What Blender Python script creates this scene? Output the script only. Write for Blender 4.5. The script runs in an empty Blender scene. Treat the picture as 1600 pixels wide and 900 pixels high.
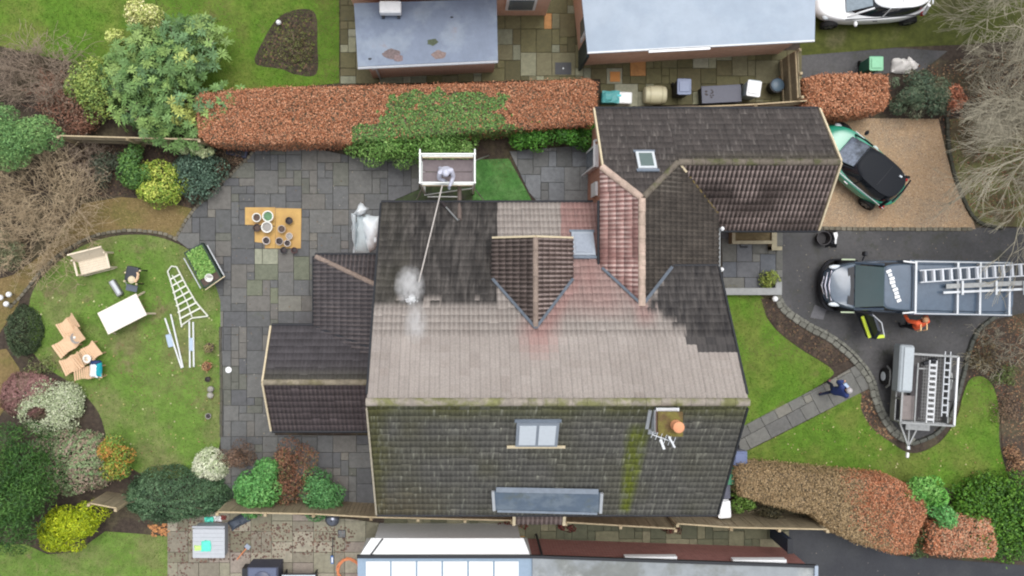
import bpy, bmesh, math, random
import numpy as np
from mathutils import Vector, Matrix, Euler
random.seed(7); rng = np.random.default_rng(7)
C = bpy.context.scene.collection
SC = bpy.context.scene
R = math.radians

# ---------------------------------------------------------------- camera, sky, sun, exposure
H, F, CX, CY = 32.0, 1304.0, 720.0, 420.0      # drone height, focal length in photo pixels, foot point of the drone in the photo
cam_d = bpy.data.cameras.new('drone_camera'); cam = bpy.data.objects.new('drone_camera', cam_d); C.objects.link(cam)
cam.location = (0, 0, H); cam.rotation_euler = (0, 0, 0)
cam_d.sensor_width = 36; cam_d.lens = F/1600*36
cam_d.shift_x = (800-CX)/1600; cam_d.shift_y = -(450-CY)/1600
cam_d.clip_start = .1; cam_d.clip_end = 1500
SC.camera = cam
SUN_EL, SUN_AZ = 74, 20                         # degrees; azimuth clockwise from the top of the photograph
w = bpy.data.worlds.new('World'); SC.world = w; w.use_nodes = True
nt = w.node_tree; bg = nt.nodes['Background']
sky = nt.nodes.new('ShaderNodeTexSky'); sky.sky_type = 'NISHITA'; sky.sun_disc = False
sky.sun_elevation = R(SUN_EL); sky.sun_rotation = R(SUN_AZ); sky.dust_density = 4; sky.air_density = 1.2
hs = nt.nodes.new('ShaderNodeHueSaturation'); hs.inputs['Saturation'].default_value = .22
nt.links.new(sky.outputs['Color'], hs.inputs['Color']); nt.links.new(hs.outputs['Color'], bg.inputs['Color'])
bg.inputs['Strength'].default_value = .15
sun_d = bpy.data.lights.new('sun', 'SUN'); sun_d.energy = 1.0; sun_d.angle = R(35); sun_d.color = (1, .975, .94)
sun = bpy.data.objects.new('sun', sun_d); C.objects.link(sun)
sdir = Vector((math.sin(R(SUN_AZ))*math.cos(R(SUN_EL)), math.cos(R(SUN_AZ))*math.cos(R(SUN_EL)), math.sin(R(SUN_EL))))
sun.rotation_euler = sdir.to_track_quat('Z', 'Y').to_euler()
SC.view_settings.view_transform = 'Standard'; SC.view_settings.look = 'None'; SC.view_settings.gamma = 1
SC.view_settings.use_curve_mapping = False
SC.view_settings.exposure = .5
SC.render.engine = 'CYCLES'; SC.cycles.volume_bounces = 16; SC.cycles.filter_width = 2.05

# ---------------------------------------------------------------- helpers
def W(px, py, z=0.0):
    d = (H-z)/F
    return Vector(((px-CX)*d, -(py-CY)*d, z))
def PX(x, y, z): return CX+x*F/(H-z), CY-y*F/(H-z)
def lin(v):
    v = v/255.0
    return v/12.92 if v <= .04045 else ((v+.055)/1.055)**2.4
def sr(r, g, b, k=.92): return (lin(r)*k, lin(g)*k, lin(b)*k)
def inpoly(x, y, poly):
    c = False; j = len(poly)-1
    for i in range(len(poly)):
        xi, yi = poly[i][:2]; xj, yj = poly[j][:2]
        if (yi > y) != (yj > y) and x < (xj-xi)*(y-yi)/(yj-yi)+xi: c = not c
        j = i
    return c
def smooth(pts, n=6, closed=True):
    pts = [Vector((p[0], p[1])) for p in pts]; out = []; m = len(pts)
    for i in range(m if closed else m-1):
        if closed: a, b, c, d = pts[i-1], pts[i], pts[(i+1) % m], pts[(i+2) % m]
        else: a, b, c, d = pts[max(i-1, 0)], pts[i], pts[i+1], pts[min(i+2, m-1)]
        for k in range(n):
            t = k/n
            out.append(.5*((2*b)+(c-a)*t+(2*a-5*b+4*c-d)*t*t+(3*b-a-3*c+d)*t**3))
    if not closed: out.append(pts[-1])
    return out
def vnoise_table():
    t = rng.random((64, 64))
    def f(x, y):
        xi, yi = math.floor(x), math.floor(y); fx, fy = x-xi, y-yi
        fx = fx*fx*(3-2*fx); fy = fy*fy*(3-2*fy)
        a, b = t[xi % 64, yi % 64], t[(xi+1) % 64, yi % 64]; c, d = t[xi % 64, (yi+1) % 64], t[(xi+1) % 64, (yi+1) % 64]
        return (a*(1-fx)+b*fx)*(1-fy)+(c*(1-fx)+d*fx)*fy
    return f
vn = vnoise_table()
def mixc(a, b, t): return tuple(a[i]*(1-t)+b[i]*t for i in range(3))
def clamp(x, a=0., b=1.): return max(a, min(b, x))

# ---------------------------------------------------------------- materials
def M(name, base, rough=.8, var=.2, scale=6, bump=.15, bscale=40, src=None, rand=0, metal=0, base2=None, scale2=.6, lo=.45, hi=.62,
      base3=None, scale3=2.5, lo3=.55, hi3=.68, voro=0, spec=.35, stretch=None, brick=None, trans=0):
    m = bpy.data.materials.new(name); m.use_nodes = True; t = m.node_tree; N, L = t.nodes, t.links
    b = N['Principled BSDF']; b.inputs['Roughness'].default_value = rough; b.inputs['Metallic'].default_value = metal
    b.inputs['Specular IOR Level'].default_value = spec
    if trans: b.inputs['Transmission Weight'].default_value = trans
    geo = N.new('ShaderNodeNewGeometry'); pos = geo.outputs['Position']
    if stretch:
        mp = N.new('ShaderNodeMapping'); mp.inputs['Scale'].default_value = stretch; L.new(pos, mp.inputs['Vector']); pos = mp.outputs['Vector']
    def noise(s, det=4, r=.6):
        n = N.new('ShaderNodeTexNoise'); n.inputs['Scale'].default_value = s; n.inputs['Detail'].default_value = det; n.inputs['Roughness'].default_value = r
        L.new(pos, n.inputs['Vector']); return n.outputs['Fac']
    def mix(fac, a, bcol, kind='MIX'):
        x = N.new('ShaderNodeMix'); x.data_type = 'RGBA'; x.blend_type = kind
        for s, v in ((x.inputs['Factor'], fac), (x.inputs['A'], a), (x.inputs['B'], bcol)):
            if hasattr(v, 'is_linked') or hasattr(v, 'links'): L.new(v, s)
            else: s.default_value = v if not isinstance(v, tuple) else (*v[:3], 1)
        return x.outputs['Result']
    def ramp(f, lo, hi, a=0., bb=1.):
        r = N.new('ShaderNodeMapRange'); r.inputs['From Min'].default_value = lo; r.inputs['From Max'].default_value = hi
        r.inputs['To Min'].default_value = a; r.inputs['To Max'].default_value = bb; r.interpolation_type = 'SMOOTHSTEP'; L.new(f, r.inputs['Value']); return r.outputs['Result']
    if src == 'attr':
        a = N.new('ShaderNodeAttribute'); a.attribute_name = 'col'; col = a.outputs['Color']
    elif src == 'obj':
        a = N.new('ShaderNodeObjectInfo'); col = a.outputs['Color']
    else:
        a = N.new('ShaderNodeRGB'); a.outputs[0].default_value = (*base, 1); col = a.outputs[0]
    if brick:
        bt = N.new('ShaderNodeTexBrick'); bt.inputs['Color1'].default_value = (*base, 1); bt.inputs['Color2'].default_value = (*brick[0], 1); bt.inputs['Mortar'].default_value = (*brick[1], 1)
        bt.inputs['Scale'].default_value = 1; bt.inputs['Brick Width'].default_value = .225; bt.inputs['Row Height'].default_value = .075; bt.inputs['Mortar Size'].default_value = .012
        sp = N.new('ShaderNodeSeparateXYZ'); L.new(pos, sp.inputs[0]); ad = N.new('ShaderNodeMath'); L.new(sp.outputs['X'], ad.inputs[0]); L.new(sp.outputs['Y'], ad.inputs[1])
        cb = N.new('ShaderNodeCombineXYZ'); L.new(ad.outputs[0], cb.inputs['X']); L.new(sp.outputs['Z'], cb.inputs['Y']); L.new(cb.outputs[0], bt.inputs['Vector'])
        col = bt.outputs['Color']
    if base2: col = mix(ramp(noise(scale2, 5), lo, hi), col, base2)
    if base3: col = mix(ramp(noise(scale3, 6, .7), lo3, hi3), col, base3)
    if var:
        f = ramp(noise(scale, 6, .7), .25, .75, 1-var, 1+var)
        cm = N.new('ShaderNodeCombineColor')
        for s in cm.inputs: L.new(f, s)
        col = mix(1., col, cm.outputs[0], 'MULTIPLY')
    if rand:
        oi = N.new('ShaderNodeObjectInfo'); f = N.new('ShaderNodeMapRange'); L.new(oi.outputs['Random'], f.inputs['Value'])
        f.inputs['To Min'].default_value = 1-rand; f.inputs['To Max'].default_value = 1+rand
        cm = N.new('ShaderNodeCombineColor')
        for s in cm.inputs: L.new(f.outputs[0], s)
        col = mix(1., col, cm.outputs[0], 'MULTIPLY')
    L.new(col, b.inputs['Base Color'])
    if bump:
        bp = N.new('ShaderNodeBump'); bp.inputs['Strength'].default_value = bump; bp.inputs['Distance'].default_value = .02
        if voro:
            v = N.new('ShaderNodeTexVoronoi'); v.inputs['Scale'].default_value = voro; L.new(pos, v.inputs['Vector']); L.new(v.outputs['Distance'], bp.inputs['Height'])
        else: L.new(noise(bscale, 5), bp.inputs['Height'])
        L.new(bp.outputs['Normal'], b.inputs['Normal'])
    m.diffuse_color = (*base, 1)
    return m
def P(name, rgb, rough=.5, metal=0, var=.06, spec=.4, **k): return M(name, sr(*rgb), rough, var, 9, 0, metal=metal, spec=spec, **k)

# ---------------------------------------------------------------- tagging and linking
def tag(o, label=None, cat=None, group=None, kind=None):
    if label: o['label'] = label
    if cat: o['category'] = cat
    if group: o['group'] = group
    if kind: o['kind'] = kind
    return o
def thing(name, loc, label, cat, group=None, rotz=0.):
    o = bpy.data.objects.new(name, None); C.objects.link(o); o.empty_display_size = .2
    o.location = loc; o.rotation_euler = (0, 0, rotz)
    return tag(o, label, cat, group)
def link(name, me, parent=None, loc=None):
    o = bpy.data.objects.new(name, me); C.objects.link(o)
    if parent: o.parent = parent
    if loc is not None: o.location = loc
    return o
def wloc(o):
    v = Vector((0, 0, 0))
    while o: v = v+o.location; o = o.parent
    return v
def copy_thing(root, loc, rotz, label, group=None):
    def cp(o, par):
        c = o.copy(); C.objects.link(c)
        if par: c.parent = par
        for ch in [x for x in bpy.data.objects if x.parent == o]: cp(ch, c)
        return c
    r = cp(root, None); r.location = loc; r.rotation_euler = (0, 0, rotz); r['label'] = label
    if group: r['group'] = group
    return r

class MB:
    """collects geometry; build() links it as one mesh object"""
    def __init__(s): s.v = []; s.f = []; s.mi = []; s.cur = 0
    def add(s, vs, fs):
        o = len(s.v); s.v += [tuple(v) for v in vs]
        for f in fs: s.f.append(tuple(i+o for i in f)); s.mi.append(s.cur)
        return s
    def box(s, c, size, rz=0., rx=0., ry=0.):
        m = Euler((rx, ry, rz)).to_matrix(); c = Vector(c); hx, hy, hz = size[0]/2, size[1]/2, size[2]/2
        vs = [c+m@Vector((x*hx, y*hy, z*hz)) for x, y, z in ((-1,-1,-1),(1,-1,-1),(1,1,-1),(-1,1,-1),(-1,-1,1),(1,-1,1),(1,1,1),(-1,1,1))]
        return s.add(vs, [(3,2,1,0),(4,5,6,7),(0,1,5,4),(1,2,6,5),(2,3,7,6),(3,0,4,7)])
    def beam(s, a, b, wd, ht=None, up=(0, 0, 1)):
        a, b = Vector(a), Vector(b); ht = ht or wd; d = (b-a).normalized(); u = Vector(up)
        if abs(d.dot(u)) > .98: u = Vector((1, 0, 0))
        r = d.cross(u).normalized(); u = r.cross(d)
        vs = [p+r*x*wd/2+u*y*ht/2 for p in (a, b) for x, y in ((-1,-1),(1,-1),(1,1),(-1,1))]
        return s.add(vs, [(0,1,2,3),(7,6,5,4),(4,5,1,0),(5,6,2,1),(6,7,3,2),(7,4,0,3)])
    def tube(s, pts, r, n=6, caps=True):
        pts = [Vector(p) for p in pts]; rs = r if isinstance(r, (list, tuple)) else [r]*len(pts); vs = []; prev = None
        for i, p in enumerate(pts):
            d = (pts[min(i+1, len(pts)-1)]-pts[max(i-1, 0)])
            d = d.normalized() if d.length > 1e-9 else Vector((0, 0, 1))
            u = prev if prev else (Vector((0, 0, 1)) if abs(d.z) < .9 else Vector((1, 0, 0)))
            a = d.cross(u).normalized(); u = a.cross(d).normalized(); prev = u
            for k in range(n):
                t = 2*math.pi*k/n; vs.append(p+(a*math.cos(t)+u*math.sin(t))*rs[i])
        fs = []
        for i in range(len(pts)-1):
            for k in range(n): fs.append((i*n+k, i*n+(k+1) % n, (i+1)*n+(k+1) % n, (i+1)*n+k))
        if caps: fs += [tuple(range(n))[::-1], tuple((len(pts)-1)*n+k for k in range(n))]
        return s.add(vs, fs)
    def prism(s, poly, z0, z1):
        a = sum(poly[i][0]*poly[(i+1) % len(poly)][1]-poly[(i+1) % len(poly)][0]*poly[i][1] for i in range(len(poly)))
        if a < 0: poly = list(poly)[::-1]
        n = len(poly); vs = [(p[0], p[1], z0) for p in poly]+[(p[0], p[1], z1) for p in poly]
        return s.add(vs, [tuple(range(n))[::-1], tuple(range(n, 2*n))]+[(i, (i+1) % n, n+(i+1) % n, n+i) for i in range(n)])
    def extrude(s, poly, vec):
        n = len(poly); vec = Vector(vec); vs = [Vector(p) for p in poly]+[Vector(p)+vec for p in poly]
        return s.add(vs, [tuple(range(n))[::-1], tuple(range(n, 2*n))]+[(i, (i+1) % n, n+(i+1) % n, n+i) for i in range(n)])
    def lathe(s, c, prof, n=16, sx=1, sy=1):
        c = Vector(c); vs = []; m = len(prof)
        for r, z in prof:
            for k in range(n):
                t = 2*math.pi*k/n; vs.append((c.x+r*math.cos(t)*sx, c.y+r*math.sin(t)*sy, c.z+z))
        fs = [(i*n+k, i*n+(k+1) % n, (i+1)*n+(k+1) % n, (i+1)*n+k) for i in range(m-1) for k in range(n)]
        fs += [tuple(range(n))[::-1], tuple((m-1)*n+k for k in range(n))]
        return s.add(vs, fs)
    def ball(s, c, rad, n=12, m=8, jit=0):
        c = Vector(c); rad = rad if isinstance(rad, (tuple, list)) else (rad,)*3; vs = [(c.x, c.y, c.z-rad[2])]
        for i in range(1, m):
            a = math.pi*i/m-math.pi/2
            for k in range(n):
                t = 2*math.pi*k/n; q = 1+random.uniform(-jit, jit)
                vs.append((c.x+rad[0]*math.cos(a)*math.cos(t)*q, c.y+rad[1]*math.cos(a)*math.sin(t)*q, c.z+rad[2]*math.sin(a)*q))
        vs.append((c.x, c.y, c.z+rad[2])); e = len(vs)-1
        fs = [(0, 1+(k+1) % n, 1+k) for k in range(n)]
        for i in range(m-2):
            for k in range(n): fs.append((1+i*n+k, 1+i*n+(k+1) % n, 1+(i+1)*n+(k+1) % n, 1+(i+1)*n+k))
        fs += [(1+(m-2)*n+k, 1+(m-2)*n+(k+1) % n, e) for k in range(n)]
        return s.add(vs, fs)
    def mesh(s, name, mats, off=Vector((0, 0, 0)), bevel=0, smooth=None, seg=1):
        me = bpy.data.meshes.new(name)
        me.from_pydata([(v[0]-off.x, v[1]-off.y, v[2]-off.z) for v in s.v], [], s.f)
        for m in (mats if isinstance(mats, (list, tuple)) else [mats]): me.materials.append(m)
        if any(s.mi): me.polygons.foreach_set('material_index', s.mi)
        bm = bmesh.new(); bm.from_mesh(me)
        if bevel:
            ed = [e for e in bm.edges if len(e.link_faces) == 2 and e.calc_face_angle(0) > .6]
            bmesh.ops.bevel(bm, geom=ed, offset=bevel, segments=seg, profile=.6, affect='EDGES', clamp_overlap=True)
        bmesh.ops.recalc_face_normals(bm, faces=bm.faces); bm.to_mesh(me); bm.free()
        if smooth is not None:
            me.polygons.foreach_set('use_smooth', [True]*len(me.polygons))
            try: me.set_sharp_from_angle(angle=R(smooth))
            except Exception: pass
        me.update(); return me
    def build(s, name, mats, parent=None, world=False, **k):
        return link(name, s.mesh(name, mats, wloc(parent) if (parent and world) else Vector((0, 0, 0)), **k), parent)
def struct(o): o['kind'] = 'structure'; return o

def fast_mesh(name, V, Fc, mats, col=None, smooth=False, mi=None):
    """numpy mesh: V (n,3), Fc (m,k) all faces the same size"""
    me = bpy.data.meshes.new(name); V = np.asarray(V, dtype=np.float32); Fc = np.asarray(Fc, dtype=np.int32); m, k = Fc.shape
    me.vertices.add(len(V)); me.vertices.foreach_set('co', V.ravel())
    me.loops.add(m*k); me.loops.foreach_set('vertex_index', Fc.ravel())
    me.polygons.add(m); me.polygons.foreach_set('loop_start', np.arange(0, m*k, k, dtype=np.int32))
    try: me.polygons.foreach_set('loop_total', np.full(m, k, dtype=np.int32))
    except Exception: pass
    for mt in (mats if isinstance(mats, (list, tuple)) else [mats]): me.materials.append(mt)
    if mi is not None: me.polygons.foreach_set('material_index', np.asarray(mi, dtype=np.int32))
    if smooth: me.polygons.foreach_set('use_smooth', np.ones(m, dtype=bool))
    me.update(calc_edges=True)
    if col is not None:
        a = me.color_attributes.new('col', 'FLOAT_COLOR', 'POINT'); c4 = np.ones((len(V), 4), dtype=np.float32); c4[:, :3] = col
        a.data.foreach_set('color', c4.ravel())
    me.validate(); return me
# ---------------------------------------------------------------- material library
m_soil = M('soil', sr(64, 54, 47), .95, .4, 9, .8, 25, base2=sr(80, 68, 58), scale2=1.2)
m_leafsoil = M('leaf_littered_soil', sr(66, 57, 50), .95, .4, 7, .8, 22, base2=sr(80, 73, 57), scale2=.9, base3=sr(90, 72, 60), scale3=5, lo3=.6, hi3=.72)
m_lawn = M('lawn_grass', sr(98, 128, 52), .9, .26, 2.2, .5, 60, base2=sr(114, 122, 72), scale2=.45, lo=.42, hi=.62, base3=sr(120, 112, 80), scale3=.75, lo3=.54, hi3=.7)
m_lawn2 = M('bright_lawn_grass', sr(86, 120, 34), .9, .24, 2.2, .5, 60, base2=sr(104, 118, 50), scale2=.5, lo=.42, hi=.66, base3=sr(108, 104, 62), scale3=.7, lo3=.58, hi3=.74)
m_blade = M('grass_blade', (.1, .2, .04), .8, 0, 1, 0, src='attr', spec=.2)
m_verge = M('rough_verge', sr(104, 104, 66), .95, .35, 3, .6, 30, base2=sr(92, 82, 62), scale2=.8)
m_moss = M('mossy_drive', sr(72, 78, 30), .9, .35, 4, .4, 30, base2=sr(90, 86, 62), scale2=.5, lo=.5, hi=.7)
m_gravel = M('gravel', sr(172, 146, 116), .9, .24, 14, .9, 30, base2=sr(156, 138, 116), scale2=.7, base3=sr(186, 168, 144), scale3=9, lo3=.58, hi3=.66, voro=38)
m_path = M('path_gravel', sr(124, 106, 70), .9, .28, 9, .8, 30, base2=sr(110, 102, 58), scale2=.8, voro=40)
m_asph = M('asphalt', sr(62, 62, 64), .6, .2, 9, .35, 90, base2=sr(80, 79, 80), scale2=.35, lo=.4, hi=.65, base3=sr(56, 57, 50), scale3=1.3, lo3=.5, hi3=.7)
m_asph2 = M('dark_asphalt', sr(48, 50, 56), .6, .15, 12, .3, 90, base2=sr(58, 60, 64), scale2=.4)
m_slab = M('paving_stone', (0, 0, 0), .7, .2, 7, .25, 50, src='obj', base3=sr(84, 88, 72), scale3=1.5, lo3=.62, hi3=.78)
m_mortar = M('paving_joint', sr(76, 76, 70), .95, .3, 8, .4, 40)
m_sett = M('sett_stone', sr(112, 107, 94), .85, .25, 10, .4, 40, rand=.25)
m_kerb = M('kerb_stone', sr(112, 112, 104), .85, .25, 10, .4, 40, rand=.18)
m_tileA = M('roof_tile', (0, 0, 0), .72, .16, 18, .25, 60, src='attr')
m_tileO = M('roof_tile_single', (0, 0, 0), .72, .16, 18, .25, 60, src='obj')
m_under = M('roof_underlay', sr(50, 46, 44), .9, .2, 5, .1)
m_brick = M('brickwork', sr(186, 124, 100), .85, .16, 5, .2, 40, brick=(sr(172, 110, 88), sr(180, 158, 142)))
m_brickp = M('pale_brickwork', sr(222, 176, 152), .85, .1, 5, .15, 40, brick=(sr(212, 162, 138), sr(214, 190, 172)))
m_brickr = M('red_brickwork', sr(160, 100, 94), .85, .14, 5, .2, 40, brick=(sr(148, 90, 84), sr(156, 128, 120)))
m_render = M('pale_render', sr(150, 140, 128), .9, .15, 3, .2)
m_felt = M('flat_roof_membrane', sr(150, 163, 178), .6, .05, 2, .06, 20, base2=sr(158, 170, 184), scale2=.4, spec=.3)
m_felt2 = M('stained_flat_roof_membrane', sr(114, 126, 146), .55, .1, 2, .08, 20, base2=sr(130, 142, 158), scale2=.9, base3=sr(134, 124, 128), scale3=.9, lo3=.6, hi3=.76, spec=.35)
m_felt3 = M('weathered_flat_roof', sr(140, 146, 150), .6, .12, 2, .1, 20, base2=sr(120, 124, 122), scale2=.7, base3=sr(152, 156, 156), scale3=.5)
m_lead = M('lead_flashing', sr(112, 122, 134), .5, .15, 6, .1, 20, spec=.4)
m_white = P('white_upvc', (232, 234, 236), .4)
m_cream = M('pale_wood', sr(206, 192, 162), .8, .12, 8, .1)
m_pot = M('clay_pot', sr(214, 150, 112), .75, .1, 8, .1)
m_fence = M('weathered_fence_wood', sr(148, 136, 112), .85, .25, 6, .25, 30, stretch=(1, 1, 3), rand=.12)
m_fencet = M('fence_capping_wood', sr(176, 160, 130), .85, .2, 8, .2, 30)
m_black = P('black_plastic', (34, 36, 42), .5)
m_dark = P('dark_metal', (50, 52, 56), .5, .4)
m_alu = P('aluminium', (196, 200, 204), .38, .55)
m_galv = P('galvanised_steel', (150, 152, 152), .5, .6, .15)
m_glass = P('window_glass', (92, 104, 116), .06, 0, 0, .9)
m_pane = P('rooflight_glass', (190, 198, 206), .12, 0, .04, .7)
m_pane2 = P('polycarbonate_pane', (236, 239, 240), .3, 0, .03)
m_cglass = P('vehicle_glass', (34, 40, 47), .06, 0, 0, .9)
m_tyre = P('tyre_rubber', (26, 26, 27), .85)
m_steel = P('wheel_rim', (150, 152, 156), .35, .7)
m_red = P('red_lens', (190, 28, 34), .25)
m_lens = P('headlamp_lens', (206, 214, 220), .15)
m_yel = P('hi_vis_yellow', (196, 214, 60), .6)
m_leaf = M('leaves', (0, 0, 0), .6, .12, 6, 0, src='attr', spec=.3)
m_bark = M('bark', sr(120, 108, 90), .9, .25, 9, .4, 30)
m_bark2 = M('grey_bark', sr(152, 146, 128), .9, .2, 9, .3, 30)
m_stone = M('garden_stone', sr(160, 158, 150), .85, .2, 9, .3, 30, rand=.15)
m_terra = M('terracotta', sr(150, 96, 70), .8, .15, 9, .1)
m_potw = P('white_glazed_pot', (226, 226, 220), .45)
m_potd = P('dark_pot', (52, 44, 46), .6)
m_potg = P('grey_pot', (150, 146, 142), .6)
m_compost = M('potting_compost', sr(92, 78, 72), .95, .3, 12, .4)

# ---------------------------------------------------------------- ground
def sheet(name, poly, z, mat, label=None, px=True, n=6, closed_smooth=False):
    pts = smooth(poly, n) if closed_smooth else poly
    mb = MB(); vs = []
    for p in pts:
        v = W(p[0], p[1], 0) if px else Vector((p[0], p[1], 0)); vs.append((v.x, v.y, z))
    a = sum(vs[i][0]*vs[(i+1) % len(vs)][1]-vs[(i+1) % len(vs)][0]*vs[i][1] for i in range(len(vs)))
    if a < 0: vs = vs[::-1]
    mb.add(vs, [tuple(range(len(vs)))])
    o = mb.build(name, mat); o['kind'] = 'structure'
    if label: o['label'] = label
    return o
mb = MB(); S_ = 260
mb.add([(-S_, -S_, 0), (S_, -S_, 0), (S_, S_, 0), (-S_, S_, 0)], [(0, 1, 2, 3)])
mb.build('ground', m_leafsoil)['kind'] = 'structure'

LAWN_L = [(44,500),(52,455),(75,424),(110,396),(150,376),(200,367),(250,371),(300,393),(330,425),(344,465),(345,520),(345,620),(344,690),(330,722),(285,745),(225,742),(175,700),(155,645),(120,605),(75,575),(50,545)]
LAWN_NW = [(-120,-120),(530,-120),(530,130),(420,140),(300,146),(180,128),(140,104),(60,86),(0,72),(-120,60)]
LAWN_SW = [(-120,846),(40,850),(75,866),(120,862),(165,830),(220,834),(262,838),(262,1000),(-120,1000)]
LAWN_R1 = [(1120,462),(1188,462),(1196,492),(1215,518),(1250,545),(1298,576),(1294,592),(1244,622),(1186,652),(1120,690)]
LAWN_R2 = [(1120,726),(1185,696),(1300,637),(1342,614),(1345,640),(1362,668),(1390,690),(1425,708),(1466,692),(1493,655),(1504,618),(1514,594),(1532,588),(1550,602),(1560,640),(1562,700),(1584,770),(1600,800),(1600,830),(1500,800),(1480,762),(1350,748),(1250,736),(1160,732)]
sheet('lawn', LAWN_L, .03, m_lawn, 'oval back lawn with garden furniture standing on it', closed_smooth=True)
sheet('lawn', LAWN_NW, .02, m_lawn2, 'neighbouring lawn beyond the copper hedge')
sheet('lawn', LAWN_SW, .02, m_lawn, 'neighbouring lawn below the lime conifer')
sheet('lawn', LAWN_R1, .03, m_lawn2, 'front lawn between the house wall and the curved kerb', closed_smooth=True)
sheet('lawn', LAWN_R2, .03, m_lawn2, 'front lawn round the turning bay', closed_smooth=True)
PATH = [(-60,520),(-60,452),(20,430),(70,395),(105,345),(130,318),(190,308),(245,312),(300,326),(276,372),(262,368),(200,360),(140,368),(95,392),(60,422),(36,458),(26,480),(0,520)]
sheet('gravel_path', PATH, .012, m_path, 'curved olive gravel path round the back lawn')
sheet('gravel_path', [(-60,555),(10,545),(30,575),(34,600),(0,650),(-60,650)], .012, m_path, 'short gravel path left of the heather')
DRIVE = [(1222,356),(1640,356),(1640,480),(1548,500),(1522,522),(1510,555),(1500,600),(1484,646),(1458,676),(1425,690),(1398,678),(1376,650),(1364,600),(1335,562),(1300,532),(1258,508),(1224,484),(1214,466),(1222,458)]
sheet('driveway', DRIVE, .016, m_asph, 'dark asphalt drive where the van and trailer stand')
PAD = [(1262,184),(1466,186),(1478,240),(1492,290),(1520,345),(1524,358),(1262,358)]
sheet('gravel_pad', PAD, .02, m_gravel, 'tan gravel parking pad under the green hatchback')
sheet('rough_verge', [(1484,186),(1640,180),(1640,356),(1528,352),(1504,312),(1488,250)], .012, m_verge, 'rough grassy verge under the bare trees')
sheet('mossy_drive', [(1250,-100),(1640,-100),(1640,60),(1500,70),(1400,74),(1250,88)], .012, m_moss, 'mossy drive under the white car')
sheet('tarmac_strip', [(1250,87),(1400,75),(1480,80),(1440,112),(1250,122)], .016, m_asph, 'grey tarmac strip above the short copper hedge')
sheet('side_road', [(1225,826),(1285,826),(1340,848),(1400,868),(1480,874),(1640,886),(1640,1000),(1225,1000)], .014, m_asph2, 'dark asphalt drive at the foot of the orange hedge')
sheet('planting_bed', [(400,100),(408,70),(440,24),(490,18),(496,70),(494,116),(460,116),(440,108)], .028, m_soil, 'dark island flower bed in the neighbouring lawn', closed_smooth=True)
sheet('planting_bed', [(1188,466),(1212,468),(1226,490),(1262,514),(1300,536),(1330,562),(1300,574),(1250,545),(1214,516),(1196,492)], .035, m_soil, 'narrow soil bed between front lawn and kerb')
sheet('planting_bed', [(1342,612),(1362,606),(1368,640),(1384,668),(1404,688),(1380,690),(1356,668),(1344,640)], .026, m_soil, 'small soil bed beside the slab path')
sheet('planting_bed', [(1548,504),(1640,480),(1640,830),(1600,800),(1586,768),(1566,700),(1562,640),(1552,600),(1532,586),(1514,590),(1516,556),(1528,524)], .022, m_leafsoil, 'leaf strewn bed at the right edge')
sheet('planting_bed', [(120,310),(100,225),(300,222),(400,232),(350,280),(300,326),(245,310),(190,306)], .008, m_soil, 'soil bed under the variegated shrubs')
sheet('artificial_lawn', [(740,250),(795,248),(830,312),(826,320),(738,322)], .035, M('artificial_grass', sr(72, 120, 58), .9, .3, 4, .5, 70, base2=sr(88, 130, 72), scale2=1.6, base3=sr(58, 102, 48), scale3=2.2), 'small bright patch of artificial grass beside the scaffold tower')
sheet('moss_strip', [(590,296),(650,292),(740,292),(740,322),(585,322)], .012, M('mossy_soil', sr(66, 78, 52), .95, .35, 5, .5, 30, base2=sr(60, 60, 54), scale2=1.4), 'mossy strip along the house under the scaffold tower')

# ---------------------------------------------------------------- paving: every slab an object of its own
def clip_rect(poly, x0, y0, x1, y1):
    def cl(p, ax, val, keep_gt):
        out = []
        for i in range(len(p)):
            a, b = p[i-1], p[i]; ia = (a[ax] > val) == keep_gt; ib = (b[ax] > val) == keep_gt
            if ia != ib:
                t = (val-a[ax])/(b[ax]-a[ax]); out.append((a[0]+(b[0]-a[0])*t, a[1]+(b[1]-a[1])*t))
            if ib: out.append(b)
        return out
    p = [(q[0], q[1]) for q in poly]
    for ax, val, g in ((0, x0, True), (0, x1, False), (1, y0, True), (1, y1, False)):
        p = cl(p, ax, val, g)
        if len(p) < 3: return []
    return p
def area(p): return abs(sum(p[i][0]*p[(i+1) % len(p)][1]-p[(i+1) % len(p)][0]*p[i][1] for i in range(len(p))))/2
SLAB_MESH = {}
def slab_mesh(poly, th=.05, ch=.012):
    cx = sum(p[0] for p in poly)/len(poly); cy = sum(p[1] for p in poly)/len(poly)
    a = sum(poly[i][0]*poly[(i+1) % len(poly)][1]-poly[(i+1) % len(poly)][0]*poly[i][1] for i in range(len(poly)))
    if a < 0: poly = poly[::-1]
    n = len(poly); ins = []
    for p in poly:
        d = Vector((cx-p[0], cy-p[1])); d = d.normalized()*min(ch*1.3, d.length*.3); ins.append((p[0]+d.x, p[1]+d.y))
    vs = [(p[0], p[1], -th) for p in poly]+[(p[0], p[1], -ch*.6) for p in poly]+[(p[0], p[1], 0) for p in ins]
    fs = [(i, (i+1) % n, n+(i+1) % n, n+i) for i in range(n)]+[(n+i, n+(i+1) % n, 2*n+(i+1) % n, 2*n+i) for i in range(n)]+[tuple(range(2*n, 3*n))]
    me = bpy.data.meshes.new('paving_slab'); me.from_pydata(vs, [], fs); me.materials.append(m_slab); me.update(); return me
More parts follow.
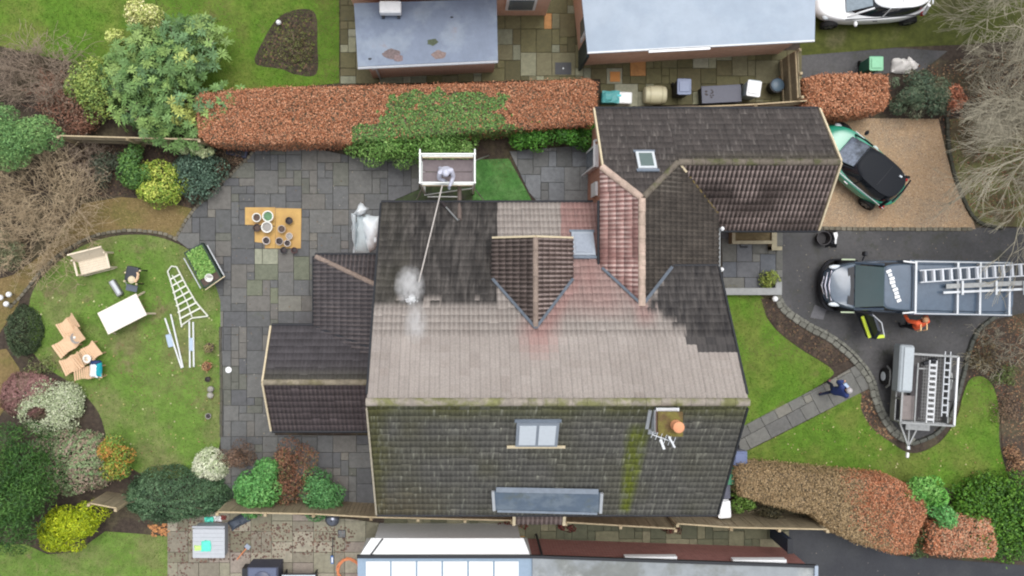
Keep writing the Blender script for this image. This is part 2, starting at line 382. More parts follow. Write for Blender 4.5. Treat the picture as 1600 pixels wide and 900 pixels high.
def paving(name, polypx, label, cols, unit=.3, sizes=((2,2),(2,2),(2,3),(3,2),(2,1),(1,2),(1,1),(3,3)), z=.05, gap=.014, rz=0., skip=(), seed=1, colfn=None, base=True, grid=None):
    rd = random.Random(seed); poly = [W(p[0], p[1]) for p in polypx]
    piv = poly[0].copy(); ro = Matrix.Rotation(-rz, 2); rb = Matrix.Rotation(rz, 2)
    loc = [ro@Vector((p.x-piv.x, p.y-piv.y)) for p in poly]
    root = struct(MB().add([(p.x, p.y, .006) for p in (poly if area(poly) else poly)], [tuple(range(len(poly)))]).build(name, m_mortar)); root['label'] = label
    x0 = min(p.x for p in loc); x1 = max(p.x for p in loc); y0 = min(p.y for p in loc); y1 = max(p.y for p in loc)
    nx = int((x1-x0)/unit)+2; ny = int((y1-y0)/unit)+2; used = set(); k = 0
    for j in range(ny):
        for i in range(nx):
            if (i, j) in used: continue
            opts = list(sizes); rd.shuffle(opts)
            for a, b in opts+[(1, 1)]:
                if all((i+p, j+q) not in used for p in range(a) for q in range(b)): break
            for p in range(a):
                for q in range(b): used.add((i+p, j+q))
            rx0, ry0 = x0+i*unit+gap/2, y0+j*unit+gap/2; rx1, ry1 = rx0+a*unit-gap, ry0+b*unit-gap
            c = clip_rect([(v.x, v.y) for v in loc], rx0, ry0, rx1, ry1)
            if len(c) < 3 or area(c) < .02: continue
            mx, my = sum(v[0] for v in c)/len(c), sum(v[1] for v in c)/len(c)
            wv = rb@Vector((mx, my))+Vector((piv.x, piv.y)); ppx = PX(wv.x, wv.y, 0)
            if any(s[0] < ppx[0] < s[2] and s[1] < ppx[1] < s[3] for s in skip): continue
            full = abs(area(c)-(rx1-rx0)*(ry1-ry0)) < 1e-4
            if full:
                key = (a, b, unit, gap)
                if key not in SLAB_MESH: SLAB_MESH[key] = slab_mesh([(-(a*unit-gap)/2, -(b*unit-gap)/2), ((a*unit-gap)/2, -(b*unit-gap)/2), ((a*unit-gap)/2, (b*unit-gap)/2), (-(a*unit-gap)/2, (b*unit-gap)/2)])
                me = SLAB_MESH[key]; mx, my = (rx0+rx1)/2, (ry0+ry1)/2; wv = rb@Vector((mx, my))+Vector((piv.x, piv.y))
            else: me = slab_mesh([(v[0]-mx, v[1]-my) for v in c])
            o = link('paving_slab', me, root, (wv.x, wv.y, z+rd.uniform(-.006, .006)))
            o.rotation_euler = (rd.uniform(-.008, .008), rd.uniform(-.008, .008), rz)
            base_c = colfn(ppx[0], ppx[1], rd) if colfn else rd.choice(cols)
            v = rd.uniform(.94, 1.06); o.color = (base_c[0]*v, base_c[1]*v, base_c[2]*v, 1); k += 1
    return root
GREY = [sr(94,95,95), sr(90,91,91), sr(99,99,97), sr(88,89,91), sr(94,95,88), sr(102,100,96), sr(85,86,87)]
OLIVE = [sr(104,100,68), sr(94,90,60), sr(110,106,76), sr(88,84,56), sr(114,110,84), sr(98,92,64)]
PALE = [sr(150,144,128), sr(138,134,116), sr(128,122,108), sr(142,132,122), sr(120,116,98)]
def patio_col(x, y, rd):
    if 395 < x < 475 and 400 < y < 480 and rd.random() < .6: return rd.choice([sr(108,112,94), sr(120,124,106), sr(104,108,92), sr(140,142,124)])
    if rd.random() < .05: return rd.choice([sr(112,109,102), sr(110,109,102), sr(106,103,100)])
    return rd.choice(GREY)
PATIO = [(400,234),(470,228),(560,246),(655,250),(655,296),(600,320),(600,400),(500,400),(500,510),(430,510),(430,680),(600,680),(600,792),(350,790),(345,690),(345,470),(330,425),(300,393),(276,374),(300,334),(345,290),(372,262)]
paving('patio', PATIO, 'grey slab patio behind the house', GREY, seed=3, colfn=patio_col)
paving('patio', [(796,236),(905,228),(925,232),(930,322),(845,322),(826,300)], 'slab corner between artificial grass and the wing', [sr(112,116,120), sr(104,108,112), sr(96,98,98), sr(120,122,122)], seed=5)
paving('terrace', [(1126,356),(1222,356),(1222,458),(1130,458)], 'small slab terrace by the front door', [sr(96,98,102), sr(88,92,98), sr(106,106,102), sr(92,92,88)], seed=6, sizes=((2,2),(2,2),(2,3),(3,2),(2,1)))
paving('slab_path', [(1140,676),(1290,598),(1344,566),(1366,602),(1300,636),(1150,712)], 'slab path crossing the front lawn', [sr(118,116,108), sr(104,104,100), sr(132,126,114), sr(96,96,94)], rz=R(28), seed=8, sizes=((2,2),(2,2),(3,2),(2,3)), z=.055)
def npatio(x, y, rd):
    if rd.random() < .22: return rd.choice([sr(136,136,112), sr(124,126,106), sr(146,146,126)])
    if rd.random() < .03: return sr(176, 128, 78)
    return rd.choice(OLIVE)
paving('neighbour_patio', [(532,-40),(905,-40),(905,98),(1252,78),(1252,158),(938,168),(938,124),(532,132)], 'mossy slab yard beyond the copper hedge', OLIVE, seed=11, colfn=npatio, skip=((585,-50,765,92),(560,-80,850,-2)))
paving('neighbour_terrace', [(262,800),(400,798),(560,812),(600,818),(600,960),(262,960)], 'pale stained slab terrace with storage boxes', PALE, seed=12, unit=.4, sizes=((2,2),(2,1),(1,2),(2,2)))
paving('side_passage', [(600,800),(1232,822),(1232,866),(600,858)], 'mossy slab passage between fence and brick extension', OLIVE, seed=13, colfn=lambda x, y, rd: rd.choice([sr(108,106,84), sr(92,92,72), sr(120,116,94), sr(82,84,66)]))

def piece_row(name, line, label, mat, size, step, z, closed=False, jit=.01, off=0., piece='kerb_stone'):
    pts = [W(p[0], p[1]) for p in smooth(line, 10, closed)]
    mb = MB().box((0, 0, 0), size); me = mb.mesh(piece, mat, bevel=min(size)*.12)
    ctr = pts[len(pts)//2]
    root = tag(thing(name, (ctr.x, ctr.y, 0), label, 'edging'), kind='structure')
    del root['category']
    acc = 0.
    for a, b in zip(pts, pts[1:]):
        d = b-a; L = d.length; ang = math.atan2(d.y, d.x); nrm = Vector((-d.y, d.x, 0)).normalized() if L else Vector((0, 1, 0))
        while acc < L:
            p = a+d*(acc/L)+nrm*(off+random.uniform(-jit, jit))
            o = link(piece, me, root, (p.x-ctr.x, p.y-ctr.y, z+random.uniform(-jit, jit)*.6)); o.rotation_euler = (random.uniform(-.04, .04), random.uniform(-.04, .04), ang+random.uniform(-.05, .05))
            acc += step
        acc -= L
    return root
piece_row('stone_edging', [(18,478),(40,455),(66,422),(102,392),(146,369),(200,360),(254,365),(280,376)], 'row of small setts edging the oval lawn', m_sett, (.17,.12,.11), .2, .01, piece='edging_stone')
piece_row('stone_edging', [(276,372),(300,332),(345,288),(374,260),(398,236)], 'row of setts between patio and shrub bed', m_sett, (.16,.11,.11), .19, .02, piece='edging_stone')
piece_row('kerb', [(1212,464),(1224,486),(1260,511),(1300,534),(1334,564),(1356,594),(1366,626),(1378,654),(1398,679),(1425,692)], 'pale curved kerb left of the trailer', m_kerb, (.28,.2,.2), .3, .02)
piece_row('kerb_inner_row', [(1217,462),(1229,482),(1264,506),(1304,528),(1340,559),(1362,590),(1372,624),(1384,650),(1402,674),(1425,686)], 'inner row of setts along the curved kerb', m_kerb, (.2,.12,.16), .21, .03, piece='edging_stone')
piece_row('kerb', [(1548,498),(1524,520),(1511,553),(1500,600),(1485,646),(1460,677),(1425,692)], 'dark curved kerb right of the trailer', M('dark_kerb_stone', sr(82,84,78), .85, .25, 10, .3), (.3,.14,.24), .31, .02)
piece_row('kerb', [(1478,188),(1482,240),(1496,292),(1522,342),(1560,356)], 'dark curved edging right of the gravel pad', M('edging_brick', sr(72,72,62), .9, .25, 10, .3), (.24,.12,.22), .25, .02)
piece_row('stone_edging', [(1272,357),(1400,358),(1520,358)], 'straight sett edging below the gravel pad', m_sett, (.2,.14,.12), .22, .02, piece='edging_stone')
piece_row('stone_edging', [(345,520),(346,600),(346,690)], 'straight edging between oval lawn and patio', M('patio_edging', sr(84,82,72), .9, .2, 9, .3), (.45,.1,.14), .47, .02, piece='edging_stone')

# grass blades, chips and gravel as masses
def scatter(poly, dens, closed_smooth=False):
    pts = smooth(poly, 6) if closed_smooth else poly
    ws = [W(p[0], p[1]) for p in pts]
    xs = [p.x for p in ws]; ys = [p.y for p in ws]; x0, x1, y0, y1 = max(min(xs), -20), min(max(xs), 24), max(min(ys), -13), min(max(ys), 12)
    n = int((x1-x0)*(y1-y0)*dens); q = np.column_stack([rng.uniform(x0, x1, n), rng.uniform(y0, y1, n)])
    ins = np.zeros(n, bool); j = len(ws)-1
    for i in range(len(ws)):
        xi, yi, xj, yj = ws[i].x, ws[i].y, ws[j].x, ws[j].y
        c = ((yi > q[:, 1]) != (yj > q[:, 1])) & (q[:, 0] < (xj-xi)*(q[:, 1]-yi)/((yj-yi) or 1e-9)+xi); ins ^= c; j = i
    return q[ins]
def grass(poly, dens, z, cols, label, cs=False, ln=.06):
    q = scatter(poly, dens, cs); n = len(q); a = rng.uniform(0, 6.283, n); t = rng.uniform(.3, 1.1, n); l = rng.uniform(.6, 1.3, n)*ln; wd = .011
    b = np.column_stack([q, np.full(n, z)]); s = np.column_stack([-np.sin(a), np.cos(a), np.zeros(n)])*wd
    tip = b+np.column_stack([np.cos(a)*np.sin(t), np.sin(a)*np.sin(t), np.cos(t)])*l[:, None]
    V = np.empty((n*3, 3)); V[0::3] = b-s; V[1::3] = b+s; V[2::3] = tip
    cc = np.array(cols)[rng.integers(0, len(cols), n)]*rng.uniform(.75, 1.25, (n, 1))
    pat = np.array([vn(x*.8+9, y*.8+5) for x, y in q]); cc *= (.85+.3*pat)[:, None]
    wr = np.array([clamp((.6*vn(x*.42+31, y*.42+11)+.4*vn(x*1.3+3, y*1.3+21)-.5)*5) for x, y in q])[:, None]; dull = np.array([sr(126,116,80)]); cc = cc*(1-.75*wr)+dull*.75*wr*rng.uniform(.8, 1.2, (n, 1))
    o = link('grass', fast_mesh('grass', V, np.arange(n*3).reshape(-1, 3), m_blade, np.repeat(cc, 3, 0))); tag(o, label, None, None, 'stuff'); return o
G1 = [sr(98,128,52), sr(108,136,62), sr(86,120,46), sr(118,126,76)]; G2 = [sr(84,120,34), sr(94,126,42), sr(74,112,34), sr(106,122,52)]
grass(LAWN_L, 420, .03, G1, 'short grass of the oval back lawn', True)
grass(LAWN_NW, 420, .02, G2, 'grass of the lawn beyond the hedge')
grass(LAWN_SW, 420, .02, G1, 'grass of the lawn below the lime conifer')
grass(LAWN_R1, 420, .03, G2, 'grass of the front lawn by the house', True)
grass(LAWN_R2, 420, .03, G2, 'grass of the front lawn round the turning bay', True)
def chips(poly, dens, z, cols, label, size=.03, name='gravel'):
    q = scatter(poly, dens); n = len(q); s = rng.uniform(.5, 1.2, n)*size; a = rng.uniform(0, 6.283, n)
    b = np.column_stack([q, np.full(n, z)]); V = np.empty((n*5, 3))
    for k in range(4):
        an = a+k*math.pi/2; r = s*rng.uniform(.7, 1.3, n); V[k::5] = b+np.column_stack([np.cos(an)*r, np.sin(an)*r, np.zeros(n)])
    V[4::5] = b+np.column_stack([rng.uniform(-.3, .3, n)*s, rng.uniform(-.3, .3, n)*s, s*.8])
    Fc = np.concatenate([np.arange(n)[:, None]*5+np.array([[k, (k+1) % 4, 4]]) for k in range(4)])
    cc = np.array(cols)[rng.integers(0, len(cols), n)]*rng.uniform(.7, 1.3, (n, 1))
    tag(link(name, fast_mesh(name, V, Fc, m_blade, np.repeat(cc, 5, 0))), label, None, None, 'stuff')
chips(PAD, 700, .02, [sr(176,148,118), sr(158,130,104), sr(188,166,138), sr(148,130,114)], 'loose tan stones of the gravel pad', .02)
chips(PATH, 300, .012, [sr(126,108,72), sr(108,96,60), sr(146,128,92)], 'loose stones of the curved path', .02)
SOILC = [sr(60,51,44), sr(84,70,58), sr(104,84,66), sr(76,71,54), sr(52,45,40)]
LITC = [sr(128,98,74), sr(138,116,90), sr(96,82,64), sr(78,66,54), sr(116,80,62)]
chips([(120,310),(100,225),(300,222),(400,232),(350,280),(300,326),(245,310),(190,306)], 160, .01, SOILC, 'clods and chips on the shrub bed', .045, 'debris')
chips([(1548,504),(1640,480),(1640,830),(1600,800),(1586,768),(1566,700),(1562,640),(1552,600),(1532,586),(1514,590),(1516,556),(1528,524)], 200, .022, LITC, 'dead leaves on the bed at the right edge', .032, 'leaves')
chips([(1400,108),(1640,70),(1640,340),(1500,340),(1470,190)], 120, .012, LITC, 'dead leaves under the bare trees', .035, 'leaves')
chips([(404,100),(412,70),(440,28),(488,22),(492,70),(490,112),(460,112),(440,104)], 190, .028, SOILC+[sr(96,104,52)], 'clods and weeds on the island bed', .05, 'debris')
chips([(1190,470),(1212,472),(1226,494),(1262,518),(1300,540),(1328,562),(1300,572),(1250,543),(1214,514),(1198,492)], 160, .035, SOILC, 'clods on the narrow soil bed', .04, 'debris')
chips([(1342,614),(1360,608),(1366,640),(1382,668),(1400,686),(1380,688),(1358,668),(1346,640)], 200, .026, LITC, 'leaf litter on the small bed', .04, 'debris')
chips([(300,812),(560,822),(540,862),(300,880)], 90, .055, [sr(104,84,78), sr(96,74,66), sr(120,98,86)], 'brown leaf litter on the pale terrace', .045, 'leaves')

chips([(262,802),(300,806),(300,870),(296,900),(262,900)], 60, .055, [sr(112,86,80), sr(100,76,66)], 'brown leaf litter left of the grey chest', .04, 'leaves')
chips([(232,820),(262,818),(268,836),(240,838)], 260, .03, [sr(190,136,88), sr(164,116,78)], 'orange dead leaves at the lawn corner by the dark mound', .06, 'leaves')

chips(LAWN_L, 5, .05, [sr(170,164,104), sr(150,130,92), sr(186,184,140), sr(112,92,64)], 'stray leaves on the oval back lawn', .035, 'leaves')
chips(LAWN_R2, 4, .05, [sr(160,150,100), sr(150,118,84), sr(180,172,130)], 'stray leaves on the front lawn', .035, 'leaves')
chips(DRIVE, 4, .018, [sr(120,110,92), sr(96,84,70), sr(140,134,120)], 'stray leaves and grit on the asphalt drive', .025, 'leaves')
chips([(1225,836),(1285,836),(1340,858),(1400,878),(1600,892),(1600,960),(1225,960)], 3, .016, [sr(130,124,116), sr(110,100,90)], 'grit on the dark side drive', .025, 'leaves')
chips([(350,240),(560,250),(600,320),(490,400),(480,510),(420,680),(570,700),(560,780),(350,780)], 4, .058, [sr(130,124,108), sr(112,96,80), sr(140,138,130)], 'stray leaves on the grey patio', .025, 'leaves')

grass([(740,250),(795,248),(830,312),(826,320),(738,322)], 700, .035, [sr(72,122,58), sr(88,134,70), sr(60,106,50)], 'pile of the artificial grass beside the tower', ln=.04)
# ---------------------------------------------------------------- the house
house = thing('house', (2.5, -2, 0), 'tiled house with half its brown roof washed pale, seen from above', 'house')
HO = Vector(house.location)
ZR, YR, PM = 8.0, -3.83, .72                    # main ridge height, its Y, roof pitch
def zmain(y): return ZR-PM*abs(y-YR)
def on_main(px, py):                            # the point of the main roof seen at a photo pixel
    s = 1 if W(px, py, 7).y > YR else -1
    y = YR
    for _ in range(12): y = W(px, py, ZR-PM*s*(y-YR)).y
    return W(px, py, ZR-PM*s*(y-YR))

TW, TG = .3, .27
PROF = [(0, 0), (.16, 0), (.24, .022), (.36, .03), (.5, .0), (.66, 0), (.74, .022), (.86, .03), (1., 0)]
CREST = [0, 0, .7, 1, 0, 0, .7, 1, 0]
def tile_geo(tw=TW, tg=TG, roll=1.0):
    n = len(PROF); vs = []
    for b, h0 in ((-.03, .021), (tg*1.02, .006)):
        vs += [(a*tw*.985, b, h0+h*roll) for a, h in PROF]
    vs += [(a*tw*.985, -.03, 0.0) for a, h in PROF]
    fs = [(i, i+1, n+i+1, n+i) for i in range(n-1)]+[(2*n+i, 2*n+i+1, i+1, i) for i in range(n-1)]
    return vs, fs
TV, TF = tile_geo(); TVn = np.array(TV); TFn = np.array(TF); NP = len(PROF)
tile_me = bpy.data.meshes.new('roof_tile'); tile_me.from_pydata(TV, [], TF); tile_me.materials.append(m_tileO); tile_me.update()
def slope(parent, O, u, v, pitch, width, run, colfn, clips=(), keep=None, single_rows=0, roll=1.0, rows_from_top=True, label=None):
    """tiles on a plane: O = eave corner, u along the eave, v horizontal towards the ridge, rising by pitch per metre"""
    O, u, v = Vector(O), Vector(u), Vector(v)
    if u.cross(v).z < 0: O = O+u*width; u = -u
    sv = (v+Vector((0, 0, pitch))).normalized(); nrm = u.cross(sv); nrm = nrm if nrm.z > 0 else -nrm
    L = run*math.hypot(1, pitch); rows = max(1, round(L/TG)); tg = L/rows; cols_ = max(1, round(width/TW)); tw = width/cols_
    ul = MB(); a = [O-nrm*.02, O+u*width-nrm*.02, O+u*width+sv*L-nrm*.02, O+sv*L-nrm*.02]
    ul.extrude(a, -nrm*.08)
    rf = ul.build('roof', m_under, parent, world=True)
    def clip(me):
        if not clips: return
        bm = bmesh.new(); bm.from_mesh(me); off = wloc(parent)
        for pt, nn in clips:
            bmesh.ops.bisect_plane(bm, geom=bm.verts[:]+bm.edges[:]+bm.faces[:], plane_co=Vector(pt)-off, plane_no=Vector(nn), clear_outer=True)
        bm.to_mesh(me); bm.free(); me.update()
    clip(rf.data)
    rot = Matrix((u, sv, nrm)).transposed()
    Vs, Fs, Cs = [], [], []; base = 0; singles = 0
    for r in range(rows):
        for c in range(cols_):
            p0 = O+u*(c*tw)+sv*(r*tg); ctr = p0+u*tw*.5+sv*tg*.5
            if keep and not keep(ctr): continue
            rv = random.random(); jit = random.uniform(-.006, .006); ja = random.uniform(-.009, .009)
            if r >= rows-single_rows and singles < 300:
                ppx = PX(ctr.x, ctr.y, ctr.z); o = link('tile', tile_me, rf); o.location = p0+nrm*jit-wloc(rf)
                o.rotation_euler = rot.to_euler(); o.scale = (tw/TW, tg/TG, .8)
                cc = colfn(ppx[0], ppx[1], .4, rv); o.color = (*cc, 1); singles += 1; continue
            q = TVn.copy(); q[:, 0] *= tw/TW; q[:, 1] *= tg/TG; q[:, 2] = q[:, 2]*roll+jit+ja*q[:, 1]
            wv = np.array(p0)[None]+q@np.array(rot).T
            cc = np.empty((len(q), 3))
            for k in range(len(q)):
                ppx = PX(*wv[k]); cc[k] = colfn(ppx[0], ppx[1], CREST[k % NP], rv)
            cc[2*NP:] *= .75  # shade in the tile gaps painted into the foot of each front edge
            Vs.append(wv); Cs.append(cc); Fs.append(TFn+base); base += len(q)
    if Vs:
        off = np.array(wloc(rf)); me = fast_mesh('tiles', np.concatenate(Vs)-off, np.concatenate(Fs), m_tileA, np.concatenate(Cs)); clip(me)
        o = link('tiles', me, rf); o['kind'] = 'stuff'
    return rf
def ridge(parent, a, b, mat, r=.13, step=.42, col=True, mossy=None):
    a, b = Vector(a), Vector(b); d = (b-a); L = d.length; d.normalize(); n = max(1, round(L/step)); st = L/n
    side = d.cross(Vector((0, 0, 1))).normalized(); up = side.cross(d); rot = Matrix((d, side, up)).transposed()
    vs, fs = [], []; K = 6
    for x, k in ((0, 1.04), (st*.985, .96)):
        for i in range(K+1):
            t = math.pi*i/K; vs.append((x, math.cos(t)*r*k, math.sin(t)*r*.8*k-.02))
    fs = [(i, i+1, K+2+i, K+1+i) for i in range(K)]+[tuple(range(K+1)), tuple(range(K+1, 2*K+2))]
    me = bpy.data.meshes.new('ridge_tile'); me.from_pydata(vs, [], fs); me.materials.append(mat); me.update()
    for i in range(n):
        o = link('ridge_tile', me, parent); o.location = a+d*(i*st)-wloc(parent)+Vector((0, 0, random.uniform(-.008, .008))); o.rotation_euler = rot.to_euler()

# colours of the tiles: washed, red raw clay, dark wet or sooty, mossy
PALE_T, RED_T, WET_T = sr(154,146,140), sr(150,112,108), sr(60,57,55)
DARK_R = [(1048,412),(1140,412),(1156,553),(1096,556),(1078,540),(1066,508),(1036,498),(1028,482),(1012,484)]
def col_north(x, y, crest, rv):
    n = vn(x*.16, y*.05); n2 = vn(x*.03+7, y*.03+3); n3 = vn(x*.5, y*.09+40)
    edge = 473+8*(vn(x*.09, 2.)-.5)+(6 if 662 < x < 690 else 0)*-1
    if x < 777 and y < edge:
        c = mixc(sr(48,46,45), sr(84,80,77), clamp((n*.5+.5*n3-.5)*2.2+.5)); c = mixc(c, sr(112,107,103), clamp((n3-.66)*3)*.6)
        if x < 640: c = mixc(c, sr(74,72,60), .5*n2)
        c = mixc(c, sr(38,36,36), clamp((vn(x*.11+3, y*.07)-.68)*4)*.6)
    elif inpoly(x+9*(vn(x*.2, y*.12)-.5), y+6*(vn(x*.3+9, y*.1)-.5), DARK_R):
        c = mixc(sr(48,46,47), sr(86,82,80), clamp((n*.5+.5*n3-.5)*2+.5)); c = mixc(c, sr(120,114,108), clamp((n3-.7)*2)*.4)
    else:
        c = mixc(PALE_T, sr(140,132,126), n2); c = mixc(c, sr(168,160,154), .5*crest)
        red = 0.
        if x > 876 and y < 405: red = 1.
        elif x > 884 and y < 470: red = clamp(1-abs(x-920)/90)*clamp((500-y)/60)
        d1 = math.hypot(x-842, (y-522)*.8); red = max(red, clamp(1.2-d1/34))
        d2 = math.hypot(x-1008, (y-488)); red = max(red, clamp(1.0-d2/26))
        if x > 880 and y < 500: red = max(red, .75*clamp((1010-x)/60.)*clamp((505-y+(x-900)*.1)/40.))
        if 838 < x < 905 and 420 < y < 530: red = max(red, clamp(1.15-abs((x-838)-(512-y)*.72-12)/24))
        if 930 < x < 1010 and 400 < y < 495: red = max(red, clamp(1-abs((y-405)-(x-940)*1.15-8)/22)*.8)
        c = mixc(c, mixc(RED_T, sr(160,124,118), n), clamp(red)*.8)
        c = mixc(c, sr(124,112,106), clamp((vn(x*.12+5, y*.14+8)-.7)*3)*.35)
    return tuple(q*(.955+.09*rv) for q in c)
STREAK = [(978,668),(1016,668),(1012,700),(1002,740),(984,796),(968,800),(972,760),(976,720)]
def col_south(x, y, crest, rv):
    n = vn(x*.12, y*.12); n2 = vn(x*.025+3, y*.03); n3 = vn(x*.6, y*.6)
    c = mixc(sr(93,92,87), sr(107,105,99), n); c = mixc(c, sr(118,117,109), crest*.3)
    c = mixc(c, sr(94,96,58), clamp(1.1-(y-634)/26.)*(.5+.6*n2))
    c = mixc(c, sr(94,92,62), clamp((n2-.42)*2)*.55*(.5+.5*clamp((900-x)/300.)))
    c = mixc(c, sr(88,88,44), clamp((606+8*n-x)/22.)*.7)
    c = mixc(c, sr(96,86,56), clamp((y-752)/40.)*clamp((720-x)/80.)*.6)
    sx = 998-(y-670)*.17+5*(n-.5); sw = 21-(y-670)*.085
    if 660 < y < 800: c = mixc(c, mixc(sr(118,128,40), sr(98,106,44), n3), clamp(1.5-abs(x-sx)/max(sw, 4)*1.3)*clamp((y-664)/10.)*clamp((vn(x*.25, y*.1)+.55)))
    if n3 > .78: c = mixc(c, sr(176,176,160), (n3-.78)*3.6)
    if rv > .985: c = mixc(c, sr(130,130,122), .4)
    return tuple(q*(.93+.14*rv) for q in c)
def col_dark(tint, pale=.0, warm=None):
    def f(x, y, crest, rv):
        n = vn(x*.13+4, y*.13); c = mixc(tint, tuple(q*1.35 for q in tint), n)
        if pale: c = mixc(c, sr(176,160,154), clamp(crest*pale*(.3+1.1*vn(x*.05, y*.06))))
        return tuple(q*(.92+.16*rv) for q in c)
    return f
XL, XR = -2.71, 8.28
YN, YS = 2.22, -7.91
# walls
def wall(poly, vec, mat, name='wall'): return MB().extrude([Vector(p) for p in poly], vec).build(name, mat, house, world=True)
def gable(y0, ze0, yr, zr, y1, ze1, x): return [(x, y0, 0), (x, y0, ze0), (x, yr, zr), (x, y1, ze1), (x, y1, 0)]
wall(gable(1.95, zmain(1.95)-.2, YR, ZR-.2, -7.6, zmain(-7.6)-.2, -2.45), (7.3, 0, 0), m_brick)
wall(gable(-.25, zmain(-.25)-.2, YR, ZR-.21, -7.6, zmain(-7.6)-.2, 4.85), (3.2, 0, 0), m_brick)
# main roof, north (washed) and south (mossy) slopes
rfN = slope(house, (XL, YN, zmain(YN)), (1, 0, 0), (0, -1, 0), PM, XR-XL, YN-YR, col_north, keep=lambda p: p.x < 4.75 or p.y < .06, single_rows=8,
            clips=(), roll=.6)
# the east part of the north slope ends at the entrance eave: cut the underlay there
bm = bmesh.new(); bm.from_mesh(rfN.data)
bmesh.ops.bisect_plane(bm, geom=bm.verts[:]+bm.edges[:]+bm.faces[:], plane_co=Vector((4.8, 0, 0))-HO, plane_no=(1, 0, 0))
bmesh.ops.bisect_plane(bm, geom=bm.verts[:]+bm.edges[:]+bm.faces[:], plane_co=Vector((0, .03, 0))-HO, plane_no=(0, 1, 0))
bmesh.ops.delete(bm, geom=[f for f in bm.faces if f.calc_center_median().x+HO.x > 4.81 and f.calc_center_median().y+HO.y > .031], context='FACES')
bm.to_mesh(rfN.data); bm.free()
rfS = slope(house, (XR, YS, zmain(YS)), (-1, 0, 0), (0, 1, 0), PM, XR-XL, YR-YS, col_south, roll=.55)
m_ridge = M('ridge_tile_clay', sr(146,138,128), .85, .25, 6, .2, rand=.12, base2=sr(116,116,78), scale2=1.6, lo=.42, hi=.6)
m_ridge2 = M('pale_ridge_mortar', sr(186,164,150), .85, .2, 7, .2, rand=.1, base2=sr(168,150,136), scale2=2)
m_ridge3 = M('dark_ridge_tile', sr(104,96,86), .85, .25, 7, .2, rand=.12, base2=sr(84,84,58), scale2=2)
m_ridge4 = M('brown_ridge_tile', sr(134,119,109), .85, .2, 7, .2, rand=.12)
ridge(rfN, (XL-.02, YR, ZR+.03), (XR+.02, YR, ZR+.03), m_ridge, .12)
def trim(name, pts, wd, ht, mat, par=house, up=(0, 0, 1)):
    mb = MB()
    for a, b in zip(pts, pts[1:]): mb.beam(a, b, wd, ht, up)
    return mb.build(name, mat, par, world=True)
m_verge_t = P('verge_mortar', (168, 160, 142), .85, 0, .15)
trim('verge', [(XL-.01, YR+.2, zmain(YR+.2)+.0), (XL-.01, YN, zmain(YN)+.0)], .06, .1, m_dark, rfN)
trim('verge', [(XL-.01, YR-.2, zmain(YR-.2)+.02), (XL-.01, YS, zmain(YS)+.02)], .05, .1, m_verge_t, rfS)
trim('verge', [(XR+.01, YR+.2, zmain(YR+.2)), (XR+.01, .05, zmain(.05))], .06, .1, m_dark, rfN)
trim('verge', [(XR+.01, YR-.2, zmain(YR-.2)), (XR+.01, YS, zmain(YS))], .06, .1, m_dark, rfS)
def gutter(a, b, mat=None, r=.055, par=house): return MB().tube([a, b], r, 8).build('gutter', mat or m_black, par, world=True)
gutter((XL, YN+.06, zmain(YN)-.07), (4.5, YN+.06, zmain(YN)-.07)); gutter((XL, YS-.06, zmain(YS)-.07), (XR, YS-.06, zmain(YS)-.07))
gutter((6.75, .1, zmain(.05)-.08), (XR, .1, zmain(.05)-.08))
for y in (YN, ):
    gutter((-2.5, 2.02, .1), (-2.5, 2.02, 3.4), m_black, .04)

# dormer facing the top of the picture
DX, DZ, DP, DH = 2.28, 6.54, .84, 1.25
dormer = MB().extrude([(DX-DH+.1, .85, 4.4), (DX+DH-.1, .85, 4.4), (DX+DH-.1, .85, DZ-DP*DH+.02), (DX, .85, DZ-.1), (DX-DH+.1, .85, DZ-DP*DH+.02)], (0, -2.4, 0)).build('dormer', m_brick, house, world=True)
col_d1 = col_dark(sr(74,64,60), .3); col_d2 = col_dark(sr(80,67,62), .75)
slope(house, (DX-DH, .97, DZ-DP*DH), (0, -1, 0), (1, 0, 0), DP, 2.85, DH, lambda x, y, c, r: col_d1(x, y, c, r), roll=1.3)
slope(house, (DX+DH, -1.88, DZ-DP*DH), (0, 1, 0), (-1, 0, 0), DP, 2.85, DH, lambda x, y, c, r: col_d2(x, y, c, r), roll=1.3)
ridge(dormer, (DX, -1.82, DZ+.03), (DX, .97, DZ+.03), m_ridge4, .085)
trim('bargeboard', [(DX-DH, .99, DZ-DP*DH), (DX, .99, DZ), (DX+DH, .99, DZ-DP*DH)], .06, .13, m_cream, dormer)
win = MB().box((DX, .87, 5.1), (1.2, .06, .75)).build('window', m_white, dormer, world=True)
m_valley = M('valley_lead', sr(92,100,110), .6, .15, 6, .1, 20, spec=.3)
def valley(pts, wd=.09, mat=None, lift=.085):
    return trim('valley_flashing', [(p[0], p[1], p[2]+lift) for p in pts], wd, .03, mat or m_valley)
def vpt(x, yy): return (x, yy, zmain(yy))
# valley of the dormer: where its slopes cut the main slope
def dv(x):
    z = DZ-DP*abs(x-DX); return (x, YR+(ZR-z)/PM, z)
valley([dv(DX), dv(DX-DH*.5), dv(DX-DH-.03)], .09); valley([dv(DX), dv(DX+DH*.5), dv(DX+DH+.03)], .09)

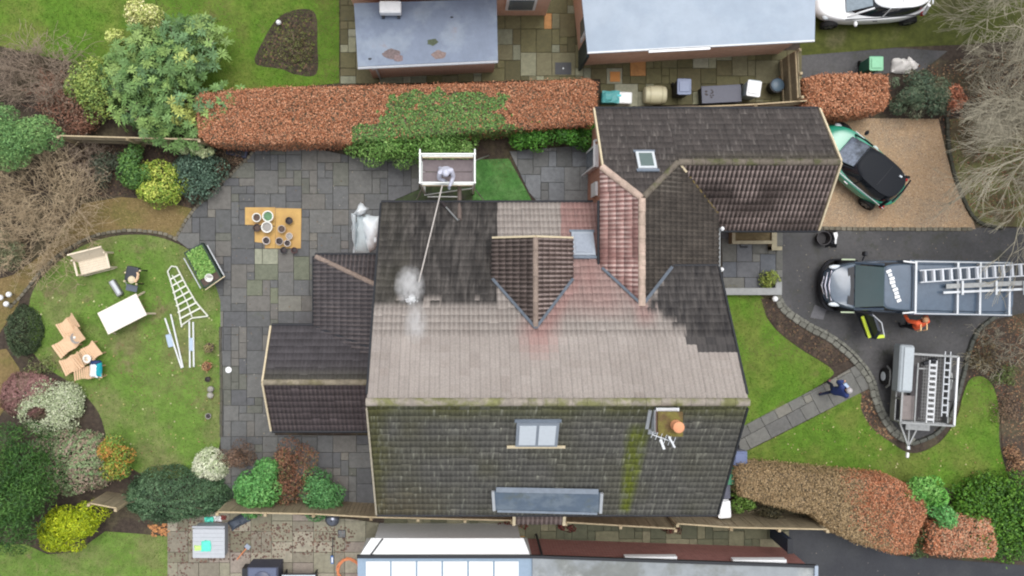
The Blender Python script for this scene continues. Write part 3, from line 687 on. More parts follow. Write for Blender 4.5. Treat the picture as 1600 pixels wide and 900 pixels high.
# cross wing with its ridge running up the picture
CX_, CZ, CP = 5.63, 6.05, .75
CY0, CY1 = -1.15, 2.2
NPc = .8; NR_Y, NR_Z = 3.45, 5.0; NE_Y, SE_Y = 5.46, 1.36
def zn(y): return NR_Z-NPc*(y-NR_Y)
def zs(y): return NR_Z-NPc*(NR_Y-y)
wall([(4.85, 2.3, 0), (4.85, 2.3, 5.2), (CX_, 2.3, 5.85), (8.4, 2.3, 3.75), (8.4, 2.3, 0)], (0, -2.9, 0), m_brick)
wall([(4.87, 1.62, 0), (4.87, 1.62, 3.4), (4.87, 3.2, 4.75), (4.87, 5.15, 3.4), (4.87, 5.15, 0)], (6.9, 0, 0), m_brick)
wall([(4.86, 1.9, 0), (4.86, 1.9, 5.2), (4.86, 3.1, 5.15), (4.86, 3.25, 0)], (.5, 0, 0), m_brick)
wE = Vector((NR_Y-CY1, -(7.03-CX_), 0)).normalized()         # outward normals of the two hip cuts
wW = Vector(((3.29-CY1), (CX_-4.5), 0)).normalized()
hipE = (CX_, CY1, 0); hipW = (CX_, CY1, 0)
nE = Vector((-(NR_Y-CY1), (7.03-CX_), 0)).normalized()       # points to the north side of the east hip
nW = Vector(((3.29-CY1), -(4.5-CX_), 0)).normalized()        # points to the north side of the west hip
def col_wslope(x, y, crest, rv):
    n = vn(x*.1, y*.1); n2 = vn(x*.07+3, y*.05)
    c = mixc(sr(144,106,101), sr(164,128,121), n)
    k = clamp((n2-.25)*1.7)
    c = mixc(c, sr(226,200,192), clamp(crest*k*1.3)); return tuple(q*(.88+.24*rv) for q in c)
def col_eslope(x, y, crest, rv):
    n = vn(x*.06, y*.2); c = mixc(sr(70,64,59), sr(88,81,74), n)
    if x < 1062 and y < 300: c = mixc(c, sr(110,104,96), crest*.6)
    return tuple(q*(.86+.28*rv) for q in c)
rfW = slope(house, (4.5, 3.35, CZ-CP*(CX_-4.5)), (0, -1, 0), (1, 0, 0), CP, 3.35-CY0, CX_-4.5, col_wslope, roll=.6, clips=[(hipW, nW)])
rfE = slope(house, (8.7, CY0, CZ-CP*(8.7-CX_)), (0, 1, 0), (-1, 0, 0), CP, NR_Y-CY0, 8.7-CX_, col_eslope, clips=[(hipE, nE)], keep=lambda p: p.x < 6.9 or p.y < 2.8-(p.x-8.7)*.9)
ridge(rfW, (CX_, CY0, CZ+.03), (CX_, CY1, CZ+.03), m_ridge2, .115)
# annexe roof beyond, ridge across
XE = 12.26
def col_nslope(x, y, crest, rv):
    n = vn(x*.12, y*.12); c = mixc(sr(68,63,61), sr(84,78,75), n)
    if vn(x*.7, y*.7) > .85: c = mixc(c, sr(140,134,128), .5)
    c = mixc(c, sr(92,88,52), clamp((y-238)/16.)*clamp((x-1040)/60.)*.4); return tuple(q*(.86+.28*rv) for q in c)
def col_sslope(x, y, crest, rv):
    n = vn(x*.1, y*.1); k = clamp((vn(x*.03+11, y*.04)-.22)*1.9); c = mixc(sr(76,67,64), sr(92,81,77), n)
    c = mixc(c, sr(180,162,156), clamp(crest*k*(1. if y < 345 else .6))); return tuple(q*(.86+.28*rv) for q in c)  # pale glints painted into the colour of the roll crests
slope(house, (XE, NE_Y, zn(NE_Y)), (-1, 0, 0), (0, -1, 0), NPc, XE-7.03, NE_Y-NR_Y, col_nslope, roll=.6)
slope(house, (7.03, NE_Y, zn(NE_Y)), (-1, 0, 0), (0, -1, 0), NPc, 7.03-4.58, NE_Y-CY1, col_nslope, roll=.6, clips=[(hipE, -nE), (hipW, -nW)])
rfA = slope(house, (6.6, SE_Y, zs(SE_Y)), (1, 0, 0), (0, 1, 0), NPc, XE-6.6, NR_Y-SE_Y, col_sslope, roll=.9, keep=lambda p: zs(p.y) > CZ-CP*(p.x-CX_)-.35)
ridge(rfA, (7.03, NR_Y, NR_Z+.03), (XE, NR_Y, NR_Z+.03), m_ridge3, .11)
ridge(rfE, (CX_+.05, CY1+.03, CZ+.02), (7.03, NR_Y, NR_Z+.03), m_ridge3, .1)
ridge(rfW, (4.52, 3.27, CZ-CP*(CX_-4.52)+.03), (CX_, CY1, CZ+.03), m_ridge2, .115)
trim('bargeboard', [(XE+.03, NE_Y, zn(NE_Y)), (XE+.03, NR_Y, NR_Z+.02), (XE+.03, SE_Y, zs(SE_Y))], .06, .16, m_cream)
trim('bargeboard', [(4.56, NE_Y, zn(NE_Y)+.02), (4.56, 3.3, zn(3.3)+.02)], .06, .14, m_cream)
gutter((8.45, SE_Y-.06, zs(SE_Y)-.06), (XE, SE_Y-.06, zs(SE_Y)-.06)); gutter((4.6, NE_Y+.06, zn(NE_Y)-.06), (XE, NE_Y+.06, zn(NE_Y)-.06))
gutter((8.76, -.05, CZ-CP*(8.72-CX_)-.05), (8.76, 1.4, CZ-CP*(8.72-CX_)-.05), m_galv)
gutter((4.44, 2.2, CZ-CP*(CX_-4.45)-.05), (4.44, -.1, CZ-CP*(CX_-4.45)-.05), m_dark, .05)
# valleys between the wing and the main slope
def cv(x):
    z = CZ-CP*abs(x-CX_); return (x, YR+(ZR-z)/PM, z)
valley([cv(CX_), cv(5.1), cv(4.52)], .085); valley([cv(CX_), cv(6.2), cv(6.77)], .1)
def av(x):
    z = CZ-CP*(x-CX_); return (x, NR_Y-(NR_Z-z)/NPc, z)
valley([av(7.05), av(7.35)], .07, m_cream, .06); valley([av(7.5), av(8.7)], .05, M('mossy_valley', sr(110,96,60), .9, .3, 12, .3), .03)
# white window bay on the west wall of the annexe
bay = MB().box((4.8, 4.0, 1.5), (.14, .8, 2.0)).build('window', m_white, house, world=True)
MB().box((4.725, 4.0, 1.5), (.03, .62, 1.7)).build('pane', m_glass, bay, world=True)
trim('frame', [(4.62, 3.55, 3.1), (4.62, 4.45, 3.1), (4.86, 4.45, 3.1)], .06, .08, m_white, bay); trim('frame', [(4.62, 3.55, 3.1), (4.62, 3.55, .2)], .05, .05, m_white, bay)
MB().box((4.82, 2.85, 1.9), (.1, .5, 1.0)).build('window', m_white, house, world=True)

# rooflights
def rooflight(ctr, wd, ln, up, pitch, panes=1, frame=m_lead, glass=m_pane, ears=False, label=None):
    """ctr on the roof plane; up = horizontal direction to the ridge"""
    ctr, up = Vector(ctr), Vector(up); s = (up+Vector((0, 0, pitch))).normalized(); r = s.cross(Vector((0, 0, 1))).normalized(); n = r.cross(s)
    n = n if n.z > 0 else -n; rot = Matrix((r, s, n)).transposed().to_euler(); root = None
    def bx(name, c, size, mat, par):
        p = ctr+r*c[0]+s*c[1]+n*c[2]; m = Matrix((r, s, n)).transposed(); mb = MB()
        vs = [p+m@Vector((x*size[0]/2, y*size[1]/2, z*size[2]/2)) for x, y, z in ((-1,-1,-1),(1,-1,-1),(1,1,-1),(-1,1,-1),(-1,-1,1),(1,-1,1),(1,1,1),(-1,1,1))]
        mb.add(vs, [(3,2,1,0),(4,5,6,7),(0,1,5,4),(1,2,6,5),(2,3,7,6),(3,0,4,7)]); return mb.build(name, mat, par, world=True)
    fr = bx('rooflight', (0, 0, .05), (wd, ln, .12), frame, house)
    if label: fr['label'] = label
    pw = (wd-.1)/panes
    for i in range(panes): bx('pane', (-wd/2+.05+pw*(i+.5), 0, .118), (pw-.08, ln-.18, .03), glass, fr)
    bx('flashing', (0, -ln/2-.07, .055), (wd+(.5 if ears else .1), .1, .03), m_lead if not ears else m_cream, fr)
    bx('flashing', (0, ln/2+.06, .055), (wd+.12, .1, .05), m_lead, fr)
    return fr
p = on_main(839, 676); rooflight(p, 1.25, .98, (0, 1, 0), PM, 2, P('grey_window_frame', (128,136,146), .4), m_pane, True, 'two paned rooflight on the mossy slope')
p = on_main(911, 383); rooflight(p, .72, .95, (0, -1, 0), PM, 1, P('pale_window_frame', (160,168,178), .4), P('cloudy_glass', (150,158,170), .15, 0, .1), False, 'square rooflight between dormer and wing')
p = W(1009, 253, 4.95); y_ = p.y
p = W(1009, 253, zn(p.y)); p = Vector((p.x, p.y, zn(p.y))); rooflight(p, .6, .75, (0, -1, 0), NPc, 1, P('white_window_frame', (200,206,210), .4), P('greenish_glass', (96,112,110), .1), False, 'small white framed rooflight on the annexe')

# west extension: gable roof and hipped lean-to
EX0, EY, EZ, EP = -6.68, -3.84, 3.75, .68
EN, ES = -2.04, -5.70
def ze(y): return EZ-EP*abs(y-EY)
wall([(EX0+.2, EN-.2, 0), (EX0+.2, EN-.2, ze(EN)-.1), (EX0+.2, EY, EZ-.2), (EX0+.2, ES+.2, ze(ES)-.1), (EX0+.2, ES+.2, 0)], (4.1, 0, 0), m_brick)
cE = col_dark(sr(70,67,70)); cE2 = col_dark(sr(75,67,69), .12)
def col_ext(x, y, c, r):
    q = cE(x, y, c, r); return mixc(q, sr(84,84,60), clamp((y-572)/18.)*.4)
slope(house, (-2.55, EN, ze(EN)), (-1, 0, 0), (0, -1, 0), EP, 4.13, EN-EY, col_ext, roll=.5)
rfX = slope(house, (EX0, ES, ze(ES)), (1, 0, 0), (0, 1, 0), EP, 4.13, EY-ES, cE2, roll=.5)
m_ridge5 = M('mossy_ridge_tile', sr(130,122,106), .85, .25, 7, .2, rand=.12, base2=sr(104,98,76), scale2=2)
ridge(rfX, (EX0, EY, EZ+.03), (-2.6, EY, EZ+.03), m_ridge5, .1)
trim('bargeboard', [(EX0-.03, EN, ze(EN)), (EX0-.03, EY, EZ+.02), (EX0-.03, ES, ze(ES))], .06, .13, m_cream)
gutter((EX0, EN+.06, ze(EN)-.05), (-5.2, EN+.06, ze(EN)-.05)); gutter((EX0, ES-.06, ze(ES)-.05), (-2.5, ES-.06, ze(ES)-.05))
LX, LY, LZ, LP, LQ = -5.16, .45, 2.5, .33, .74
wall([(LX+.2, LY-.2, 0), (-2.4, LY-.2, 0), (-2.4, EN-.3, 0), (LX+.2, EN-.3, 0)], (0, 0, 2.4), m_brick)
hd = Vector((LQ, -LP, 0)).normalized(); hn = Vector((LP, LQ, 0)).normalized()
hn = Vector((-hd.y, hd.x, 0))
cL = col_dark(sr(70,66,68), .15)
rfL = slope(house, (LX, LY, LZ), (0, -1, 0), (1, 0, 0), LP, 4.0, 2.45, cL, clips=[((LX, LY, 0), hn)], roll=1.5, keep=lambda p: LZ+LP*(p.x-LX) > ze(p.y)-.3 or p.y > EN)
slope(house, (-2.7, LY, LZ), (-1, 0, 0), (0, -1, 0), LQ, 2.46, 1.1, cL, clips=[((LX, LY, 0), -hn)])
ridge(rfL, (LX+.03, LY-.02, LZ+.03), (LX+2.45, LY-2.45*LP/LQ, LZ+LP*2.45+.04), m_ridge4, .085)
gutter((LX-.05, LY, LZ-.06), (LX-.05, EN+.1, LZ-.06)); gutter((LX, LY+.06, LZ-.06), (-2.6, LY+.06, LZ-.06))
valley([(LX+.05, EN-.02, LZ+.03), (-2.75, EN-.8, LZ+.03+LP*2.36)], .07, m_black, .02)

# lead flat roof of the bay on the mossy slope, porch below it
a, b = W(770, 767, 5.86), W(940, 770, 5.86); c_, d_ = W(938, 801, 5.5), W(772, 797, 5.5)
flat = MB().extrude([a, b, c_, d_], (0, 0, -.12)).build('flat_roof', M('lead_sheet', sr(86,100,116), .55, .1, 3, .1, 12, base2=sr(102,114,126), scale2=1.5, base3=sr(90,100,104), scale3=2, spec=.4), house, world=True)
for s0, s1 in ((a, d_), (b, c_)): MB().beam(s0+Vector((0, 0, .03)), s1+Vector((0, 0, .03)), .09, .07).build('flashing', m_alu, flat, world=True)
MB().beam(d_+Vector((.1, -.03, -.02)), c_+Vector((-.1, -.03, -.02)), .07, .1).build('fascia', m_lead, flat, world=True); MB().beam(a+Vector((.1, .04, .0)), b+Vector((-.1, .04, .0)), .16, .05).build('flashing', m_lead, flat, world=True)
MB().extrude([(a.x+.2, -7.62, 3.2), (b.x-.2, -7.62, 3.2), (b.x-.2, -7.62, 5.4), (a.x+.2, -7.62, 5.4)], (0, .3, 0)).build('bay_wall', m_brick, house, world=True)
px0, px1 = W(806, 812, 2.8).x, W(879, 812, 2.8).x
col_p = col_dark(sr(92,78,74), .3)
rfP = slope(house, (px0, -8.95, 2.65), (1, 0, 0), (0, 1, 0), .5, px1-px0, 1.35, col_p)
for x in (px0-.06, px1+.06): MB().beam((x, -9.0, 2.62), (x, -7.6, 3.36), .1, .12).build('bargeboard', m_cream, rfP, world=True)
for x in (px0+.1, px1-.1): MB().box((x, -8.8, 1.25), (.12, .12, 2.5)).build('post', m_cream, rfP, world=True)

# chimney, pot and flashings
cb = on_main(1037, 655); cx0, cy0 = cb.x, cb.y
chim = MB().box((cx0, cy0, 7.45), (.62, .62, 1.7)).build('chimney', m_brick, house, world=True)
MB().box((cx0, cy0, 8.33), (.7, .7, .12)).build('chimney_cap', M('mossy_cap', sr(112,104,54), .9, .25, 8, .4, base2=sr(98,80,52), scale2=3), chim, world=True)
MB().lathe((cx0+.14, cy0-.02, 8.38), [(.15, 0), (.16, .06), (.14, .1), (.135, .3), (.16, .33), (.16, .38), (.12, .41), (.02, .42)], 18).build('chimney_pot', m_pot, chim, world=True, smooth=40)
fl = MB()
fl.box((cx0-.46, cy0, zmain(cy0)+.06), (.1, .75, .05), rx=math.atan(PM)*1); fl.box((cx0-.34, cy0, zmain(cy0)+.2), (.05, .66, .4)); fl.box((cx0, cy0+.36, zmain(cy0+.36)+.12), (.66, .1, .2))
fl.box((cx0, cy0-.4, zmain(cy0-.4)+.05), (.8, .2, .05), rx=math.atan(PM))
fl.build('flashing', m_alu, chim, world=True)
aer = thing('tv_aerial', (cx0, cy0-.35, 7.8), 'silvery television aerial clamped below the chimney pot', 'aerial')
MB().tube([(cx0-.1, cy0-.33, 7.8), (cx0-.1, cy0-.42, 8.5)], .018).build('mast', m_alu, aer, world=True)
q0 = W(1019, 679, 8.5); q1 = W(1053, 691, 8.5)
MB().tube([q0, q1], .018).build('boom', m_alu, aer, world=True)
bd = (q1-q0).normalized(); bs = Vector((-bd.y, bd.x, 0))
for k in range(6):
    p = q0+(q1-q0)*(k/5); l = .1+.07*(k > 5)+.02*k*.5
    MB().tube([p-bs*l, p+bs*l], .01, 5).build('element', m_alu, aer, world=True)
MB().box(q0+(q1-q0)*.85+Vector((0, 0, .03)), (.05, .36, .22), rz=.5).build('reflector', m_alu, aer, world=True)
MB().box(q0+(q1-q0)*.55+bs*-.16, (.07, .3, .06), rz=.35).build('bracket', m_alu, aer, world=True)
# small wall details seen from above
for q in ((1303, 358), (1127, 420), (1122, 357)): pass
# ---------------------------------------------------------------- neighbouring buildings
def polyW(pts, z): return [W(p[0], p[1], z) for p in pts]
# brick outhouse with stained flat roof
oh = thing('outhouse', (-1.7, 8.6, 0), 'small brick outhouse with stained blue grey flat roof', 'outhouse')
r = polyW([(553, 5), (776, -2), (778, 94), (559, 104)], 2.5)
MB().prism([(v.x, v.y) for v in r], 2.38, 2.5).build('flat_roof', m_felt2, oh, world=True)
MB().prism([(r[0].x+.25, r[0].y), (r[1].x-.05, r[1].y), (r[2].x-.06, r[2].y+.15), (r[3].x+.28, r[3].y+.15)], 0, 2.38).build('wall', m_brickp, oh, world=True)
MB().tube([r[3]+Vector((0, -.05, -.03)), r[2]+Vector((0, -.05, -.03))], .05, 8).build('gutter', P('pale_gutter', (176,180,186), .4), oh, world=True)
g = r[3].lerp(r[2], .09); MB().tube([g+Vector((0, -.06, -.05)), g+Vector((.05, -.0, -.5)), g+Vector((.12, .1, -.7)), g+Vector((.12, .1, -2.4))], .04, 8).build('downpipe', P('pale_downpipe', (190,190,190), .4), oh, world=True)
MB().tube([r[0].lerp(r[1], .32)+Vector((0, .1, -.2)), r[0].lerp(r[1], .32)+Vector((0, .1, 1.6))], .05, 8).build('waste_pipe', m_black, oh, world=True)
for i_, (x_, y_, s_, c_) in enumerate([(612, 84, .3, (116,104,104)), (622, 90, .22, (128,112,112)), (676, 66, .2, (84,92,74)), (686, 86, .26, (132,116,112)), (706, 27, .06, (60,62,66)), (578, 92, .07, (64,66,70))]):
    v_ = W(x_, y_, 2.5); MB().ball((v_.x, v_.y, 2.5), (s_, s_*.6, .008), 12, 5, .25).build('dirt_patch', M('roof_dirt', sr(*c_), .9, .3, 12, .2), oh, world=True)
hb = thing('roof_hatch_box', W(611, 16, 2.6), 'white box with two little feet on the outhouse roof', 'vent box')
MB().box((0, 0, .22), (.75, .42, .36)).build('casing', m_white, hb, bevel=.03)
for s in (-.27, .27): MB().box((s, -.17, 0), (.1, .22, .14)).build('foot', m_dark, hb)
nh = thing('brick_house', (-.3, 11, 0), 'tall pale brick wall of the neighbouring house at the top edge', 'house')
MB().box((-.35, 12.3, 2.6), (7.2, 5.2, 5.2)).build('wall', m_brickp, nh, world=True)
MB().box((-.35, 12.3, 5.3), (7.5, 5.5, .2)).build('roof', m_under, nh, world=True)
MB().box((2.2, 9.66, 1.6), (1.1, .1, 1.3)).build('window', m_white, nh, world=True)
MB().box((2.2, 9.62, 1.6), (.9, .06, 1.1)).build('pane', m_glass, nh, world=True)
# garage with pale flat roof
ga = thing('garage', (8.3, 10, 0), 'long brick garage with smooth pale blue flat roof', 'garage')
r = polyW([(903, -60), (1275, -60), (1273, 62), (918, 81)], 2.6)
MB().prism([(v.x, v.y) for v in r], 2.48, 2.6).build('flat_roof', m_felt, ga, world=True)
MB().prism([(r[0].x+.12, r[0].y), (r[1].x-.3, r[1].y), (r[2].x-.32, r[2].y+.16), (r[3].x+.1, r[3].y+.14)], 0, 2.47).build('wall', m_brickp, ga, world=True)
MB().beam(r[3]+Vector((0, -.03, -.06)), r[2]+Vector((0, -.03, -.06)), .06, .12).build('fascia', P('pale_fascia', (206,210,214), .5), ga, world=True)
e0, e1 = r[3].lerp(r[2], .27), r[3].lerp(r[2], .54); MB().beam(e0+Vector((0, -.09, -.05)), e1+Vector((0, -.09, -.05)), .1, .1).build('white_trim', m_white, ga, world=True)
MB().box((r[3].x+.04, 9.6, 1.6), (.12, 2.4, 1.3)).build('window', m_white, ga, world=True)
MB().box((r[3].x+.02, 9.6, 1.6), (.12, 2.1, 1.05)).build('pane', m_glass, ga, world=True)
MB().box((r[3].x+.08, 7.95, 1.1), (.1, .75, 2.1)).build('door', P('dark_green_door', (44, 58, 60), .5), ga, world=True)
# brick extension at the bottom with glazed roof
ex = thing('extension', (4.5, -11.5, 0), 'red brick extension with grey flat roof and white glazed end', 'extension')
ZE = 2.35
r = polyW([(558, 869), (832, 869), (1274, 884), (1274, 1000), (558, 1000)], ZE)
xm = r[1].x
MB().prism([(xm, r[1].y), (r[2].x, r[2].y), (r[3].x, r[3].y), (xm, r[3].y)], ZE-.12, ZE).build('flat_roof', m_felt3, ex, world=True)
MB().prism([(xm, r[1].y-.12), (r[2].x-.12, r[2].y-.12), (r[3].x-.12, r[3].y), (xm, r[3].y)], 0, ZE-.12).build('wall', m_brickr, ex, world=True)
MB().prism([(r[0].x+.08, r[0].y-.1), (xm-.002, r[0].y-.1), (xm-.002, r[3].y), (r[0].x+.08, r[3].y)], 0, ZE-.26).build('white_wall', m_white, ex, world=True)
la, lb = W(580, 841, 2.0), W(818, 841, 2.0)
MB().extrude([(la.x, la.y, 2.0), (lb.x, lb.y, 2.0), (xm-.06, r[0].y-.04, ZE-.04), (r[0].x+.05, r[0].y-.04, ZE-.04)], (0, 0, -.06)).build('lean_to_roof', m_pane2, ex, world=True)
MB().prism([(la.x+.1, la.y-.06), (lb.x-.1, lb.y-.06), (lb.x-.1, r[0].y-.12), (la.x+.1, r[0].y-.12)], 0, 1.88).build('lean_to_wall', m_white, ex, world=True)
MB().beam((la.x+.42, la.y-.0, 2.03), (r[0].x+.42, r[0].y-.04, ZE-.0), .05, .05).build('glazing_bar', m_dark, ex, world=True)
for a, b in ((r[0], r[1]), (r[1], r[2])): MB().beam(a+Vector((0, 0, .03)), b+Vector((0, 0, .03)), .1, .12).build('fascia', m_dark, ex, world=True)
MB().beam(r[2]+Vector((0, .03, .04)), r[3]+Vector((0, 0, .04)), .12, .12).build('coping', m_felt, ex, world=True)
for px_ in (838,):
    q = W(px_, 842, .1); MB().tube([(q.x, r[0].y+.02, ZE), (q.x, r[0].y+.05, .1)], .045, 8).build('downpipe', m_black, ex, world=True)
for x0, x1 in ((975, 1056), (1143, 1226)):
    a, b = W(x0, 867, 2.0), W(x1, 871, 2.0); MB().box(((a.x+b.x)/2, r[1].lerp(r[2], .5).y-.06 if x0 < 1100 else r[2].y-.0, 2.05), (b.x-a.x, .3, .26)).build('window', m_white, ex, world=True)
fr = MB(); gx0, gx1 = r[0].x, xm; gy0, gy1 = r[0].y-.08, r[3].y
fr.prism([(gx0, gy0), (gx1, gy0), (gx1, gy1), (gx0, gy1)], ZE-.25, ZE-.12)
frame = fr.build('roof_frame', P('blue_grey_frame', (140,160,180), .4), ex, world=True)
bx0, bx1 = W(570, 880, ZE).x, W(812, 880, ZE).x; pw = (bx1-bx0)/6
for i in range(6):
    for j in range(2):
        y1 = W(0, 878, ZE).y-j*1.3
        MB().box((bx0+pw*(i+.5), y1-.62, ZE-.09), (pw-.07, 1.22, .05)).build('pane', m_pane2, frame, world=True)
# ---------------------------------------------------------------- fences and gate
def fence(label, line, h, mat=m_fence, plank=.14, post_step=1.83, thick=.02, bd=None, cap=.05):
    pts = [W(p[0], p[1], h) for p in line]; c = pts[len(pts)//2]
    root = thing('fence', (c.x, c.y, 0), label, 'fence'); me = MB().box((0, 0, h/2-.02), (plank*.96, thick, h-.06)).mesh('plank', mat)
    pm = MB().box((0, 0, h/2+.04), (.1, .1, h+.08)).mesh('post', m_fencet)
    for a, b in zip(pts, pts[1:]):
        d = b-a; L = Vector((d.x, d.y)).length; an = math.atan2(d.y, d.x); n = max(1, int(L/plank))
        for i in range(n):
            p = a+d*((i+.5)/n); o = link('plank', me, root, (p.x-c.x, p.y-c.y, random.uniform(-.012, .005))); o.rotation_euler = (random.uniform(-.01, .01), 0, an)
        m = max(1, round(L/post_step)); nr = Vector((d.y, -d.x, 0)).normalized()*(1 if d.x > 0 else -1)
        for i in range(m+1):
            p = a+d*(i/m)+nr*.06; link('post', pm, root, (p.x-c.x, p.y-c.y, 0)).rotation_euler = (0, 0, an)
        for z in (h*.2, h*.75):
            MB().beam((a.x-c.x+nr.x*.035, a.y-c.y+nr.y*.035, z), (b.x-c.x+nr.x*.035, b.y-c.y+nr.y*.035, z), .05, .08).build('rail', mat, root)
        MB().beam((a.x-c.x, a.y-c.y, h), (b.x-c.x, b.y-c.y, h), cap, .04).build('capping', m_fencet, root)
    return root
fence('long plank boundary fence with pale capping below the mossy roof', [(340, 800), (490, 803), (580, 808), (800, 813), (806, 814)], 1.8)
fence('plank fence with pale capping right of the tiled porch', [(884, 816), (1055, 826)], 1.8)
fence('plank fence between white bin and dark drive', [(1058, 818), (1142, 824), (1292, 827)], 1.7)
fence('grey plank fence behind the rosette leaved shrub', [(92, 212), (200, 215), (312, 218)], 1.6)
fence('low plank fence behind the row of bins', [(934, 169), (1090, 167), (1180, 163), (1264, 157)], 1.5)
fence('grey plank fence stub beside the lime conifer', [(140, 786), (182, 794)], 1.6)
gt = thing('wooden_gate', W(1240, 120, 0), 'weathered plank gate at the end of the bin yard', 'gate')
g0, g1 = W(1247, 78, 1.8), W(1251, 152, 1.8); o_ = gt.location
for i in range(14):
    p = g0.lerp(g1, (i+.5)/14); MB().box((p.x-o_.x, p.y-o_.y, .92), (.03, .125, 1.7)).build('plank', m_fence, gt)
for k in (0, .5, 1):
    p = g0.lerp(g1, k); MB().box((p.x-o_.x+.05, p.y-o_.y, .92), (.09, .09, 1.9)).build('post', m_fencet, gt)
for z in (.3, 1.0, 1.65): MB().beam((g0.x-o_.x-.04, g0.y-o_.y, z), (g1.x-o_.x-.04, g1.y-o_.y, z), .05, .09).build('rail', m_fencet, gt)
# low walls round the terrace
tw = thing('garden_wall', W(1175, 455, 0), 'low pale rendered wall round the small terrace', 'wall'); o_ = tw.location
MB().prism([(v.x-o_.x, v.y-o_.y) for v in polyW([(1132, 450), (1212, 450), (1212, 440), (1222, 440), (1222, 461), (1132, 461)], .45)], 0, .45).build('wall', M('pale_coping', sr(146,148,148), .8, .12, 6, .2), tw, bevel=.015)
tr = thing('raised_bed', W(1176, 368, 0), 'low brick raised bed under the annexe eave', 'raised bed'); o_ = tr.location
MB().prism([(v.x-o_.x, v.y-o_.y) for v in polyW([(1148, 352), (1206, 352), (1206, 378), (1148, 378)], .4)], 0, .36).build('soil', M('bed_soil', sr(110,98,72), .95, .3, 9, .5), tr)
for q in ([(1144, 376), (1210, 376), (1210, 381), (1144, 381)], [(1206, 352), (1214, 352), (1214, 390), (1206, 390)], [(1206, 385), (1222, 385), (1222, 391), (1206, 391)], [(1144, 352), (1149, 352), (1149, 377), (1144, 377)]):
    MB().prism([(v.x-o_.x, v.y-o_.y) for v in polyW(q, .45)], 0, .45+random.uniform(0, .01)).build('edging', M('buff_coping', sr(160,152,128), .85, .2, 8, .2), tr)

# ---------------------------------------------------------------- vehicles (x forward in their own space)
def ring(xf, xr, hw, z, n=36, pf=3.2, tf=.86, tr=.92, zf=None):
    """rounded plan outline of a vehicle at one height"""
    out = []; xc = (xf+xr)/2; a = (xf-xr)/2
    for k in range(n):
        t = 2*math.pi*k/n; c, s = math.cos(t), math.sin(t)
        x = xc+a*math.copysign(abs(c)**(2/pf), c); u = (x-xr)/(xf-xr)
        tap = 1-(1-tf)*clamp((u-.6)/.4)**2-(1-tr)*clamp((.35-u)/.35)**2
        y = hw*tap*math.copysign(abs(s)**(2/pf), s); out.append((x, y, zf(x, y)+z if zf else z))
    return out
def loft(rings, cap=True, crown=0., mb=None, zcap=None, inner=5):
    mb = mb or MB(); n = len(rings[0]); vs = [p for r in rings for p in r]
    fs = [(i*n+k, i*n+(k+1) % n, (i+1)*n+(k+1) % n, (i+1)*n+k) for i in range(len(rings)-1) for k in range(n)]
    if cap:
        top = rings[-1]; cx = sum(p[0] for p in top)/n; last = len(rings)-1
        for j in range(1, inner+1):
            q = 1-j/(inner+.4)
            for p in top:
                x = cx+(p[0]-cx)*q; y = p[1]*q; z = (zcap(x, y) if zcap else p[2])+crown*(1-q*q); vs.append((x, y, z))
            b0 = (last+j-1)*n; b1 = (last+j)*n
            fs += [(b0+k, b0+(k+1) % n, b1+(k+1) % n, b1+k) for k in range(n)]
        fs.append(tuple((last+inner)*n+k for k in range(n)))
    return mb.add(vs, fs)
def wheel(parent, x, y, r, wd, mat_r=m_steel):
    w = MB(); prof = [(r*.62, -wd/2), (r*.93, -wd/2), (r, -wd/2+.03), (r, wd/2-.03), (r*.93, wd/2), (r*.62, wd/2)]; n = 24
    vs = [(x+rr*math.cos(2*math.pi*k/n), y+t, r+rr*math.sin(2*math.pi*k/n)) for rr, t in prof for k in range(n)]
    w.add(vs, [(i*n+k, i*n+(k+1) % n, ((i+1) % 6)*n+(k+1) % n, ((i+1) % 6)*n+k) for i in range(6) for k in range(n)])
    wo = w.build('wheel', m_tyre, parent, smooth=40)
    rm = MB(); s = 1 if y > 0 else -1; yy = y+s*wd*.38
    for k in range(5):
        a = 2*math.pi*k/5; rm.beam((x, yy, r), (x+r*.62*math.cos(a), yy, r+r*.62*math.sin(a)), .06, .04, up=(0, 1, 0))
    rm.tube([(x, yy-.04*s, r), (x, yy+.02*s, r)], .07, 10); rm.tube([(x, yy-.06*s, r), (x, yy-.05*s, r)], r*.6, 20); rm.build('rim', mat_r, wo)
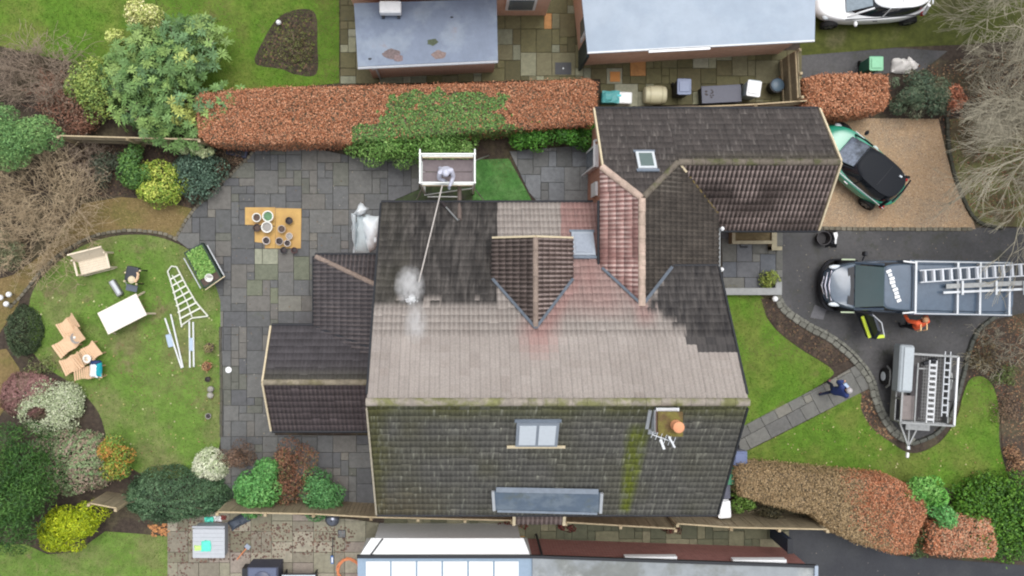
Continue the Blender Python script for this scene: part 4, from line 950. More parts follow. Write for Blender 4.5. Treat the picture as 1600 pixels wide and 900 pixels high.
def hatchback(root, L, Wd, Ht, paint, roofm, glassm=m_cglass, chrome=m_alu, hood=.98, ws=.62, wsg=None):
    hl, hw = L/2, Wd/2; belt = Ht*.6; bl = hl*.99
    xw = hl-hood                                     # foot of the windscreen
    def zb(x, y=0):                                  # top of the lower body: drops over the bonnet
        u = clamp((x-xw)/(hl-xw)); return belt-.12*u-.16*u**3+(.04*(1-(y/hw)**2))*u
    f = lambda dz: (lambda x, y: zb(x, y)+dz)
    body = loft([ring(hl-.08, -hl+.06, hw-.08, .22), ring(hl-.02, -hl+.02, hw-.03, .34), ring(hl, -hl, hw, .5),
                 ring(hl-.05, -hl+.03, hw-.015, 0, zf=f(-.12)), ring(hl-.1, -hl+.06, hw-.04, 0, zf=f(-.02)), ring(hl-.16, -hl+.1, hw-.09, 0, zf=f(.0))], zcap=lambda x, y: zb(x, y)).build('body', paint, root, smooth=50)
    xr_ = -hl+.1
    xt_f, xt_r = xw-ws, -hl+.38                       # roof ends
    n = 36
    glass = loft([ring(xw+.04, xr_+.06, hw-.12, belt-.03, tf=.86, tr=.9), ring((xw*.5+xt_f*.5)+.03, (xr_+xt_r)/2+.02, hw-.19, (belt+Ht)/2, tf=.9, tr=.9), ring(xt_f, xt_r, hw-.27, Ht-.06, tf=.93, tr=.92)], cap=False).build('windows', glassm, root, smooth=60)
    rf = loft([ring(xt_f+.01, xt_r-.02, hw-.262, Ht-.065, tf=.93, tr=.92), ring(xt_f-.03, xt_r+.0, hw-.28, Ht-.03, tf=.93, tr=.92)], zcap=lambda x, y: Ht-.03, crown=.035).build('roof', roofm, root, smooth=50)
    wsm = wsg or glassm
    MB().extrude([(xw+.0, -hw*.6, belt+.03), (xw+.0, hw*.6, belt+.03), (xt_f+.02, hw*.56, Ht-.06), (xt_f+.02, -hw*.56, Ht-.06)], (.03, 0, .035)).build('windscreen', wsm, root)
    for s in (-1, 1):
        MB().tube([(xw-.02, s*(hw-.2), belt), ((xw+xt_f)/2, s*(hw-.25), (belt+Ht)/2+.03), (xt_f-.03, s*(hw-.315), Ht-.05)], .035, 6).build('pillar', roofm, root)
        MB().tube([(-.25, s*(hw-.125), belt-.02), (-.3, s*(hw-.285), Ht-.07)], .03, 6).build('pillar', roofm, root)
        MB().tube([(xr_+.28, s*(hw-.16), belt), (xt_r+.08, s*(hw-.32), Ht-.07)], .06, 6).build('pillar', roofm, root)
        MB().tube([(xw+.05, s*(hw-.1), belt+.0), (0, s*(hw-.088), belt+.005), (xr_+.15, s*(hw-.15), belt+.01)], .018, 6).build('waist_trim', chrome, root)
        MB().ball((xw-.28, s*(hw+.1), belt+.06), (.07, .11, .08), 10, 7).build('mirror', roofm, root, smooth=60)
        MB().ball((hl*.8, s*hw*.66, .64), (.15, .12, .1), 12, 8).build('headlight', m_lens, root, smooth=60)
        MB().ball((-hl*.845, s*hw*.76, .74), (.09, .09, .14), 10, 8).build('tail_light', m_red, root, smooth=60)
        for x in (hl-.68, -hl+.66): wheel(root, x, s*(hw-.09), .31, .2)
        MB().box((-.02, s*(hw+.0), belt-.1), (.16, .03, .03)).build('door_handle', chrome, root)
    for x_ in (.32, -.75): MB().box((x_, 0, Ht+.003), (.012, hw*1.02, .012)).build('roof_seam', m_black, root)
    MB().box((hl-.02, 0, .42), (.06, 1.0, .14)).build('grille', m_black, root); MB().box((-hl+.005, 0, .55), (.03, .5, .11)).build('number_plate', m_yel, root)
    MB().tube([(xt_r-.05, -(hw-.36), Ht-.07), (xt_r-.09, 0, Ht-.05), (xt_r-.05, hw-.36, Ht-.07)], .035, 6).build('spoiler', roofm, root)
    MB().tube([(xw-.02, -.1, belt+.06), (xw-.14, .45, belt+.15)], .012, 5).build('wiper', m_black, root); MB().tube([(xw-.02, -.5, belt+.05), (xw-.14, .0, belt+.16)], .012, 5).build('wiper', m_black, root)
    return body
def carpaint(name, rgb, var=.02, rough=.25): 
    m = M(name, sr(*rgb), rough, var, 5, 0, spec=.5); m.node_tree.nodes['Principled BSDF'].inputs['Coat Weight'].default_value = .6; m.node_tree.nodes['Principled BSDF'].inputs['Coat Roughness'].default_value = .08; return m
p_green = carpaint('green_paint', (44, 146, 118)); p_blk = P('black_paint', (22, 26, 33), .6, 0, .04, .2); p_wht = carpaint('white_paint', (236, 238, 240)); p_blue = carpaint('blue_grey_paint', (78, 93, 110), .12)
c_ = W(1345, 257, .8)
car = thing('parked_car', (c_.x, c_.y, .02), 'small green hatchback with black roof on the tan gravel', 'car', rotz=R(139))
hatchback(car, 3.85, 1.75, 1.44, p_green, p_blk, hood=1.0, ws=.62, wsg=P('painted_reflection_windscreen', (112, 122, 138), .08, 0, .4, .9, base2=sr(40, 46, 54), scale2=.7, lo=.42, hi=.6))  # windscreen colour has a pale sky reflection painted in
MB().box((-1.2, -.35, 1.455), (.1, .06, .05), rz=.2).build('aerial', m_lens, car)
c_ = W(1360, 2, .8)
wc = thing('parked_car', (c_.x+.1, c_.y+.15, .014), 'white hatchback parked beside the pale flat roof', 'car', rotz=R(183))
hatchback(wc, 4.35, 1.82, 1.5, p_wht, p_wht, hood=1.1, ws=.75, chrome=m_black, wsg=P('pale_windscreen', (140, 154, 164), .08, 0, .15, .9))  # lighter glass colour here stands in for the sky mirrored in the windscreen

# van
c_ = W(1290, 446, .9)
van = thing('van', (c_.x, c_.y, .016), 'blue grey panel van with roof rack and open driver door', 'van', rotz=R(180-1.0))
# local x forward: nose at x=0, tail at x=-5.9 ; the photograph shows the nose to the left
VW, VH, VL = 1.0, 2.02, 6.3
hood_z = lambda x: 1.12-.28*clamp((x+.75)/.75)**1.6 if x > -.75 else 1.12
def zv(x, y=0): return hood_z(x)+.05*(1-(y/VW)**2)*clamp((x+1.2)/.5)
fv = lambda dz: (lambda x, y: zv(x, y)+dz)
loft([ring(-.06, -VL, VW-.06, .28, pf=5, tf=.8, tr=1), ring(0, -VL, VW, .5, pf=5, tf=.8, tr=1), ring(-.02, -VL, VW, .72, pf=5, tf=.8, tr=1), ring(-.08, -VL+.01, VW-.01, 0, zf=fv(-.1), pf=5, tf=.8, tr=1), ring(-.14, -VL+.02, VW-.05, 0, zf=fv(0), pf=5, tf=.78, tr=1)], zcap=lambda x, y: zv(x, y)).build('body', p_blue, van, smooth=45)
X0, X1 = -.97, -1.6                                # foot and head of the windscreen
loft([ring(X0, -VL+.03, VW-.06, 1.1, pf=9, tf=.9, tr=1), ring((X0+X1)/2, -VL+.03, VW-.1, 1.58, pf=9, tf=.93, tr=1), ring(X1-.02, -VL+.04, VW-.15, VH-.05, pf=9, tf=.96, tr=1)], cap=False).build('windows', m_cglass, van, smooth=40)
MB().extrude([(X0-.02, -.78, 1.17), (X0-.02, .78, 1.17), (X1-.04, .7, 1.985), (X1-.04, -.7, 1.985)], (.04, 0, .03)).build('windscreen', P('van_windscreen', (92, 110, 114), .06, 0, .0, .9, base2=sr(70, 86, 86), scale2=.35, lo=.3, hi=.8), van)
loft([ring(X1+.03, -VL+.02, VW-.14, VH-.06, pf=9, tf=.96, tr=1), ring(X1-.02, -VL+.05, VW-.19, VH, pf=9, tf=.96, tr=1)], zcap=lambda x, y: VH, crown=.03).build('roof', p_blue, van, smooth=40)
MB().prism([(-2.55, -VW+.005), (-VL+.02, -VW+.005), (-VL+.02, VW-.005), (-2.55, VW-.005)], 1.0, 1.95).build('load_bay', p_blue, van, bevel=.06, seg=2)
for s in (-1, 1):
    MB().tube([(X0, s*.86, 1.13), (X1-.02, s*.8, VH-.06)], .05, 6).build('pillar', p_blue, van)
    MB().ball((-.34, s*.69, .94), (.26, .09, .07), 12, 8).build('headlight', m_lens, van, smooth=60)
    for x in (-.95, -4.4): wheel(van, x, s*(VW-.1), .34, .22)
    MB().box((-.78, s*(VW-.02), .98), (.5, .05, .06)).build('wing_marking', P('pale_marking', (176, 190, 160), .5) if s < 0 else bpy.data.materials['pale_marking'], van)
    for k in range(4): MB().box((-3.1-.85*k, s*(VW+.0), .8), (.02, .02, .7)).build('panel_seam', m_dark, van)
for k, x in enumerate((-.0, -.07, -.16)):
    y = (.34, .48, .56)[k]; MB().tube([(x-.04, -y, .66+.13*k), (x+.06, 0, .67+.13*k), (x-.04, y, .66+.13*k)], .03, 6).build('grille_bar', P('chrome_bar', (206, 206, 220), .2, .7), van)
loft([ring(-.03, -1.6, VW-.02, .22, pf=4.2, tf=.74, tr=1), ring(.05, -1.6, VW+.02, .34, pf=4.2, tf=.76, tr=1), ring(.05, -1.6, VW+.02, .52, pf=4.2, tf=.76, tr=1), ring(.0, -1.6, VW-.03, .58, pf=4.2, tf=.74, tr=1)], cap=False).build('bumper', m_black, van, smooth=45)
for y in (-.42, .1): MB().tube([(X0+.05, y, 1.16), (X0-.14, y+.6, 1.28)], .014, 5).build('wiper', m_black, van)
MB().extrude([(X0+.26, -.66, 1.14), (X0+.26, .66, 1.14), (X0+.04, .72, 1.155), (X0+.04, -.72, 1.155)], (0, 0, .012)).build('scuttle', m_black, van)
MB().tube([(-1.2, -.95, 1.2), (-1.24, -1.14, 1.3)], .03, 6).build('mirror_arm', m_black, van); MB().box((-1.24, -1.2, 1.3), (.12, .16, .26)).build('mirror', m_black, van, bevel=.03)
MB().box((-2.58, 0, VH+.024), (.02, 1.5, .012)).build('roof_seam', m_dark, van)
for y_ in (-.3, .3): MB().box((-4.4, y_, VH-.0), (3.6, .05, .05)).build('roof_rib', p_blue, van)
rmk = MB()
for k in range(9):
    t = k/8; rmk.box((-1.76-.36*t+random.uniform(-.015, .015), -.56+1.04*t, VH+.032), (random.uniform(.13, .19), .105, .012), rz=R(18+random.uniform(-8, 8)))
rmk.build('roof_marking', m_white, van)
dr = MB(); dr.extrude([(-1.32, 1.0, .5), (-1.72, 1.92, .5), (-1.70, 1.93, 1.12), (-1.55, 1.6, 1.75), (-1.38, 1.1, 1.75), (-1.3, 1.0, 1.2)], (-.1, .04, 0))
door = dr.build('door', P('dark_door_lining', (40, 46, 58), .5), van)
MB().beam((-1.27, 1.12, 1.12), (-1.56, 1.9, 1.12), .11, .06).build('hi_vis_strip', m_yel, door)
MB().beam((-1.5, 1.06, 1.04), (-1.78, 1.86, 1.04), .34, .1).build('armrest', P('door_trim', (44, 50, 64), .6), door); MB().box((-1.98, 1.86, 1.0), (.32, .12, .1), rz=.1).build('hi_vis_strip', m_yel, door)
MB().tube([(-1.7, 1.04, 1.0), (-2.05, 1.35, 1.0), (-2.16, 1.85, 1.0)], .025, 6).build('door_edge', m_alu, door)
MB().box((-1.72, 1.4, .8), (.34, .6, .3), rz=.4).build('door_pocket', P('dark_lining', (34, 38, 50), .6), door, bevel=.05)
# roof rack
rk = thing('roof_rack', (0, 0, 0), 'aluminium roof rack bars bolted across the van', 'roof rack')
rk.location = van.location; rk.rotation_euler = van.rotation_euler
zr = VH+.16
for x in (-2.65, -4.15, -4.95, -6.0): MB().box((x, 0, zr), (.07, 1.84, .05)).build('crossbar', m_alu, rk)
for x in (-2.65, -4.15, -4.95, -6.0):
    for y in (-.86, .86): MB().box((x, y, zr-.08), (.06, .06, .18)).build('bracket', m_alu, rk)
for y in (-.93, .93): MB().tube([(-2.6, y, zr), (-6.1, y, zr)], .025, 6).build('side_rail', m_alu, rk)
for y in (-.93, .93): MB().tube([(-2.65, y*.95, zr), (-2.25, y, zr-.1)], .03, 6).build('stay', m_white, rk)
def ladder(name, label, loc, rz, L, wd, z, rung=.28, mat=m_alu, rail=.07, group=None, rungd=.045):
    l = thing(name, loc, label, 'ladder', group, rotz=rz)
    for s in (-1, 1): MB().box((0, s*wd/2, z), (L, .035, rail)).build('rail', mat, l)
    me = MB().tube([(0, -wd/2, z), (0, wd/2, z)], rungd, 6).mesh('rung', mat); n = int(L/rung)
    for i in range(n): link('rung', me, l, (-L/2+rung*(i+.6), 0, 0))
    return l
q = W(1547, 425, 2.3); ladder('ladder', 'wide aluminium ladder lying along the van roof rack', (q.x, q.y, 0), R(3.6), 5.0, .42, 2.28, .31, P('pale_aluminium', (196, 200, 206), .4, .35), .09, rungd=.07)
bl = thing('scaffold_boards', (q.x+.3, q.y-.5, 0), 'two long alloy boards strapped beside the ladder on the van', 'boards'); 
MB().box((.25, .08, 2.26), (4.2, .16, .06), rz=R(2.5)).build('board', m_galv, bl); MB().box((.2, -.14, 2.26), (4.3, .08, .06), rz=R(2.5)).build('board', m_alu, bl)
for x in (-1.3, -.1, .9): MB().box((x, -.06, 2.33), (.07, .5, .05)).build('clamp', m_alu, bl)

# trailer: cage with ladders, tool box, drawbar
c_ = W(1441, 606, .8)
tl = thing('trailer', (c_.x, c_.y, .016), 'galvanised cage trailer with drawbar pointing at the lawn', 'trailer', rotz=R(-3.5))
TWd, TL, TH = 1.98, 2.55, 1.25
MB().box((0, 0, .5), (TWd, TL, .06)).build('floor', M('trailer_floor', sr(92,90,90), .6, .2, 6, .1), tl)
for s in (-1, 1):
    MB().box((s*TWd/2, 0, .68), (.04, TL, .34)).build('side_panel', m_galv, tl); MB().box((0, s*TL/2, .68), (TWd, .04, .34)).build('end_panel', m_galv, tl)
    MB().box((s*TWd/2, 0, TH), (.07, TL, .06)).build('top_rail', m_galv if s < 0 else P('white_rail', (222, 224, 226), .4), tl); MB().box((0, s*TL/2, TH), (TWd, .07, .06)).build('top_rail', m_galv, tl)
    for k in range(4): MB().box((s*TWd/2, -TL/2+TL*k/3, .88), (.04, .05, .74)).build('upright', m_galv, tl)
for s in (-1, 1):
    wv = MB(); n = 20; x = s*(TWd/2+.16)
    wv.tube([(x-.09, .3, .31), (x+.09, .3, .31)], .31, 22); wo = wv.build('wheel', m_tyre, tl); MB().tube([(x+s*.088, .3, .31), (x+s*.1, .3, .31)], .17, 18).build('rim', m_lens, wo)
    MB().tube([(x, .3-.4, .4), (x, .3-.28, .62), (x, .3, .68), (x, .3+.28, .62), (x, .3+.4, .4)], .04, 6).build('mudguard', m_galv, tl)
bm_ = P('toolbox_paint', (150, 158, 163), .45)
MB().box((-.92, .72, 1.06), (.52, 1.75, .5)).build('toolbox', bm_, tl, bevel=.05); MB().box((-.86, .72, 1.33), (.36, 1.6, .03)).build('toolbox_lid', P('toolbox_lid_paint', (170, 178, 183), .4), tl, bevel=.01)
MB().box((-.62, -.75, .95), (.5, .9, .05)).build('tray', M('tray_ply', sr(128,120,118), .7, .15, 5, .1), tl)
MB().box((-.2, -.15, .7), (.42, 1.9, .05)).build('ramp', M('ramp_grid', sr(70,66,68), .7, .2, 8, .2), tl)
for x in (-.42, .02): MB().box((x, -.15, TH-.1), (.05, 2.2, .05)).build('inner_rail', m_galv, tl)
MB().box((-.2, .75, TH-.1), (.44, .05, .05)).build('inner_rail', m_galv, tl)
mesh_ = MB()
for i in range(9): mesh_.box((.05+.1*i, 0, .56), (.012, TL-.1, .012))
for i in range(20): mesh_.box((.5, -TL/2+.1+.125*i, .575), (.95, .012, .012))
mesh_.build('mesh_floor', m_galv, tl)
MB().ball((.4, 1.05, .72), (.16, .1, .09), 10, 6).build('coupling', m_black, tl); MB().box((.15, .95, .72), (.3, .12, .12), rz=.4).build('winch', m_dark, tl)
for s in (-1, 1): MB().beam((s*.42-.25, -TL/2, .5), (-.25, -TL/2-.98, .5), .06, .08).build('drawbar', m_galv, tl)
MB().beam((-.25, -TL/2, .5), (-.25, -TL/2-.9, .5), .05, .06).build('drawbar', m_galv, tl)
MB().box((0.0, -TL/2-.2, .62), (.9, .28, .06)).build('ladder_rack', m_galv, tl)
MB().tube([(-.25, -TL/2-.98, .52), (-.25, -TL/2-1.1, .55)], .07, 8).build('hitch', m_alu, tl); MB().box((-.25, -TL/2-1.32, .5), (.1, .2, .12)).build('hitch_cover', m_white, tl, bevel=.02)
q = W(1456, 612, 1.35); ladder('ladder', 'narrow white ladder lying along the trailer', (q.x, q.y, 0), R(90-3.5), 2.3, .26, 1.32, .2, P('pale_ladder', (206, 208, 210), .4), .05, rungd=.05)
q = W(1478, 600, 1.2); ladder('ladder', 'alloy ladder standing against the trailer side rail', (q.x, q.y, 0), R(90-3.5), 2.4, .2, 1.2, .26, m_alu, .05, rungd=.04)
# ---------------------------------------------------------------- vegetation
def unit(v): return v/np.maximum(np.linalg.norm(v, axis=1, keepdims=True), 1e-9)
def leaf_quads(c, nrm, ln, wd, col, dirs=None, fold=.0):
    """one rhombic leaf per point"""
    n = len(c); nrm = unit(nrm)
    if dirs is None: dirs = rng.normal(size=(n, 3))
    a = unit(dirs-nrm*np.sum(dirs*nrm, 1, keepdims=True)); b = np.cross(nrm, a)
    ln = np.broadcast_to(ln, (n,))[:, None]; wd = np.broadcast_to(wd, (n,))[:, None]
    V = np.empty((n*4, 3)); V[0::4] = c-a*ln*.5; V[1::4] = c+b*wd*.5+a*ln*.06; V[2::4] = c+a*ln*.5-nrm*ln*fold; V[3::4] = c-b*wd*.5+a*ln*.06
    return V, np.arange(n*4).reshape(-1, 4), np.repeat(col, 4, 0)
def pick(cols, n, var=.22, idx=None):
    c = np.array(cols, float)
    return c[rng.integers(0, len(c), n) if idx is None else idx]*rng.uniform(1-var, 1+var, (n, 1))
def lumps(rx, ry, hz, k, rl=(.28, .45), flat=1.0, seedz=.35):
    out = []
    for i in range(k):
        a = rng.uniform(0, 6.283); r = math.sqrt(rng.uniform(0, 1))*.78; x, y = r*math.cos(a)*rx, r*math.sin(a)*ry
        top = hz*math.sqrt(max(.05, 1-(r*.95)**2)); s = rng.uniform(*rl)*min(rx, ry)
        out.append((x, y, max(s*.6, top-s*.8), s))
    return out
def shell_pts(L, n, hz, up=.15, inner=.35):
    w_ = np.array([l[3]**2 for l in L]); idx = rng.choice(len(L), n, p=w_/w_.sum()); Ln = np.array(L)[idx]
    d = unit(rng.normal(size=(n, 3))); d[:, 2] = np.abs(d[:, 2])*1.1-.35; d = unit(d)
    rad = Ln[:, 3]*(1-inner*rng.random(n)**2)
    p = Ln[:, :3]+d*rad[:, None]; p[:, 2] = np.maximum(p[:, 2], .06)
    nr = d*.8+rng.normal(size=(n, 3))*.45; nr[:, 2] += up
    return p, nr, idx
def stems(parent, rx, ry, hz, n=9, r=.018, mat=None, name='stem'):
    mb = MB()
    for i in range(n):
        a = random.uniform(0, 6.28); q = random.uniform(.3, .8); mb.tube([(.08*math.cos(a)*rx, .08*math.sin(a)*ry, 0), (.4*q*rx*math.cos(a), .4*q*ry*math.sin(a), hz*.45), (q*rx*math.cos(a+.3), q*ry*math.sin(a+.3), hz*.8)], [r, r*.8, r*.4], 4)
    mb.build(name, mat or m_bark, parent)
def shrub(name, label, cat, px, py, rx, ry, hz, cols, n, ln, wd, k=14, group=None, var=.22, up=.15, rot=0., rl=(.34, .54), hole=None, cluster_cols=True, zref=None, inner=.35, dirs_up=0, mat=None, dome=False):
    """px,py,rx,ry in photo pixels as seen from above; hz height in metres"""
    zc = hz*.6 if zref is None else zref; n = int(n*1.7); k = int(k*1.25)
    c = W(px, py, zc); s = (H-zc)/F; rx, ry = rx*s*(1.04 if dome else 1.2), ry*s*(1.04 if dome else 1.2)
    root = thing(name, (c.x, c.y, 0), label, cat, group, rotz=rot)
    L = lumps(rx, ry, hz, k, rl)
    p, nr, idx = shell_pts(L, n, hz, up, inner)
    if dome:
        d = unit(rng.normal(size=(n, 3))); d[:, 2] = np.abs(d[:, 2]); az = np.arctan2(d[:, 1], d[:, 0])
        bmp = np.array([.76+.28*vn(a*2.2+20+hz*7, e*3.1+7)+.16*vn(a*6+3, e*8+40) for a, e in zip(az, d[:, 2])])-.16*rng.random(n)**2
        p = d*np.array([rx, ry, hz*.92])*bmp[:, None]; p[:, 2] = np.maximum(p[:, 2], .05); nr = d*.9/np.array([rx, ry, hz])*min(rx, ry)+rng.normal(size=(n, 3))*.4+np.array([0, 0, up])
        idx = ((az+math.pi)*len(L)/6.29).astype(int) % len(L)
    if hole is not None:
        q = ((p[:, 0]-hole[0]*rx)/(hole[2]*rx))**2+((p[:, 1]-hole[1]*ry)/(hole[3]*ry))**2 > rng.uniform(.6, 1.1, n); p, nr, idx = p[q], nr[q], idx[q]; n = len(p)
    ci = rng.integers(0, len(cols), len(L))[idx]; mixm = rng.random(n) < .45; ci[mixm] = rng.integers(0, len(cols), mixm.sum())
    col = pick(cols, n, var, ci)
    out_ = rng.random(n) < .05; p[out_] = p[out_]*np.array([1, 1, 1])+unit(p[out_]-np.array([0, 0, hz*.3]))*rng.uniform(.02, .14, (out_.sum(), 1))*min(rx, ry)
    p[:, 2] = np.maximum(p[:, 2], .04); szv = rng.uniform(.6, 1.35, n)
    d = None
    if dirs_up: d = rng.normal(size=(n, 3)); d[:, 2] += dirs_up
    V, Fc, cc = leaf_quads(p, nr, szv*ln, wd*szv*rng.uniform(.8, 1.2, n), col, d, .12)
    link('crown', fast_mesh('crown', V, Fc, mat or m_leaf, cc), root)
    stems(root, rx, ry, hz)
    return root
def rosette_shrub(name, label, cat, px, py, rx, ry, hz, cols, n, leafn, ln, wd, k=20, accents=(), rl=(.22, .36), parent=None):
    zc = hz*.6; c = W(px, py, zc); s = (H-zc)/F; rx, ry = rx*s*1.16, ry*s*1.14
    root = thing(name, (c.x, c.y, 0), label, cat); L = lumps(rx, ry, hz, k, rl); p, nr, idx = shell_pts(L, n, hz, .3, .5)
    nr = unit(nr+np.array([0, 0, .5])); base = pick(cols, n, .18, rng.integers(0, len(cols), len(L))[idx])
    for ax, ay, ar, ac in accents:
        m = ((p[:, 0]-ax*rx)**2+(p[:, 1]-ay*ry)**2) < (ar*rx)**2; m &= rng.random(n) < .75; base[m] = pick([ac], m.sum(), .15)
    t = unit(np.cross(nr, rng.normal(size=(n, 3)))); b = np.cross(nr, t); Vs, Fs, Cs = [], [], []; o = 0
    for j in range(leafn):
        a = 2*math.pi*j/leafn+rng.uniform(-.2, .2, n); d = t*np.cos(a)[:, None]+b*np.sin(a)[:, None]; l = ln*rng.uniform(.75, 1.2, n)
        dd = unit(d+nr*rng.uniform(-.15, .45, (n, 1))); nn = unit(nr-d*.25)
        V, Fc, cc = leaf_quads(p+dd*l[:, None]*.52, nn, l, wd, base*rng.uniform(.8, 1.2, (n, 1)), dd, .15); Vs.append(V); Fs.append(Fc+o); Cs.append(cc); o += len(V)
    link('crown', fast_mesh('crown', np.concatenate(Vs), np.concatenate(Fs), m_leaf, np.concatenate(Cs)), root); stems(root, rx, ry, hz, 14, .03); return root
def hedge(name, label, poly, z, cols, n, ln, wd, cat='hedge', colfn=None, core=None, bumpy=.08, side=.5, edge_round=.2, kind=None):
    """clipped hedge: leaf shell over top and sides of a footprint polygon given at its top"""
    ws = [W(p[0], p[1], z) for p in poly]; c = sum(ws, Vector())/len(ws); root = thing(name, (c.x, c.y, 0), label, cat)
    xs = [v.x-c.x for v in ws]; ys = [v.y-c.y for v in ws]; pl = list(zip(xs, ys))
    cr = MB(); inn = [(x*(1-.12/max(.3, math.hypot(x, y))), y*(1-.12/max(.3, math.hypot(x, y)))) for x, y in pl]
    cr.prism(inn, 0, z-.22); cr.build('branches', core or m_bark, root)
    ntop = int(n*(1-side)); q = []
    while len(q) < ntop:
        x, y = random.uniform(min(xs), max(xs)), random.uniform(min(ys), max(ys))
        if inpoly(x, y, pl): q.append((x, y))
    q = np.array(q); e = np.array(pl+[pl[0]]); dist = np.full(len(q), 9.)
    for i in range(len(pl)):
        a, b = e[i], e[i+1]; ab = b-a; t = np.clip(((q-a)@ab)/(ab@ab), 0, 1); dist = np.minimum(dist, np.linalg.norm(q-(a+t[:, None]*ab), axis=1))
    bump = np.array([vn(x*2.2+50, y*2.2+9) for x, y in q])*bumpy*2+np.array([vn(x*6+50, y*6+9) for x, y in q])*bumpy
    zt = z-edge_round*np.clip(1-dist/edge_round, 0, 1)**2-.08+bump-rng.random(len(q))**2*.14
    P1 = np.column_stack([q, zt]); N1 = rng.normal(size=(len(q), 3))*.5+np.array([0, 0, .9])
    per = np.linalg.norm(np.diff(e, axis=0), axis=1); ns = n-ntop; si = rng.choice(len(pl), ns, p=per/per.sum()); t = rng.random(ns)[:, None]
    a, b = e[si], e[si+1]; ab = b-a; nrm2 = np.column_stack([ab[:, 1], -ab[:, 0]])/np.maximum(np.linalg.norm(ab, axis=1, keepdims=True), 1e-6)
    ar = sum(pl[i][0]*pl[(i+1) % len(pl)][1]-pl[(i+1) % len(pl)][0]*pl[i][1] for i in range(len(pl))); nrm2 *= 1 if ar > 0 else -1
    P2 = np.column_stack([a+ab*t+nrm2*rng.uniform(-.14, .06, (ns, 1)), rng.uniform(.05, z-.05, ns)]); N2 = np.column_stack([nrm2, np.full(ns, .4)])+rng.normal(size=(ns, 3))*.45
    Pn = np.concatenate([P1, P2]); Nn = np.concatenate([N1, N2]); m = len(Pn)
    if colfn:
        col = np.empty((m, 3))
        for i in range(m):
            ppx = PX(Pn[i, 0]+c.x, Pn[i, 1]+c.y, Pn[i, 2]); col[i] = colfn(ppx[0], ppx[1])
        col *= rng.uniform(.88, 1.1, (m, 1))
    else: col = pick(cols, m, .25)
    V, Fc, cc = leaf_quads(Pn, Nn, rng.uniform(.7, 1.2, m)*ln, wd*rng.uniform(.8, 1.2, m), col, None, .2)
    o = link('leaves', fast_mesh('leaves', V, Fc, m_leaf, cc), root); o['kind'] = 'stuff'
    return root
COPPER = [sr(182,122,86), sr(194,140,106), sr(168,108,76), sr(202,150,118), sr(150,98,70)]
IVY = [sr(98,140,70), sr(114,154,82), sr(82,122,62), sr(132,164,96)]
TAN = [sr(164,140,104), sr(150,126,92), sr(176,152,116), sr(138,118,84)]
def copper_main(x, y):
    g = clamp((1-abs(x-692)/140.)*2.2)*clamp((y-130)/24.)
    if y > 190 and 550 < x < 805: g = max(g, clamp((y-185)/14.))
    if y > 190 and x > 800: g = max(g, .4)
    if vn(x*.06, y*.08)*.7+vn(x*.2, y*.2)*.3 < g*.9-.05 and random.random() < .9: return random.choice(IVY)
    return random.choice(COPPER)
hedge('copper_hedge', 'long clipped copper beech hedge with a green ivy patch', [(302,152),(310,144),(420,134),(560,132),(760,128),(920,121),(934,128),(934,178),(926,194),(790,202),(640,216),(540,222),(330,224),(308,214)], 1.9, COPPER, 52000, .068, .048, colfn=copper_main, bumpy=.05, side=.42)
shrub('laurel_bush', 'green laurel spilling from the hedge beside the scaffold tower', 'bush', 640, 226, 104, 24, 1.75, [sr(98,140,64), sr(114,154,76), sr(84,124,58), sr(130,164,90)], 7000, .085, .05, 24, rl=(.5, .9))
shrub('laurel_bush', 'bright green laurel at the foot of the hedge near the wing', 'bush', 868, 210, 64, 19, 1.4, [sr(74,128,44), sr(92,146,56), sr(60,104,40)], 4200, .1, .05, 18, rl=(.5, .9))
hedge('copper_hedge', 'short copper beech hedge above the gravel pad', [(1256,122),(1290,114),(1350,113),(1390,116),(1394,150),(1384,172),(1330,180),(1262,176)], 1.6, COPPER, 10500, .08, .055, bumpy=.07)
def south_hedge(x, y):
    t = clamp((x-1320+30*(vn(x*.05, y*.05)-.5)-(y-780)*.35)/60.)
    if x > 1470: return random.choice([sr(204,138,104), sr(196,150,118), sr(176,116,88), sr(186,156,128)])
    return random.choice(COPPER+[sr(192,120,84)]) if random.random() < t else random.choice(TAN)
hedge('beech_hedge', 'tan to orange beech hedge along the dark side drive', [(1150,740),(1160,728),(1230,734),(1330,744),(1400,750),(1440,770),(1452,800),(1440,830),(1430,866),(1400,868),(1340,850),(1300,832),(1270,806),(1200,790),(1156,775)], 1.5, TAN, 32000, .075, .038, colfn=south_hedge, bumpy=.1)
hedge('beech_hedge', 'pinkish orange low hedge end by the dark road', [(1452,818),(1490,806),(1550,812),(1562,850),(1556,872),(1500,872),(1450,866)], 1.1, COPPER, 6500, .09, .05, colfn=south_hedge, bumpy=.12)
shrub('green_shrub', 'bright green seedling poking from the orange hedge', 'shrub', 1446, 766, 32, 17, 1.9, [sr(104,166,72), sr(126,176,90), sr(88,150,66)], 1700, .11, .06, 9, rl=(.5, .8))
shrub('green_shrub', 'green tuft between the two orange hedges', 'shrub', 1466, 798, 19, 20, 1.7, [sr(92,156,84), sr(110,170,96)], 1000, .11, .06, 7, rl=(.5, .8))
shrub('green_shrub', 'dull green shrub at the foot of the hedge by the dark road', 'shrub', 1438, 842, 17, 24, 1.0, [sr(84,104,60), sr(70,92,56)], 900, .07, .035, 7, rl=(.5, .8))
shrub('ivy_bush', 'ivy covered bank at the lower right corner', 'bush', 1565, 812, 62, 62, 1.0, [sr(76,122,36), sr(94,136,44), sr(64,104,34), sr(58,92,36)], 9000, .1, .065, 40, rl=(.28, .45))
shrub('ivy_bush', 'small green bush at the house end of the tan hedge', 'bush', 1160, 772, 18, 26, 1.2, [sr(92,124,52), sr(110,140,64)], 1400, .08, .05, 9, rl=(.45, .7))
